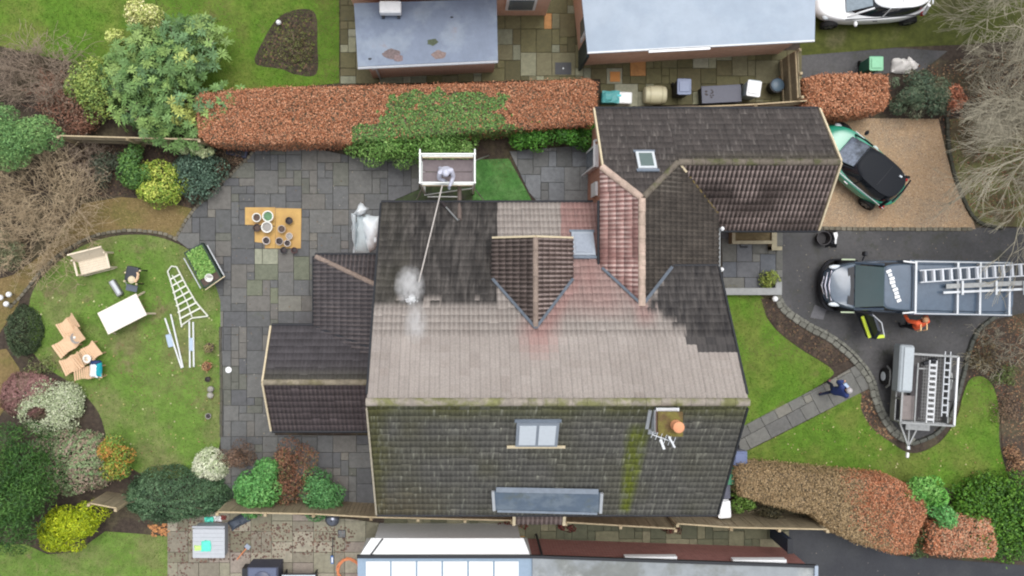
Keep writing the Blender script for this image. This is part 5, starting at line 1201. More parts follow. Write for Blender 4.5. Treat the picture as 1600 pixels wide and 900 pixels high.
# back garden shrubs
rosette_shrub('rhododendron', 'big blue green shrub of star shaped leaf whorls', 'shrub', 268, 122, 98, 98, 2.6, [sr(108,140,80), sr(124,152,84), sr(94,126,72), sr(134,160,90), sr(100,132,88)], 1250, 9, .22, .07, 52, accents=[(.2,-.5,.16,sr(164,174,92)), (.25,-.62,.07,sr(186,140,96)), (.3,.2,.12,sr(160,176,96))])
shrub('cream_shrub', 'pale cream tipped shrub above the big whorled shrub', 'shrub', 236, 20, 33, 26, 2.3, [sr(218,216,146), sr(200,204,126), sr(232,228,170), sr(168,180,100)], 1900, .1, .055, 10)
shrub('cream_shrub', 'small cream tipped sprig left of the whorled shrub', 'shrub', 186, 62, 17, 13, 1.6, [sr(204,212,130), sr(180,194,104)], 500, .09, .05, 6)
shrub('yellow_green_shrub', 'yellow green shrub beside the dead brown bush', 'shrub', 148, 136, 38, 42, 1.7, [sr(144,164,82), sr(126,150,78), sr(162,176,92), sr(108,132,72)], 2600, .1, .055, 13)
shrub('dead_bush', 'rusty brown dead bush beside the left fence', 'bush', 108, 172, 40, 34, 1.2, [sr(136,98,80), sr(154,112,92), sr(112,80,66), sr(124,104,88)], 2600, .08, .05, 14)
shrub('conifer', 'soft feathery green conifer at the left edge', 'conifer', 24, 206, 62, 44, 2.6, [sr(122,162,96), sr(106,148,88), sr(140,178,108), sr(90,130,80)], 9000, .14, .03, 22, dirs_up=.4)
shrub('dark_shrub', 'low dark shrub left of the variegated bush', 'shrub', 168, 262, 30, 22, .8, [sr(74,84,66), sr(92,98,82), sr(60,68,56)], 1100, .08, .045, 9)
shrub('green_bush', 'mid green bush behind the yellow variegated bush', 'bush', 212, 258, 26, 28, 1.2, [sr(90,128,62), sr(106,144,72), sr(74,110,58)], 1900, .1, .055, 10)
shrub('variegated_bush', 'bright yellow variegated bush by the curved path', 'bush', 252, 286, 32, 30, 1.1, [sr(164,182,70), sr(142,166,64), sr(194,202,98), sr(116,144,60)], 3000, .1, .05, 14, rot=-.5)
shrub('blue_green_bush', 'dark blue green bush at the patio corner', 'bush', 312, 270, 33, 34, 1.1, [sr(80,104,88), sr(96,122,102), sr(64,86,72), sr(116,140,118)], 2600, .09, .055, 13)
shrub('pale_bush', 'pale variegated bush top of the patio corner', 'bush', 306, 234, 23, 14, 1.3, [sr(178,190,142), sr(196,204,160), sr(150,166,118)], 1100, .09, .055, 8)
shrub('brown_shrub', 'thin brown shrub at the patio corner', 'shrub', 350, 252, 20, 22, .7, [sr(104,84,68), sr(88,76,62), sr(120,98,78)], 600, .06, .03, 7)
shrub('clipped_bush', 'dark oval clipped bush at the left lawn edge', 'bush', 27, 520, 25, 39, 1.4, [sr(70,86,60), sr(82,98,68), sr(58,72,52)], 4600, .06, .035, 16, dome=True)
shrub('heather', 'dusky pink heather mound at the left edge', 'heather', 42, 618, 46, 36, .7, [sr(142,106,102), sr(156,118,114), sr(126,92,88), sr(128,104,92)], 7000, .07, .035, 24, dirs_up=.6, dome=True)
sh = shrub('hebe', 'pale green hebe mound with bare brown heart', 'shrub', 74, 638, 47, 33, .75, [sr(190,198,164), sr(176,188,148), sr(204,208,180), sr(162,176,136)], 9000, .065, .045, 34, rl=(.34, .5), hole=(-.28, -.12, .36, .36), rot=.25)
tw_ = MB()
for i in range(60):
    a = random.uniform(0, 6.28); q = random.uniform(.1, .5); tw_.tube([(-.3+.1*math.cos(a), -.15+.08*math.sin(a), .05), (-.3+q*math.cos(a), -.15+q*.7*math.sin(a), random.uniform(.2, .5))], .008, 3)
tw_.build('bare_twigs', m_bark, sh)
shrub('mottled_shrub', 'wide shrub of mottled pink and green leaves', 'shrub', 104, 727, 76, 50, 1.4, [sr(128,146,104), sr(150,134,114), sr(112,136,92), sr(158,140,124), sr(138,156,114)], 8000, .09, .055, 34, dome=True)
shrub('orange_tipped_shrub', 'green shrub with yellow orange tips beside the mottled shrub', 'shrub', 184, 712, 28, 36, 1.3, [sr(128,150,60), sr(170,158,70), sr(104,140,62), sr(178,132,66)], 2200, .09, .05, 11)
shrub('conifer', 'dark green feathery conifer in the lower left corner', 'conifer', 16, 765, 56, 82, 3.2, [sr(66,104,46), sr(82,122,54), sr(54,88,42)], 10000, .15, .03, 24, dirs_up=.5)
shrub('lime_conifer', 'vivid lime yellow conifer over the fence stub', 'conifer', 113, 823, 47, 32, 1.5, [sr(176,190,32), sr(196,206,44), sr(154,172,28), sr(132,152,28)], 6000, .14, .035, 20, rot=.35, dirs_up=.3)
shrub('hebe', 'large dark green dense mound above the pale terrace', 'shrub', 264, 780, 84, 40, 1.5, [sr(72,100,70), sr(86,116,80), sr(60,84,60), sr(98,126,92)], 10000, .085, .035, 30, rot=.03, dome=True)
shrub('white_bush', 'round white green bush at the corner of the oval lawn', 'bush', 325, 731, 28, 27, .9, [sr(216,220,190), sr(202,210,176), sr(228,230,206), sr(184,196,156)], 3600, .065, .04, 14, dome=True)
shrub('upright_shrub', 'bright green upright shrub below the extension', 'shrub', 408, 758, 34, 44, 1.5, [sr(98,156,84), sr(116,170,94), sr(82,136,72)], 3400, .13, .06, 15)
shrub('brown_shrub', 'brown bare shrub beside the white bush', 'shrub', 366, 708, 30, 22, 1.0, [sr(112,90,74), sr(96,78,66), sr(130,104,86)], 1300, .07, .03, 9)
shrub('red_shrub', 'reddish brown shrub between two green shrubs', 'shrub', 458, 744, 32, 46, 1.2, [sr(136,94,72), sr(118,82,64), sr(150,112,84), sr(110,112,72)], 2700, .08, .04, 14)
shrub('upright_shrub', 'rounded mid green shrub beside the fence below the extension', 'shrub', 502, 771, 30, 33, 1.3, [sr(88,140,82), sr(104,154,92), sr(72,120,70)], 2900, .09, .05, 13)
shrub('dark_conifer', 'dark green spreading conifer beside the short copper hedge', 'conifer', 1436, 148, 54, 32, 1.3, [sr(86,106,82), sr(104,120,94), sr(74,92,74), sr(118,120,98)], 4200, .13, .025, 30, rl=(.2, .36), dirs_up=.2)
shrub('dead_bush', 'rust coloured bush right of the dark conifer', 'bush', 1486, 158, 17, 24, 1.2, [sr(178,118,90), sr(156,100,78)], 700, .08, .05, 8)
shrub('bed_plants', 'thin weeds in the island flower bed', 'plants', 456, 72, 30, 30, .25, [sr(104,112,66), sr(90,84,62), sr(120,120,74)], 500, .07, .03, 18, rl=(.15, .25))
shrub('bed_plants', 'green weeds under the heather mound', 'plants', 62, 572, 26, 14, .25, [sr(128,138,84), sr(100,112,70)], 350, .07, .03, 8)
for i, (x, y, r, l, cs) in enumerate([(1540,560,22,'sparse brown shrub on the bed at the right edge',[sr(116,104,72), sr(92,84,62)]), (1572,640,20,'dry shrub in the middle of the right bed',[sr(112,92,76), sr(130,108,88)]), (1572,585,16,'small green shrub on the right bed',[sr(96,112,62), sr(112,126,74)]), (1588,720,16,'orange brown dry tuft low on the right bed',[sr(168,130,96), sr(140,104,80)])]):
    shrub('bed_shrub', l, 'shrub', x, y, r, r, .5, cs, 420, .07, .035, 8, group='shrubs on the right bed')
# planter box plant on the terrace
shrub('potted_plant', 'yellow green potted plant in the terrace corner', 'plant', 1206, 437, 11, 11, .6, [sr(156,168,84), sr(136,150,74), sr(116,132,66)], 420, .09, .05, 6, rl=(.5, .8))
shrub('weed', 'red brown creeper at the foot of the plank fence', 'plant', 798, 822, 26, 6, .3, [sr(112,44,42), sr(94,40,38)], 260, .06, .04, 8, rl=(.5, .9))
shrub('weed', 'red brown creeper below the right porch post', 'plant', 888, 824, 14, 6, .3, [sr(110,46,44), sr(88,40,40)], 180, .06, .04, 6, rl=(.5, .9))
shrub('weed', 'dark red creeper by the white wall bracket', 'plant', 1052, 828, 18, 5, .3, [sr(100,50,44), sr(80,44,40)], 180, .06, .04, 6, rl=(.5, .9))
shrub('wall_shrub', 'dark leafy shrub below the tan hedge beside the fence', 'shrub', 1215, 796, 58, 13, .8, [sr(64,62,44), sr(84,78,58), sr(52,52,40), sr(100,92,66)], 1900, .07, .03, 18, rl=(.5, .9))

# bare trees
def bare_tree(name, label, base, height, lead, levels, spread, r0, mat, seed, nmain=6, twig=1.0, group=None, limit=5200, lenf=.7, reach=1.0, sub=(3, 5), trunk_h=.35, droop=-.06, minr=.011, ml=(.3, .42)):
    rd = random.Random(seed); root = thing(name, base, label, 'tree', group); mb = MB(); tk = MB(); cnt = [0]; nb = [0]
    def grow(p, d, L, r, lv, buf):
        if cnt[0] > limit*(nb[0]+1)/nmain: return
        pts = [p]; rs = [r]; n = 3 if lv < 3 else 2
        for i in range(n):
            d = (d+Vector((rd.uniform(-1, 1), rd.uniform(-1, 1), rd.uniform(-.7, .7)+droop))*.24).normalized(); p = p+d*(L/n); pts.append(p); rs.append(max(minr, r*(1-.5*(i+1)/n)))
        buf.tube(pts, rs, 5 if lv < 2 else 3, caps=False); cnt[0] += 1
        if lv >= levels: return
        for k in range(rd.randint(*sub)):
            t = rd.uniform(.3, 1); q = pts[0].lerp(pts[-1], t) if n == 1 else pts[min(n, int(t*n))].lerp(pts[min(n, int(t*n)+1)], (t*n) % 1) if int(t*n) < n else pts[-1]
            a = Vector((rd.uniform(-1, 1), rd.uniform(-1, 1), rd.uniform(-.6, .6))).normalized(); nd = (d+a*spread).normalized()
            grow(q, nd, L*rd.uniform(lenf-.15, lenf+.1), max(minr, r*.5), lv+1, mb)
    tp = [Vector((0, 0, 0)), Vector((lead[0]*.02, lead[1]*.02, height*trunk_h*.5)), Vector((lead[0]*.06, lead[1]*.06, height*trunk_h))]
    tk.tube(tp, [r0*1.25, r0, r0*.85], 10); tk.build('trunk', mat, root, smooth=60)
    for k in range(nmain):
        nb[0] = k; a = math.atan2(lead[1], lead[0])+rd.uniform(-1.3, 1.3) if (lead[0] or lead[1]) else rd.uniform(0, 6.28)
        d = Vector((math.cos(a)*reach, math.sin(a)*reach, rd.uniform(.3, .9))).normalized(); grow(tp[2]-Vector((0, 0, rd.uniform(0, height*trunk_h*.4))), d, height*rd.uniform(*ml), r0*.55, 1, mb)
    mb.build('crown', mat, root); return root
b = W(1625, 70, 0); bare_tree('bare_tree', 'leafless tree leaning in from the upper right edge', (b.x+1.0, b.y, 0), 6.0, (-1, -.1), 6, .55, .14, m_bark2, 3, 11, reach=1.4, limit=4300, minr=.006, ml=(.38, .6), group='leafless trees at the right edge')
b = W(1640, 230, 0); bare_tree('bare_tree', 'leafless tree reaching over the rough verge', (b.x+.9, b.y, 0), 6.0, (-1, -.05), 6, .55, .16, m_bark2, 8, 12, reach=1.4, limit=4300, minr=.006, ml=(.38, .62), group='leafless trees at the right edge')
b = W(1650, 420, 0); bare_tree('bare_tree', 'leafless tree with twigs hanging over the van tail', (b.x+.7, b.y, 0), 5.0, (-1, .1), 6, .55, .12, m_bark2, 14, 9, reach=1.2, limit=2000, minr=.006, ml=(.34, .5), group='leafless trees at the right edge')
m_twig = M('tan_bark', sr(176,158,130), .9, .2, 9, .3, 30)
m_twig2 = M('brown_grey_bark', sr(150,134,118), .9, .2, 9, .3, 30)
def twig_bush(label, px, py, rx, ry, hz, n, mat, seed, group, fine=.006):
    """leafless shrub: many thin arching stems from a spread of base points, each with side twigs"""
    rd = random.Random(seed); c = W(px, py, hz*.5); s = (H-hz*.5)/F; rx, ry = rx*s, ry*s; root = thing('bare_shrub', (c.x, c.y, 0), label, 'shrub', group); mb = MB(); st = MB()
    def arc(p, d, L, r, lv, buf):
        pts = [p]; k = 4
        for i in range(k):
            d = (d+Vector((rd.gauss(0, .22), rd.gauss(0, .22), rd.gauss(-.05, .16)))).normalized(); p = p+d*(L/k); p.z = max(p.z, .04); pts.append(p.copy())
        buf.tube(pts, [max(fine, r*(1-.8*i/k)) for i in range(k+1)], 4 if lv == 0 else 3, caps=False)
        if lv < 2:
            for q in range(rd.randint(3, 5) if lv == 0 else rd.randint(2, 4)):
                t = rd.uniform(.25, 1)*k; i = min(int(t), k-1); q0 = pts[i].lerp(pts[i+1], t-i); dd = (pts[i+1]-pts[i]).normalized(); e = Vector((rd.gauss(0, 1), rd.gauss(0, 1), rd.gauss(0, .5))).normalized()
                arc(q0, (dd*.7+e*.8).normalized(), L*rd.uniform(.35, .6), max(fine, r*.45), lv+1, mb)
    for i in range(n):
        a = rd.uniform(0, 6.283); q = rd.random()**.6; base = Vector((q*.6*rx*math.cos(a), q*.6*ry*math.sin(a), .03)); b2 = a+rd.gauss(0, .7)
        d = Vector((math.cos(b2)*rx, math.sin(b2)*ry, hz*rd.uniform(.5, 1.6))).normalized(); arc(base, d, rd.uniform(.5, .95)*min(1.5*hz, max(rx, ry)), rd.uniform(.01, .022), 0, st)
    st.build('stem', mat, root); mb.build('crown', mat, root); return root
GL = 'leafless shrubs at the left edge'
twig_bush('leafless tan shrub spreading beside the curved path', 44, 300, 92, 66, 2.6, 120, m_twig, 21, GL)
twig_bush('leafless tan shrub low at the left edge above the path', 44, 378, 66, 52, 1.8, 70, m_twig, 25, GL)
twig_bush('leafless brown shrub in front of the feathery conifer', 128, 250, 46, 34, 1.4, 46, m_twig2, 22, GL)
twig_bush('leafless grey brown shrub below the upper lawn', 48, 116, 74, 56, 2.2, 100, m_twig2, 23, GL)
twig_bush('leafless rusty shrub between dead bush and upper lawn', 88, 150, 42, 40, 1.5, 44, M('rusty_bark', sr(150,112,94), .9, .2, 9, .3, 30), 26, GL)
twig_bush('thin leafless shrub by the dark kerb', 1562, 548, 42, 48, 1.6, 20, m_bark2, 24, None)
twig_bush('leafless shrub under the bare trees by the verge', 1560, 150, 60, 54, 1.5, 46, m_bark2, 27, None)
b = W(18, 400, 0); shrub('grey_bush', 'low grey green bush at the left path edge', 'bush', 10, 392, 26, 24, .8, [sr(118,124,92), sr(104,112,80), sr(132,138,108)], 1500, .07, .03, 10)
# ---------------------------------------------------------------- garden furniture and small things
m_ivory = M('ivory_painted_wood', sr(218, 204, 182), .7, .08, 8, .1, 30)
m_tan = M('tan_wood', sr(214, 180, 146), .7, .1, 8, .1, 30)
LG = .035
bn = thing('garden_bench', W(155, 413, LG), 'cream slatted garden bench with its back to the path', 'bench', rotz=R(14))
for i in range(6): MB().box((0, -.22+.09*i, .44), (1.12, .083, .03)).build('slat', m_ivory, bn)
for i in range(5): MB().box((0, .26+.055*i, .5+.1*i), (1.2, .03, .118), rx=R(-29)).build('back_slat', m_ivory, bn)
MB().box((0, .51, .98), (1.3, .06, .06)).build('top_rail', m_ivory, bn)
for s in (-1, 1):
    MB().box((s*.62, .02, .66), (.07, .62, .04)).build('arm', m_ivory, bn); MB().box((s*.62, -.27, .33), (.06, .06, .66)).build('leg', m_ivory, bn); MB().box((s*.62, .3, .42), (.06, .06, .84)).build('leg', m_ivory, bn)
MB().box((0, -.27, .36), (1.2, .04, .08)).build('front_rail', m_ivory, bn); MB().box((0, -.31, .12), (1.2, .03, .05)).build('stretcher', m_ivory, bn)
tb = thing('garden_table', W(203, 489, LG), 'large ivory garden table with splayed legs', 'table', rotz=R(27))
for i in range(6): MB().box((0, -.375+.15*i, .72), (1.62, .146, .035)).build('plank', M('table_plank', sr(232, 222, 212), .6, .05, 8, .05) if i == 0 else bpy.data.materials['table_plank'], tb)
for s in (-1, 1): MB().box((s*.72, 0, .69), (.08, .84, .03)).build('batten', m_ivory, tb)
for sx in (-1, 1):
    for sy in (-1, 1): MB().beam((sx*.7, sy*.34, .69), (sx*.86, sy*.46, 0), .06).build('leg', m_ivory, tb)
# tan chairs lying close together
def deck_chair(label, px, py, rz, L=1.0, wd=.62, two=True):
    c = thing('garden_chair', W(px, py, .3), label, 'chair', 'tan garden chairs pushed together on the lawn', rotz=R(rz)); c.location.z = LG
    n = 7
    def panel(name, x0, x1, z0, z1, wa, wb):
        for i in range(n):
            t = (i+.5)/n; x = x0+(x1-x0)*t; wv = wa+(wb-wa)*abs(2*t-1)**1.5
            MB().box((x, 0, z0+(z1-z0)*t+.05*abs(2*t-1)**2), (abs(x1-x0)/n*1.0-.004, wv, .025), ry=-math.atan2(z1-z0, x1-x0)).build(name, m_tan, c)
    panel('seat_slat', -L*.05, L*.48, .38, .42, wd*.82, wd)
    if two: panel('back_slat', -L*.05, -L*.5, .4, .72, wd*.82, wd*1.02)
    for sx, sy in ((.42, 1), (.42, -1), (-.1, 1), (-.1, -1)): MB().box((sx*L, sy*wd*.4, .19), (.04, .04, .38)).build('leg', m_tan, c)
    return c
deck_chair('tan wooden chair, topmost of the group on the lawn', 112, 508, 212, .9, .62, True)
deck_chair('tan wooden chair holding a grey bowl', 113, 534, 216, 1.35, .62)
deck_chair('tan wooden chair with a white ring pot on it', 141, 553, 38, .95, .66, True)
deck_chair('tan wooden chair with rounded seat beside the ring pot', 118, 567, 205, .95, .66, True)
deck_chair('tan wooden chair under the blue and white bag', 144, 581, 4, .95, .5, True)
bw = thing('bowl', W(120, 528, .5), 'grey bowl lying on the tan chair', 'bowl'); bw.location.z = .47
MB().lathe((0, 0, 0), [(.1, 0), (.2, .1), (.21, .12), (.19, .12), (.1, .03), (.02, .03)], 18).build('bowl', m_potg, bw, smooth=40); MB().ball((-.05, .02, .1), .06, 10, 7).build('pebble', m_potw, bw)
rp = thing('ring_pot', W(138, 560, .5), 'white ring shaped pot on the tan chair', 'pot'); rp.location.z = .46
MB().lathe((0, 0, 0), [(.12, 0), (.15, .16), (.16, .18), (.1, .18), (.09, .06), (.02, .06)], 18).build('pot', m_potw, rp, smooth=40)
bg_ = thing('bag', W(147, 579, .5), 'blue white and turquoise bag lying on the chair', 'bag'); bg_.location.z = .5
def crumple(mb, nx, ny, sx, sy, h, th=.03, seed=0, edge=.0):
    rd = random.Random(seed); g = [[(sx*(i/nx-.5)+rd.uniform(-1, 1)*sx/nx*.25, sy*(j/ny-.5)+rd.uniform(-1, 1)*sy/ny*.25, h*(.3+.7*rd.random())*(1-.75*max(abs(2*i/nx-1), abs(2*j/ny-1))**3)+.01) for j in range(ny+1)] for i in range(nx+1)]
    vs = [p for r_ in g for p in r_]; o = len(vs); vs += [(p[0], p[1], 0) for r_ in g for p in r_]; m = ny+1
    fs = [(i*m+j, (i+1)*m+j, (i+1)*m+j+1, i*m+j+1) for i in range(nx) for j in range(ny)]
    e = [i*m for i in range(nx+1)]+[nx*m+j for j in range(1, ny+1)]+[i*m+ny for i in range(nx-1, -1, -1)]+[j for j in range(ny-1, 0, -1)]
    fs += [(e[k], e[(k+1) % len(e)], e[(k+1) % len(e)]+o, e[k]+o) for k in range(len(e))]; return mb.add(vs, fs)
crumple(MB(), 5, 6, .3, .5, .16, seed=2).build('bag', m_white, bg_, smooth=60)
t_ = crumple(MB(), 4, 6, .2, .52, .2, seed=3).build('turquoise_panel', P('turquoise_cloth', (36, 170, 186), .6), bg_, smooth=60); t_.location = (.2, .04, 0)
t_ = crumple(MB(), 3, 4, .4, .16, .12, seed=4).build('navy_panel', P('navy_cloth', (30, 52, 96), .6), bg_, smooth=60); t_.location = (.06, .3, 0)
# barbecue and grey object
bq = thing('barbecue', W(211, 433, .5), 'black barbecue with a pale lid and wooden handles', 'barbecue', rotz=R(-12)); bq.location.z = LG
MB().box((-.02, .12, .7), (.46, .56, .3)).build('body', P('barbecue_black', (46, 50, 58), .45), bq, bevel=.06, seg=2)
MB().lathe((.06, -.08, .86), [(.05, 0), (.13, .01), (.14, .05), (.1, .09), (.03, .1)], 16).build('pan', m_cream, bq, smooth=40); MB().tube([(.2, -.14, .88), (.26, .0, .9), (.25, .16, .88), (.2, .22, .86)], .05, 6).build('handle', m_tan, bq)
for s in ((-.22, .12), (.2, -.22), (-.2, -.2), (.22, .3)): MB().ball((s[0]*1.15, s[1], .8), .045, 8, 6).build('knob', m_cream, bq); MB().box((s[0], s[1], .3), (.04, .04, .6)).build('leg', m_dark, bq)
MB().box((.0, -.42, .55), (.42, .24, .05)).build('side_shelf', P('shelf_grey', (84, 92, 104), .5), bq); MB().tube([(-.34, -.18, .5), (-.16, -.5, .45)], .02, 6).build('shelf_rail', m_galv, bq)
gm = thing('metal_box', W(181, 450, .2), 'long narrow galvanised box lying beside the barbecue', 'box', rotz=R(-58)); gm.location.z = LG
MB().box((0, 0, .12), (.68, .24, .22)).build('box', m_galv, gm, bevel=.03); MB().box((-.02, .03, .235), (.56, .12, .015)).build('lid', m_alu, gm)
# trellis ladder and poles
ld = thing('tripod_ladder', W(292, 462, .2), 'flared white tripod ladder lying on the lawn', 'ladder'); o_ = ld.location.copy(); ld.location.z = LG
def lp(x, y, z=.07): 
    v = W(x, y, .1); return (v.x-o_.x, v.y-o_.y, z)
mw = P('white_painted_wood', (216, 218, 206), .6)
MB().tube([lp(262, 424), lp(270, 450), lp(279, 482), lp(284, 511)], .032, 6).build('stile', mw, ld); MB().tube([lp(276, 417), lp(290, 444), lp(306, 472), lp(325, 494)], .032, 6).build('stile', mw, ld); MB().tube([lp(262, 424), lp(268, 416), lp(276, 417)], .03, 6).build('top_hoop', mw, ld)
MB().tube([lp(269, 430), lp(281, 450), lp(293, 474), lp(300, 495)], .024, 6).build('middle_rail', mw, ld)
for k in range(7):
    t = .16+k*.125; a = Vector(lp(262+20*t, 424+82*t)); b_ = Vector(lp(276+42*t**1.1, 417+70*t)); MB().beam(a, b_, .06, .025).build('rung', mw, ld)
MB().tube([lp(284, 508), lp(300, 497), lp(325, 494)], .03, 6).build('foot_bar', mw, ld)
for i, (a, b_, l) in enumerate([((258, 497), (284, 575), 'left pole of the crossed pair lying on the lawn'), ((267, 491), (286, 574), 'right pole of the crossed pair lying on the lawn'), ((296, 502), (297, 574), 'left pole of the parallel pair lying on the lawn'), ((302, 503), (303, 573), 'right pole of the parallel pair lying on the lawn')]):
    p0, p1 = W(*a, .06), W(*b_, .06); c = (p0+p1)/2; t = thing('pole', (c.x, c.y, LG), l, 'pole', 'white poles lying on the lawn'); MB().tube([(p0.x-c.x, p0.y-c.y, .04), (p1.x-c.x, p1.y-c.y, .04)], .036, 8).build('tube', P('pole_paint', (214, 218, 218), .4) if i == 0 else bpy.data.materials['pole_paint'], t)
    if i in (0, 3):
        f = .45 if i == 0 else .5; q = p0.lerp(p1, f)-c; MB().box((q.x+(-.1 if i == 0 else -.08), q.y, .05), (.22 if i == 0 else .16, .5, .07), rz=R(14 if i == 0 else 0)).build('fitting', P('pale_blue_plastic', (168, 186, 206), .4) if i == 0 else bpy.data.materials['pale_blue_plastic'], t, bevel=.02)
# planter on stand
pl = thing('planter', W(320, 415, .5), 'long dark trough of lettuce with side rails', 'planter', rotz=R(-61)); pl.location.z = .05
mp_ = P('dark_green_plastic', (38, 60, 48), .5)
for s in (-1, 1):
    MB().box((0, s*.37, .55), (1.5, .05, .3)).build('side_wall', mp_, pl); MB().box((s*.74, 0, .55), (.05, .78, .3)).build('end_wall', mp_, pl)
    MB().tube([(-.6, s*.5, .62), (.7, s*.5, .62)], .025, 6).build('side_rail', m_alu, pl)
    for x in (-.6, .6): MB().box((x, s*.34, .2), (.05, .05, .4)).build('leg', mp_, pl)
MB().box((0, 0, .56), (1.44, .7, .2)).build('soil', m_compost, pl)
n = 1500; p = np.column_stack([rng.uniform(-.7, .42, n), rng.uniform(-.33, .33, n), rng.uniform(.64, .76, n)]); nr = rng.normal(size=(n, 3))*.5+np.array([0, 0, .8])
V, Fc, cc = leaf_quads(p, nr, .1, .07, pick([sr(124,164,84), sr(146,180,100), sr(104,148,72)], n)); link('lettuce', fast_mesh('lettuce', V, Fc, m_leaf, cc), pl)['kind'] = 'stuff'
MB().box((.8, .1, .74), (.03, .9, .04), rz=R(6)).build('end_rail', m_cream, pl)
pt_ = thing('white_tub', W(328, 434, .8), 'white tub standing on the end of the lettuce trough', 'tub'); pt_.location.z = .72
MB().lathe((0, 0, 0), [(.1, 0), (.14, .2), (.155, .22), (.13, .22), (.1, .12), (.02, .12)], 18).build('tub', m_potw, pt_, smooth=40); MB().box((.02, .04, .2), (.16, .06, .03)).build('handle', m_potg, pt_)
# cork or wood sheets with pots
m_ply = M('ply_board', sr(196, 160, 98), .8, .14, 6, .2, 30, base2=sr(182, 146, 92), scale2=3)
for q, l in (([(383, 324), (430, 324), (430, 353), (383, 351)], 'upper left plywood sheet under the pots'), ([(430.5, 325), (471, 326), (470, 388), (430.5, 388)], 'right plywood sheet under the pots'), ([(398, 353.5), (430, 354), (430, 388), (414, 388), (414, 380), (398, 378)], 'lower left plywood sheet under the pots')):
    ws = [W(a, b_, .07) for a, b_ in q]; c = sum(ws, Vector())/len(ws); t = thing('plywood_board', (c.x, c.y, .058), l, 'board', 'plywood boards on the patio'); MB().prism([(v.x-c.x, v.y-c.y) for v in ws], 0, .02).build('board', m_ply, t)
def pot(label, px, py, r, h, mat, inner, group='flower pots on the plywood boards', z=.08, fill=.75, name='plant_pot', plant=None):
    t = thing(name, W(px, py, h), label, 'pot', group); t.location.z = z
    MB().lathe((0, 0, 0), [(r*.68, 0), (r*.92, h*.88), (r, h*.88), (r*1.02, h), (r*.84, h), (r*.78, h*fill), (.01, h*fill)], 20).build('pot', mat, t, smooth=40)
    MB().lathe((0, 0, h*fill), [(r*.8, 0), (r*.5, .012), (.01, .016)], 16).build('compost', inner, t)
    if plant:
        n = 160; q = rng.normal(size=(n, 3))*np.array([r*.45, r*.45, .08])+np.array([0, 0, h+.06]); V, Fc, cc = leaf_quads(q, rng.normal(size=(n, 3))+np.array([0, 0, 1]), .07, .04, pick(plant, n)); link('foliage', fast_mesh('foliage', V, Fc, m_leaf, cc), t)
    return t
m_green_c = P('green_moss', (98, 134, 100), .9, 0, .2)
pot('large white pot with green moss inside', 419, 338, .21, .36, m_potw, m_green_c)
pot('large white pot with grey gravel inside', 417.5, 355, .21, .36, m_potw, m_potg)
pot('white pot at the left end of the boards', 401.5, 340, .17, .3, m_potw, m_compost)
pot('dark pot below the left white pot', 402, 356, .15, .28, m_potd, m_compost)
pot('pale grey pot low on the left board', 416.5, 376, .15, .26, P('pale_stone_pot', (196, 186, 178), .7), m_potd)
pot('dark pot alone at the upper right of the boards', 452, 345, .14, .28, m_potd, m_potd)
pot('grey brown pot at the middle of the right board', 440.5, 358, .15, .26, P('greige_pot', (172, 160, 150), .7), m_compost)
pot('pale pot right of the grey brown pot', 452.5, 369, .13, .24, bpy.data.materials['pale_stone_pot'], m_potg)
pot('pale pot low in the middle of the boards', 437, 377, .15, .26, bpy.data.materials['greige_pot'], m_potd)
pot('small white ring pot between pale pot and red pot', 449.5, 380, .13, .24, bpy.data.materials['pale_stone_pot'], m_potd)
pot('black pot hanging off the lower board edge', 443.5, 391, .13, .24, m_black, m_potd, z=.055)
pot('dark red pot at the lower right corner of the boards', 460, 391, .12, .24, P('oxblood_pot', (74, 34, 32), .4), m_potd, z=.055)
pot('small grey pot at the right lawn edge lowest of its row', 325.5, 650, .11, .2, m_potg, m_potd, 'pots along the lawn edge', LG)
pot('small black pot at the right lawn edge', 324.5, 592.5, .1, .2, m_potd, m_potd, 'pots along the lawn edge', LG)
pot('terracotta pot with dry leaves at the right lawn edge', 323, 572, .17, .25, m_terra, m_compost, 'pots along the lawn edge', LG, plant=[sr(176,140,104), sr(150,116,84)])
pot('pot of pale dry flowers topmost at the right lawn edge', 327, 543, .18, .25, m_compost, m_compost, 'pots along the lawn edge', LG, plant=[sr(164,152,104), sr(140,132,92)])
for (x, y, l) in ((329.5, 608, 'upper pale stone at the right lawn edge'), (329, 617.5, 'lower pale stone at the right lawn edge')):
    t = thing('pale_stone', W(x, y, .1), l, 'stone', 'pale stones at the lawn edge'); t.location.z = LG; MB().ball((0, 0, .08), (.13, .12, .11), 12, 8, .1).build('stone', m_stone, t, smooth=80)
dl = thing('dish', W(357, 578, .1), 'small round white dish on the dark patio', 'dish'); dl.location.z = .058; MB().lathe((0, 0, 0), [(.08, 0), (.12, .03), (.12, .045), (.08, .05), (.01, .05)], 20).build('dish', m_white, dl, smooth=40)
for i, (x, y, l) in enumerate([(14, 460, 'upper white globe lamp at the left lawn edge'), (10, 475, 'lower white globe lamp at the left lawn edge'), (1, 465, 'white globe lamp cut by the left edge')]):
    t = thing('globe_lamp', W(x, y, .4), l, 'garden lamp', 'white globe lamps by the path'); t.location.z = .01; MB().tube([(0, 0, 0), (0, 0, .32)], .02, 6).build('stake', m_dark, t); MB().ball((0, 0, .4), .11, 14, 10).build('globe', m_white, t, smooth=60)
lm = thing('globe_lamp', W(1211, 467, .5), 'white globe lamp at the kerb end by the terrace', 'garden lamp'); lm.location.z = .02
MB().tube([(0, 0, 0), (0, 0, .4)], .03, 6).build('stake', m_dark, lm); MB().ball((0, 0, .48), .11, 14, 10).build('globe', m_white, lm, smooth=60)
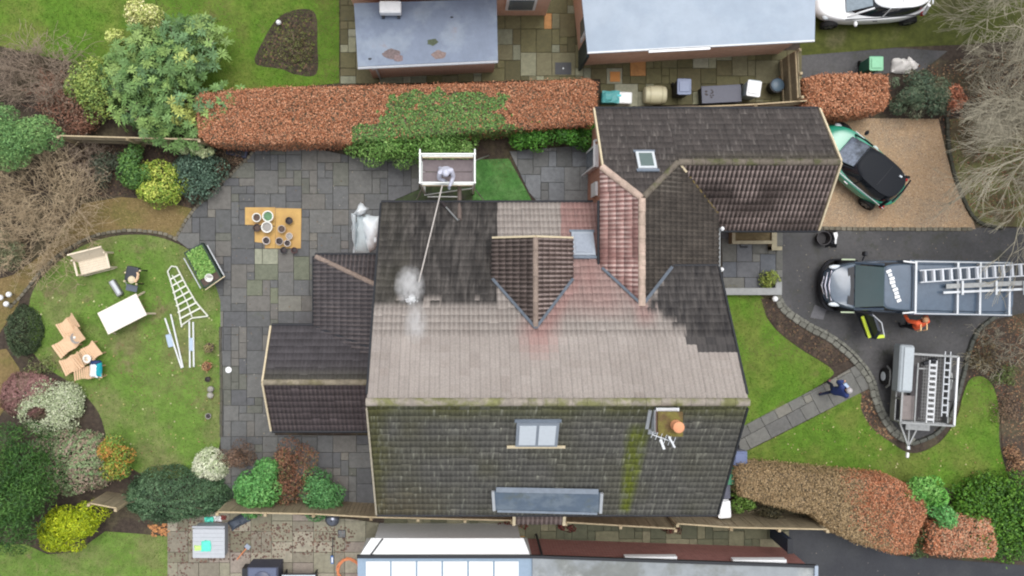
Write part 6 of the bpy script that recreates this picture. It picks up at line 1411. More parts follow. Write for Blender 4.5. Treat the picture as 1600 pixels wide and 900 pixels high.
bl_ = thing('bed_lamp', W(436, 36, .2), 'small white ball lamp at the island bed edge', 'garden lamp'); bl_.location.z = .03; MB().tube([(0, 0, 0), (0, 0, .2)], .02, 6).build('stake', m_dark, bl_); MB().ball((0, 0, .25), .1, 12, 8).build('globe', m_white, bl_, smooth=60)
# tarpaulin
tp_ = thing('tarpaulin', W(571, 362, .2), 'crumpled white tarpaulin heap beside the house wall', 'tarpaulin'); tp_.location.z = .055
m_tarp = P('tarpaulin_sheet', (228, 234, 238), .6)
m_tarpg = P('tarpaulin_grey_side', (172, 182, 186), .6)
def tarp(name, q, h, seed, mat, nx=7, ny=8):
    rd = random.Random(seed); c = W(571, 362, .2); P4 = [W(x, y, .2)-c for x, y in q]; vs = []
    for i in range(nx+1):
        for j in range(ny+1):
            u, v = i/nx, j/ny; p = P4[0]*(1-u)*(1-v)+P4[1]*u*(1-v)+P4[2]*u*v+P4[3]*(1-u)*v; e = 1-max(abs(2*u-1), abs(2*v-1))**4
            vs.append((p.x+rd.uniform(-.04, .04), p.y+rd.uniform(-.04, .04), max(.02, h*(.6+.4*rd.random())*e+.03)))
    m = ny+1; o = len(vs); vs += [(a, b_, 0) for a, b_, z in vs]
    fs = [(i*m+j, (i+1)*m+j, (i+1)*m+j+1, i*m+j+1) for i in range(nx) for j in range(ny)]
    e = [i*m for i in range(nx+1)]+[nx*m+j for j in range(1, ny+1)]+[i*m+ny for i in range(nx-1, -1, -1)]+[j for j in range(ny-1, 0, -1)]
    fs += [(e[k], e[(k+1) % len(e)], e[(k+1) % len(e)]+o, e[k]+o) for k in range(len(e))]; MB().add(vs, fs).build(name, mat, tp_, smooth=70)
tarp('fold', [(549, 334), (556, 332), (556, 399), (551, 398)], .5, 1, m_tarp, 2, 8); tarp('fold', [(556, 338), (576, 336), (576, 398), (555, 399)], .32, 5, m_tarpg, 5, 8); tarp('fold', [(562, 338), (597, 337), (592, 382), (574, 396)], .55, 3, m_tarp, 6, 7); tarp('fold', [(551, 334), (563, 317), (578, 326), (560, 338)], .4, 4, m_tarp, 4, 4)

# scaffold tower with platform
sc = thing('scaffold_tower', W(698, 272, 3.2), 'white framed mobile scaffold tower against the house', 'scaffold tower'); o_ = sc.location.copy(); sc.location.z = 0; ZT = 4.25
X0_, X1_ = W(656, 0, ZT).x-o_.x, W(742, 0, ZT).x-o_.x; Y0_, Y1_ = W(0, 285, ZT).y-o_.y, W(0, 240, ZT).y-o_.y
m_scaf = P('scaffold_tube', (216, 220, 218), .4, .2)
for x in (X0_, X1_):
    for y in (Y0_, Y1_): MB().tube([(x, y, 0.1), (x, y, ZT)], .035, 8).build('standard', m_scaf, sc); MB().ball((x, y, .08), (.06, .06, .08), 8, 6).build('castor', m_black, sc)
    for z in (.5, 1.0, 1.5, 2.0, 2.5, 3.6, 4.2): MB().tube([(x, Y0_-.02, z), (x, Y1_+(.16 if z > 4 else .02), z)], .03, 6).build('frame_rung', m_scaf, sc)
    for y, sgn in ((Y0_, -1), (Y1_, 1)):
        q = W(632 if x < 0 else 792, 305 if sgn < 0 else 234, 0); MB().tube([(x, y, 2.4), (x+(-.45 if x < 0 else .6), y+sgn*.5, .1)], .02, 6).build('stabiliser', P('stabiliser_tube', (150, 156, 150), .4, .3) if 'stabiliser_tube' not in bpy.data.materials else bpy.data.materials['stabiliser_tube'], sc)
for y in (Y0_, Y1_):
    for z in (3.65, 4.18): MB().tube([(X0_, y, z), (X1_, y, z)], .032, 6).build('guard_rail', m_scaf, sc)
MB().tube([(X0_, Y0_-.1, .6), (X1_, Y0_+.0, 2.3)], .022, 6).build('brace', m_scaf, sc); MB().tube([(X0_, Y1_, .6), (X1_, Y1_, 2.3)], .022, 6).build('brace', m_scaf, sc); MB().tube([(X0_+.1, Y0_-.14, .35), (X1_-.6, Y0_-.14, .35)], .022, 6).build('brace', m_scaf, sc)
for k in range(2): MB().box(((X0_+X1_)/2, Y0_+(Y1_-Y0_)*(.27+.46*k), 3.1), (X1_-X0_-.08, (Y1_-Y0_)*.44, .04)).build('deck_board', M('deck_ply', sr(124, 114, 116), .8, .12, 9, .15) if k == 0 else bpy.data.materials['deck_ply'], sc)
for y in (Y0_, Y1_): MB().box(((X0_+X1_)/2, y, 3.22), (X1_-X0_-.08, .03, .16)).build('toe_board', m_cream, sc)
pp = thing('drain_pipe', W(718, 320, 3.6), 'grey brown pipe leaning from tower to the dark roof', 'pipe'); o_ = pp.location.copy()
a, b_ = W(718, 292, 2.9), on_main(718, 343)+Vector((0, 0, .1)); MB().tube([a-o_, b_-o_], .075, 10).build('pipe', P('grey_brown_pipe', (110, 98, 92), .5), pp, smooth=40)
c, d_ = on_main(716, 345)+Vector((0, 0, .1)), on_main(697, 324)+Vector((0, 0, .12)); MB().tube([b_-o_, c-o_, d_-o_], .03, 8).build('branch', m_galv, pp, smooth=40); d2 = on_main(691, 317)+Vector((0, 0, .14)); MB().tube([d_-o_, d2-o_], .045, 8).build('elbow', m_potd, pp)

# washing lance and spray
ln = thing('washing_lance', W(690, 292, 4.2), 'long thin washing lance reaching down to the roof', 'lance'); o_ = ln.location.copy()
L0, L1 = W(691, 290, 4.25), on_main(655, 441)+Vector((0, 0, .25)); MB().tube([L0-o_, (L0.lerp(L1, .5)+Vector((0, 0, -.06)))-o_, L1-o_], .024, 8).build('tube', P('lance_tube', (184, 178, 172), .4), ln, smooth=40)
MB().tube([L1-o_, L1-o_+Vector((-.06, -.14, -.1))], .035, 8).build('nozzle', m_dark, ln)
mm = bpy.data.materials.new('water_mist'); mm.use_nodes = True; t = mm.node_tree; t.nodes.remove(t.nodes['Principled BSDF']); pv = t.nodes.new('ShaderNodeVolumePrincipled'); pv.inputs['Color'].default_value = (.995, .995, 1, 1)
ns = t.nodes.new('ShaderNodeTexNoise'); ns.inputs['Scale'].default_value = 3.2; ns.inputs['Detail'].default_value = 4; tc = t.nodes.new('ShaderNodeTexCoord'); t.links.new(tc.outputs['Object'], ns.inputs['Vector'])
ln_ = t.nodes.new('ShaderNodeVectorMath'); ln_.operation = 'LENGTH'; sc_ = t.nodes.new('ShaderNodeTexCoord'); t.links.new(sc_.outputs['Object'], ln_.inputs[0])
mr = t.nodes.new('ShaderNodeMapRange'); mr.inputs['From Min'].default_value = .1; mr.inputs['From Max'].default_value = .95; mr.inputs['To Min'].default_value = 1; mr.inputs['To Max'].default_value = 0; t.links.new(ln_.outputs['Value'], mr.inputs['Value'])
mr2 = t.nodes.new('ShaderNodeMapRange'); mr2.inputs['From Min'].default_value = .35; mr2.inputs['From Max'].default_value = .7; mr2.inputs['To Max'].default_value = 8.0; t.links.new(ns.outputs['Fac'], mr2.inputs['Value'])
mu = t.nodes.new('ShaderNodeMath'); mu.operation = 'MULTIPLY'; t.links.new(mr.outputs[0], mu.inputs[0]); t.links.new(mr2.outputs[0], mu.inputs[1]); t.links.new(mu.outputs[0], pv.inputs['Density']); t.links.new(pv.outputs[0], t.nodes['Material Output'].inputs['Volume'])
for x, y, s, l, up in ((641, 447, (.55, .75, .5), 'white water mist where the lance hits the roof', .35), (650, 512, (.42, 1.1, .25), 'thin drifting water mist below the lance', .2)):
    q = on_main(x, y)+Vector((0, 0, up)); o = MB().ball((0, 0, 0), 1, 16, 10).build('spray_mist', mm); o.location = q; o.scale = s; o['kind'] = 'stuff'; o['label'] = l
sp = thing('water_splash', on_main(643, 467)+Vector((0, 0, .1)), 'bright white splash of water on the washed roof', 'splash'); mbs = MB()
for k in range(260):
    a = random.uniform(0, 6.28); r_ = abs(random.gauss(0, .1)); mbs.ball((r_*math.cos(a), r_*math.sin(a)*.8, random.uniform(0, .15)), random.uniform(.008, .026), 6, 4)
mbs.build('droplets', m_white, sp, smooth=80)['kind'] = 'stuff'

# ---------------------------------------------------------------- bins and boxes
def bin_(label, px, py, wd, dp, h, body, lid, rz=0, wheels=True, group=None, z=.05, name='wheelie_bin'):
    t = thing(name, W(px, py, h), label, 'bin', group, rotz=R(rz)); t.location.z = z
    mb = MB(); b0, b1 = (wd*.42, dp*.42), (wd*.48, dp*.48); vs = [(-b0[0], -b0[1], .04), (b0[0], -b0[1], .04), (b0[0], b0[1], .04), (-b0[0], b0[1], .04), (-b1[0], -b1[1], h-.08), (b1[0], -b1[1], h-.08), (b1[0], b1[1], h-.08), (-b1[0], b1[1], h-.08)]
    mb.add(vs, [(3,2,1,0),(4,5,6,7),(0,1,5,4),(1,2,6,5),(2,3,7,6),(3,0,4,7)]).build('body', body, t, bevel=.03, seg=2)
    ring_ = []
    l2 = MB(); l2.prism([(-wd*.5, -dp*.5), (-wd*.4, -dp*.56), (wd*.4, -dp*.56), (wd*.5, -dp*.5), (wd*.5, dp*.5), (-wd*.5, dp*.5)], h-.075, h-.02); l2.prism([(-wd*.38, -dp*.38), (wd*.38, -dp*.38), (wd*.38, dp*.38), (-wd*.38, dp*.38)], h-.02, h+.015)
    l2.build('lid', lid, t, bevel=.015); MB().tube([(-wd*.42, dp*.54, h-.1), (wd*.42, dp*.54, h-.1)], .022, 6).build('handle', body, t)
    if wheels:
        for s in (-1, 1): MB().tube([(s*wd*.4-.03, dp*.44, .1), (s*wd*.4+.03, dp*.44, .1)], .1, 12).build('wheel', m_tyre, t)
    return t
m_bgrey = P('blue_grey_plastic', (112, 124, 152), .4); m_bteal = P('teal_plastic', (58, 140, 146), .45); m_bdk = P('slate_plastic', (84, 86, 100), .5); m_gr = P('green_plastic', (70, 138, 104), .45)
bin_('blue grey wheelie bin beside the cream water butt', 1069, 135, .52, .56, 1.05, m_black, m_bgrey)
bin_('white lidded bin beside the long storage box', 1178, 138, .52, .56, 1.0, P('pale_bin_body', (160, 176, 186), .4), m_white, -8)
bin_('green wheelie bin on the tarmac strip', 1369, 99, .52, .5, 1.0, P('dark_green_plastic_body', (36, 96, 76), .4), P('pale_green_lid', (128, 188, 150), .45))
bin_('blue grey wheelie bin at the house corner by the tan hedge', 1157, 716, .52, .5, 1.0, m_bdk, P('slate_blue_lid', (100, 112, 146), .4), 0, z=.01)
bin_('green lidded bin against the house wall by the tan hedge', 1138, 744, .5, .58, 1.0, m_gr, m_gr, z=.01)
bin_('grey bin between the green bin and the white bin', 1131, 768, .5, .5, 1.0, m_bdk, m_bdk, z=.01)
bin_('white sack shaped bin at the fence end by the tan hedge', 1132, 796, .48, .6, 1.0, m_white, m_white, 4, z=.01)
wb = thing('water_butt', W(1025, 147, .6), 'cream barrel lying among the bins', 'barrel'); wb.location.z = .05
vs_ = MB(); vs_.tube([(-.42, 0, .36), (-.38, 0, .36), (-.2, 0, .36), (0, 0, .36), (.2, 0, .36), (.38, 0, .36), (.42, 0, .36)], [.25, .31, .345, .355, .345, .31, .25], 20); vs_.build('barrel', P('cream_plastic', (196, 190, 160), .5), wb, smooth=40)
for x in (-.22, .22): MB().tube([(x-.02, 0, .36), (x+.02, 0, .36)], .352, 20).build('hoop', P('cream_hoop', (176, 170, 140), .5), wb, smooth=40)
rb_ = thing('recycling_box', W(966, 152, .4), 'teal recycling box with a white lidded half', 'box', rotz=R(-2)); rb_.location.z = .05
MB().box((-.3, 0, .2), (.66, .44, .4)).build('box', m_bteal, rb_, bevel=.03); crumple(MB(), 5, 4, .66, .44, .12, seed=9).build('cover', P('teal_sheet', (84, 160, 162), .5), rb_).location = (-.3, 0, .4); MB().box((.26, -.02, .22), (.5, .44, .42)).build('lid', m_white, rb_, bevel=.03); MB().box((.02, .05, .44), (.14, .08, .03)).build('clip', P('cyan_clip', (60, 196, 206), .4), rb_)
sb = thing('storage_box', W(1127, 147, .6), 'long slate grey storage box with leaf marks on its lid', 'storage box', rotz=R(3)); sb.location.z = .05
MB().box((0, 0, .26), (1.42, .6, .52)).build('box', m_black, sb); MB().box((0, 0, .55), (1.5, .66, .06)).build('lid', m_bdk, sb, bevel=.015)
mk = MB()
for k in range(9): mk.ball((-.45+random.uniform(-.14, .14), random.uniform(-.14, .18), .582), (random.uniform(.03, .06), random.uniform(.02, .04), .006), 8, 4)
mk.build('dead_leaves', m_potd, sb)
rd_ = thing('round_bin', W(1213, 134, .5), 'dark round bin with blue grey lid beside the gate', 'bin'); rd_.location.z = .05; MB().lathe((0, 0, 0), [(.22, 0), (.27, .55), (.28, .56), (.01, .56)], 20).build('body', m_black, rd_, smooth=40); MB().lathe((0, 0, .565), [(.24, 0), (.24, .03), (.18, .06), (.02, .07)], 20).build('lid', P('slate_lid', (86, 106, 122), .4), rd_, smooth=40)
ws_ = thing('white_sack', W(1413, 101, .3), 'slumped white sack beside the green wheelie bin', 'sack', rotz=R(-5)); ws_.location.z = .02; crumple(MB(), 7, 5, .7, .55, .5, seed=12).build('sack', P('sack_cloth', (222, 218, 214), .7), ws_, smooth=60); q = crumple(MB(), 4, 4, .5, .28, .3, seed=14).build('flap', bpy.data.materials['sack_cloth'], ws_, smooth=60); q.location = (.4, .12, 0); q.rotation_euler = (0, 0, -.6)
bk = thing('black_tub', W(1287, 372, .35), 'round black tub on the drive below the annexe gable', 'tub'); bk.location.z = .02; MB().lathe((0, 0, 0), [(.2, 0), (.26, .36), (.28, .38), (.24, .38), (.2, .1), (.01, .1)], 20).build('tub', P('charcoal_tub', (50, 48, 50), .7), bk, smooth=40)
bs_ = thing('rubbish_sack', W(1303, 372, .35), 'black rubbish sack with a white flap on the drive', 'sack'); bs_.location.z = .02; crumple(MB(), 6, 6, .42, .66, .5, seed=22).build('sack', m_black, bs_, smooth=60); MB().extrude([(-.07, .2, .42), (.07, .22, .42), (.08, .1, .46), (.03, -.04, .48), (.04, -.22, .42), (-.02, -.22, .42), (-.04, -.02, .48)], (0, 0, .03)).build('flap', m_white, bs_)
sm = thing('drive_patch', W(1277, 488, 0), 'pale patched square on the dark drive', 'patch'); sm.location.z = .018; MB().prism([(-.28, -.2), (.22, -.28), (.34, .1), (-.1, .3)], 0, .004).build('patch', M('patched_asphalt', sr(98, 98, 102), .7, .15, 8, .1), sm)
# terrace at the foot: storage chest, barbecue, tables
ch = thing('storage_chest', W(326, 848, .7), 'pale grey slatted storage chest with a bright green cloth on it', 'chest'); ch.location.z = .055
MB().box((0, 0, .3), (1.1, 1.12, .6)).build('box', P('chest_grey', (160, 164, 170), .6), ch)
for i in range(7): MB().box((0, -.5+.155*i, .62), (1.2, .15, .035)).build('plank', P('chest_plank', (178, 182, 188), .6) if i == 0 else bpy.data.materials['chest_plank'], ch)
MB().box((0, .59, .64), (1.22, .08, .06)).build('hinge_rail', bpy.data.materials['chest_grey'], ch)
gc = thing('green_cloth', W(322, 853, .7), 'turquoise and lime cloths on the grey chest', 'cloth'); gc.location.z = .695; crumple(MB(), 5, 5, .36, .4, .1, seed=31).build('turquoise_cloth', P('turquoise_towel', (96, 220, 196), .8), gc, smooth=60); q = crumple(MB(), 4, 3, .26, .18, .08, seed=32).build('lime_cloth', P('lime_towel', (190, 226, 130), .8), gc, smooth=60); q.location = (-.3, -.07, 0)
q = thing('garden_toys', W(324, 814, .3), 'turquoise and white odds and ends behind the grey chest', 'toys'); q.location.z = .055; crumple(MB(), 4, 3, .34, .2, .3, seed=41).build('turquoise_toy', bpy.data.materials['turquoise_towel'], q); w_ = crumple(MB(), 4, 3, .3, .2, .28, seed=42).build('white_toy', m_white, q); w_.location = (.34, .02, 0); w_ = crumple(MB(), 3, 3, .2, .16, .2, seed=43).build('red_toy', P('dusty_red', (140, 74, 70), .7), q); w_.location = (.55, .06, 0)
dk = thing('dark_tarp', W(372, 816, .2), 'dark grey folded sheet beside the grey chest', 'sheet', rotz=R(30)); dk.location.z = .055; crumple(MB(), 6, 4, .8, .4, .25, seed=51).build('sheet', P('slate_sheet', (72, 80, 92), .6), dk, smooth=60)
gb = thing('gas_barbecue', W(411, 896, .9), 'blue grey box with round lid at the bottom edge', 'barbecue'); gb.location.z = .055
MB().box((0, -.3, .45), (1.15, 1.1, .9)).build('body', P('slate_body', (62, 66, 84), .5), gb); MB().box((0, -.3, .93), (1.05, 1.1, .08)).build('top', P('blue_slate_top', (92, 100, 124), .45), gb, bevel=.02); MB().lathe((0, -.2, .97), [(.33, 0), (.33, .03), (.28, .06), (.02, .08)], 24).build('lid', P('slate_lid_round', (78, 84, 106), .4), gb, smooth=40); MB().box((-.7, -.3, .5), (.22, .9, .5)).build('side_shelf', m_dark, gb)
st = thing('side_table', W(467, 904, .7), 'pale grey low table at the bottom edge', 'table'); st.location.z = .055; MB().box((0, -.1, .68), (1.25, .5, .04)).build('top', P('pale_table', (190, 198, 206), .5), st); MB().box((0, -.1, .635), (1.3, .56, .03)).build('rim', m_dark, st)
for s in (-1, 1): MB().box((s*.58, -.1, .31), (.04, .44, .62)).build('leg', m_dark, st)
kt = thing('kettle_barbecue', W(519, 812, .7), 'round black kettle barbecue with shiny lid by the fence', 'barbecue'); kt.location.z = .055; MB().lathe((0, 0, .4), [(.05, 0), (.2, .06), (.27, .2), (.27, .22)], 22).build('bowl', m_black, kt, smooth=50); MB().lathe((0, 0, .625), [(.26, 0), (.24, .08), (.14, .16), (.02, .18)], 22).build('lid', P('shiny_lid', (108, 112, 122), .15, .6), kt, smooth=50); MB().ball((0, 0, .83), .03, 8, 6).build('handle', m_black, kt)
for k in range(3): a = 2.1*k; MB().tube([(.12*math.cos(a), .12*math.sin(a), .45), (.26*math.cos(a), .26*math.sin(a), 0)], .014, 6).build('leg', m_galv, kt)
br = thing('broom', W(519, 862, .1), 'blue headed broom lying on the pale terrace', 'broom'); br.location.z = .06; MB().tube([(.03, .55, .03), (0, -.15, .03)], .018, 6).build('handle', m_dark, br); MB().box((0, -.3, .04), (.1, .3, .08), rz=.05).build('head', P('blue_brush', (70, 110, 170), .5), br); MB().box((.01, -.3, .085), (.05, .2, .02)).build('label_plate', m_white, br)
gr_ = thing('drain_cover', W(534, 834, .06), 'square dark drain cover on the pale terrace', 'drain cover'); gr_.location.z = .06; MB().box((0, 0, 0), (.3, .3, .02)).build('frame', m_dark, gr_)
for k in range(5): MB().box((-.1+.05*k, 0, .014), (.02, .24, .012)).build('bar', m_galv, gr_)
dc = thing('drain_cover', W(880, 107, .06), 'square black drain cover in the mossy yard', 'drain cover'); dc.location.z = .06; MB().box((0, 0, 0), (.62, .46, .02)).build('frame', m_dark, dc); MB().box((0, 0, .012), (.52, .36, .015)).build('lid', m_black, dc); MB().ball((0, 0, .022), (.04, .04, .015), 8, 5).build('key_hole', m_alu, dc)
m_or = P('orange_hose', (222, 140, 96), .6)
hs_ = thing('hose', W(545, 890, .1), 'coil of orange hose at the corner of the glazed end', 'hose'); hs_.location.z = .06
pts = [(.42*math.cos(t*.35)*(1+.12*math.sin(t*.9)), .42*math.sin(t*.35)*(1+.1*math.cos(t*1.3)), .03+.012*t*.1) for t in range(80)]; MB().tube(pts, .022, 6).build('coil', m_or, hs_)
h2 = thing('hose', W(700, 828, .1), 'orange hose snaking along the mossy passage', 'hose'); o_ = h2.location.copy(); h2.location.z = .06
MB().tube([(v.x-o_.x, v.y-o_.y, .03) for v in [W(x, y, .06) for x, y in smooth([(588, 832), (620, 826), (660, 834), (700, 823), (740, 834), (775, 838), (820, 838)], 6, False)]], .018, 6).build('tube', P('amber_hose', (176, 134, 76), .6), h2)
ht = thing('hand_tool', W(378, 865, .1), 'orange handled tool on the pale terrace', 'tool', rotz=R(50)); ht.location.z = .06; MB().tube([(-.3, 0, .03), (.3, 0, .03)], .02, 6).build('shaft', m_or, ht); MB().box((.34, 0, .03), (.16, .2, .04)).build('blade', P('pale_blade', (150, 160, 176), .4), ht)
dr_ = thing('dustpan', W(370, 236, .15), 'dark blue grey tray under the hedge at the patio top', 'tray', rotz=R(-12)); dr_.location.z = .01; MB().box((0, 0, .08), (.8, .4, .16)).build('tray', P('slate_tray', (62, 66, 86), .6), dr_, bevel=.03); MB().box((0, 0, .165), (.66, .28, .01)).build('mat', m_black, dr_)
bx = thing('black_hook', W(1161, 384, .05), 'bent black boot scraper on the terrace', 'boot scraper'); bx.location.z = .055; MB().tube([(-.12, .06, .02), (-.1, -.05, .03), (.16, -.05, .03)], .03, 6).build('bar', m_black, bx)
bt = thing('tile_patch', W(961, 120, .06), 'single orange clay tile lying in the mossy yard', 'tile'); bt.location.z = .058; MB().box((0, 0, .012), (.38, .38, .024)).build('tile', M('orange_clay', sr(190, 132, 76), .8, .12, 8, .1), bt)
for (x, y, z, l) in ((1127, 421, 3.95, 'upper white wall lamp'), (1125, 357, 4.0, 'lower white wall lamp')):
    t = MB().ball((8.82, W(x, y, z).y, z-.15), (.07, .08, .08), 10, 8).build('wall_light', m_white, house, world=True)
lpst = thing('lamp_post', (W(1221, 842, 1.0).x, W(1221, 842, 1.0).y, 0), 'dark blue post at the corner of the brick extension', 'post'); MB().box((0, 0, .9), (.16, .5, 1.8)).build('post', P('navy_post', (38, 50, 72), .5), lpst); MB().box((0, 0, 1.82), (.2, .54, .04)).build('cap', m_black, lpst)

# ---------------------------------------------------------------- people: one skinned body each, hands with five fingers
def person(label, loc, rz, J, colors, clothes=(), hair=None, scale=1.0, shoe=(40, 38, 40)):
    """J: joints (x right, y forward, z up). colors: dict region -> material"""
    root = thing('person', loc, label, 'person', rotz=rz)
    names = list(J.keys()); idx = {n_: i for i, n_ in enumerate(names)}
    B = [('pelvis', 'waist'), ('waist', 'chest'), ('chest', 'neck'), ('neck', 'head'), ('head', 'crown')]
    for s in 'lr': B += [('chest', 'sh'+s), ('sh'+s, 'el'+s), ('el'+s, 'wr'+s), ('wr'+s, 'pa'+s), ('pelvis', 'hip'+s), ('hip'+s, 'kn'+s), ('kn'+s, 'an'+s), ('an'+s, 'toe'+s)]
    rad = dict(pelvis=.15, waist=.135, chest=.165, neck=.06, head=.098, crown=.075)
    for s in 'lr': rad.update({'sh'+s: .075, 'el'+s: .05, 'wr'+s: .034, 'pa'+s: .036, 'hip'+s: .095, 'kn'+s: .065, 'an'+s: .046, 'toe'+s: .042})
    me = bpy.data.meshes.new('body_skeleton'); me.from_pydata([tuple(J[n_]) for n_ in names], [(idx[a], idx[b]) for a, b in B], []); ob = bpy.data.objects.new('body_skeleton', me); C.objects.link(ob)
    md = ob.modifiers.new('skin', 'SKIN'); md.use_smooth_shade = True; sk = me.skin_vertices[0].data
    for n_ in names: sk[idx[n_]].radius = (rad[n_], rad[n_]*(.8 if n_ in ('pelvis', 'waist', 'chest') else 1)); sk[idx[n_]].use_root = n_ == 'pelvis'
    ss = ob.modifiers.new('sub', 'SUBSURF'); ss.levels = 2; ss.render_levels = 2
    dg = bpy.context.evaluated_depsgraph_get(); dg.update(); bm_e = bpy.data.meshes.new_from_object(ob.evaluated_get(dg)); bpy.data.objects.remove(ob)
    V = [v.co.copy() for v in bm_e.vertices]; Fs = [tuple(p.vertices) for p in bm_e.polygons]
    mats = [colors['skin'], colors['top'], colors['legs'], colors['shoe'], colors['hand'], colors['head']]
    reg = {}
    for a, b in B:
        k = 1
        if b in ('head', 'crown'): k = 5
        elif a[:2] in ('hi', 'kn') or b[:3] == 'hip': k = 2
        elif a[:2] == 'an': k = 3
        elif a[:2] == 'wr': k = 4
        reg[(a, b)] = k
    segs = [(Vector(J[a]), Vector(J[b]), reg[(a, b)], (rad[a]+rad[b])/2) for a, b in B]
    fk = []
    for f in Fs:
        c = sum((V[i] for i in f), Vector())/len(f); best = (9, 1)
        for a, b, k, r_ in segs:
            ab = b-a; t = clamp((c-a).dot(ab)/max(ab.dot(ab), 1e-9)); d = (c-a-ab*t).length-r_*.6
            if d < best[0]: best = (d, k)
        fk.append(best[1])
    mb = MB()
    for k in range(6):
        ids = sorted({i for f, q in zip(Fs, fk) if q == k for i in f}); mp2 = {i: j for j, i in enumerate(ids)}
        del mp2
    mb.v = [tuple(v) for v in V]; mb.f = Fs; mb.mi = fk[:]
    # fingers and thumb, rooted inside the palm
    for s, sg in (('l', -1), ('r', 1)):
        wv, pa = Vector(J['wr'+s]), Vector(J['pa'+s]); d = (pa-wv).normalized(); u = Vector((0, 0, 1)) if abs(d.z) < .8 else Vector((0, 1, 0)); sd = d.cross(u).normalized(); u = sd.cross(d); mb.cur = 4
        for j, L_ in enumerate((.07, .08, .076, .06)):
            b0 = pa+sd*(-.03+.02*j); p1 = b0+d*L_*.55-u*.006; p2 = p1+d*L_*.35-u*L_*.35; p3 = p2+d*L_*.02-u*L_*.35; mb.tube([b0, p1, p2, p3], [.01, .0095, .009, .007], 6)
        t0 = wv.lerp(pa, .55)+sd*(.03*sg*-1); mb.tube([t0, t0+(d*.5-sd*sg*.6-u*.2).normalized()*.035, t0+(d*.8-sd*sg*.4-u*.5).normalized()*.06], [.012, .011, .008], 6)
    # face: nose, eyes, mouth, ears
    hd_, cr = Vector(J['head']), Vector(J['crown']); up = (cr-hd_).normalized(); fw = Vector(J.get('face', (0, 1, 0))); fw = (fw-up*fw.dot(up)).normalized() if 'face' not in J else fw; rt = fw.cross(up)
    mb.cur = 0; c0 = hd_+up*.02; mb.ball(c0+fw*.098-up*.01, (.016, .016, .022), 8, 6)
    for s in (-1, 1): mb.ball(c0+rt*s*.1, (.014, .02, .032), 8, 6); mb.ball(c0+fw*.086+rt*s*.034+up*.02, .014, 8, 6)
    mb.ball(c0+fw*.088-up*.05, (.026, .012, .01), 8, 5)
    body = mb.build('body', mats, root, smooth=70)
    for nm, ks, off, mat in clothes:
        bm = bmesh.new(); bm.from_mesh(bm_e); bm.normal_update(); bm.faces.ensure_lookup_table()
        bmesh.ops.delete(bm, geom=[f for f, k in zip(bm.faces[:], fk) if k not in ks or (nm == 'hi_vis_vest' and False)], context='FACES')
        bm.normal_update()
        for v in bm.verts: v.co += v.normal*off*random.uniform(.8, 1.2)
        m2 = bpy.data.meshes.new(nm); bm.to_mesh(m2); bm.free(); m2.materials.append(mat); m2.polygons.foreach_set('use_smooth', [True]*len(m2.polygons)); link(nm, m2, root)
    if hair:
        nm, mat, sz = hair; MB().ball(hd_+up*.045-fw*.015, sz, 16, 10).build(nm, mat, root, smooth=80)
    return root
skin = P('skin', (206, 160, 134), .55); shoe_m = P('dark_shoe', (40, 38, 42), .7)
gov = P('pale_grey_overalls', (196, 198, 214), .75, 0, .1); glove = P('work_glove', (140, 144, 158), .7)
def stand(lean=0., twist=0.):
    J = dict(pelvis=(0, 0, .95), waist=(0, .02+lean*.3, 1.1), chest=(0, .04+lean*.8, 1.33), neck=(0, .05+lean, 1.49), head=(0, .08+lean*1.15, 1.62), crown=(0, .09+lean*1.25, 1.72))
    for s, g in (('l', -1), ('r', 1)): J.update({'hip'+s: (g*.1, 0, .9), 'kn'+s: (g*.12, .04, .5), 'an'+s: (g*.13, -.02, .09), 'toe'+s: (g*.15, .15, .04), 'sh'+s: (g*.2, .04+lean*.9, 1.42), 'el'+s: (g*.27, .08+lean, 1.14), 'wr'+s: (g*.25, .22+lean, .96), 'pa'+s: (g*.245, .29+lean, .91)})
    return J
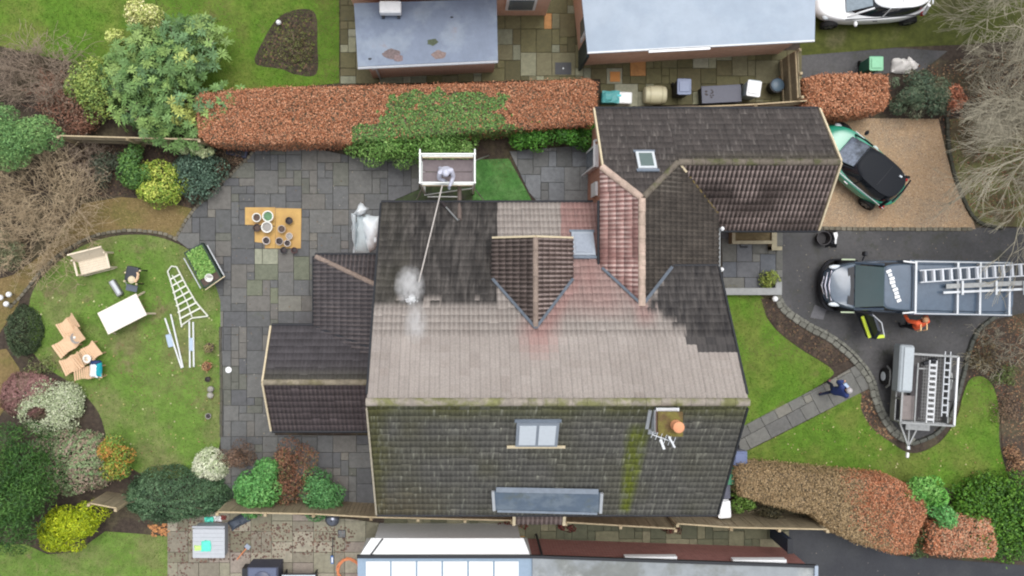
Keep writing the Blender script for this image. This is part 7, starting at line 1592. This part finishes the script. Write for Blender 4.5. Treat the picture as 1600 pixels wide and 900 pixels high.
# worker on the tower, facing the roof, both hands on the lance
q = W(695, 268, 4.3); J = stand(.12); J.update(ell=(-.22, .34, 1.2), wrl=(-.05, .58, 1.16), pal=(-.02, .65, 1.16), elr=(.26, .3, 1.16), wrr=(.1, .38, 1.06), par=(.04, .43, 1.05), knl=(-.14, .08, .5), anr=(.15, -.2, .09), toer=(.17, -.04, .04), knr=(.14, -.02, .5))
person('worker in pale grey overalls standing on the scaffold tower', (q.x, q.y+.1, 3.12), R(180+12), J, dict(skin=skin, top=gov, legs=gov, shoe=shoe_m, hand=glove, head=gov), [('overalls', (1, 2), .018, gov)], ('hood', gov, (.115, .125, .12)))
# worker in orange beside the van, bending into it
orange = P('hi_vis_orange', (240, 104, 62), .6, 0, .1); q = W(1437, 508, 1.2); J = stand(.22); J.update(elr=(.3, .42, 1.12), wrr=(.26, .66, 1.05), par=(.25, .73, 1.03), ell=(-.34, .3, 1.12), wrl=(-.36, .5, .98), pal=(-.36, .57, .95))
ow = person('worker in orange hi-vis jacket leaning into the van side', (q.x, q.y-.1, .016), R(8), J, dict(skin=skin, top=orange, legs=P('dark_trousers', (44, 42, 48), .8), shoe=shoe_m, hand=skin, head=skin), [('hi_vis_jacket', (1,), .022, orange)], ('hair', P('fair_hair', (186, 140, 104), .7), (.108, .115, .1)))
for s in (-1, 1): MB().tube([(s*.11, -.11, 1.2), (s*.11, -.06, 1.45), (s*.11, .13, 1.5), (s*.11, .3, 1.44)], .022, 6).build('reflective_band', P('reflective_band', (244, 206, 150), .3), ow) 
# person in navy walking along the slab path
navy = P('navy_jacket', (38, 54, 108), .7, 0, .12); q = W(1309, 613, 1.3); J = stand(.16); J.update(elr=(.3, .2, 1.14), wrr=(.2, .4, 1.08), par=(.16, .46, 1.07), ell=(-.3, .22, 1.12), wrl=(-.2, .42, 1.04), pal=(-.17, .48, 1.03), knl=(-.12, .16, .52), anl=(-.13, .22, .1), toel=(-.14, .38, .05), anr=(.13, -.3, .12), toer=(.14, -.16, .04))
nw = person('person in navy jacket walking along the slab path', (q.x, q.y, .055), R(-62), J, dict(skin=skin, top=navy, legs=P('navy_trousers', (36, 44, 74), .8), shoe=P('red_brown_shoe', (134, 78, 82), .7), hand=skin, head=skin), [('jacket', (1,), .024, navy)], ('hair', P('grey_hair', (176, 172, 172), .7), (.108, .115, .1)))
pk = thing('carried_papers', (q.x+.38, q.y+.16, 1.12), 'pale blue bundle held in front of the navy jacket', 'bundle', rotz=R(-62)); MB().box((0, .0, .02), (.3, .22, .08), rz=.2).build('bundle', P('pale_blue_bundle', (168, 188, 214), .6), pk, bevel=.02)
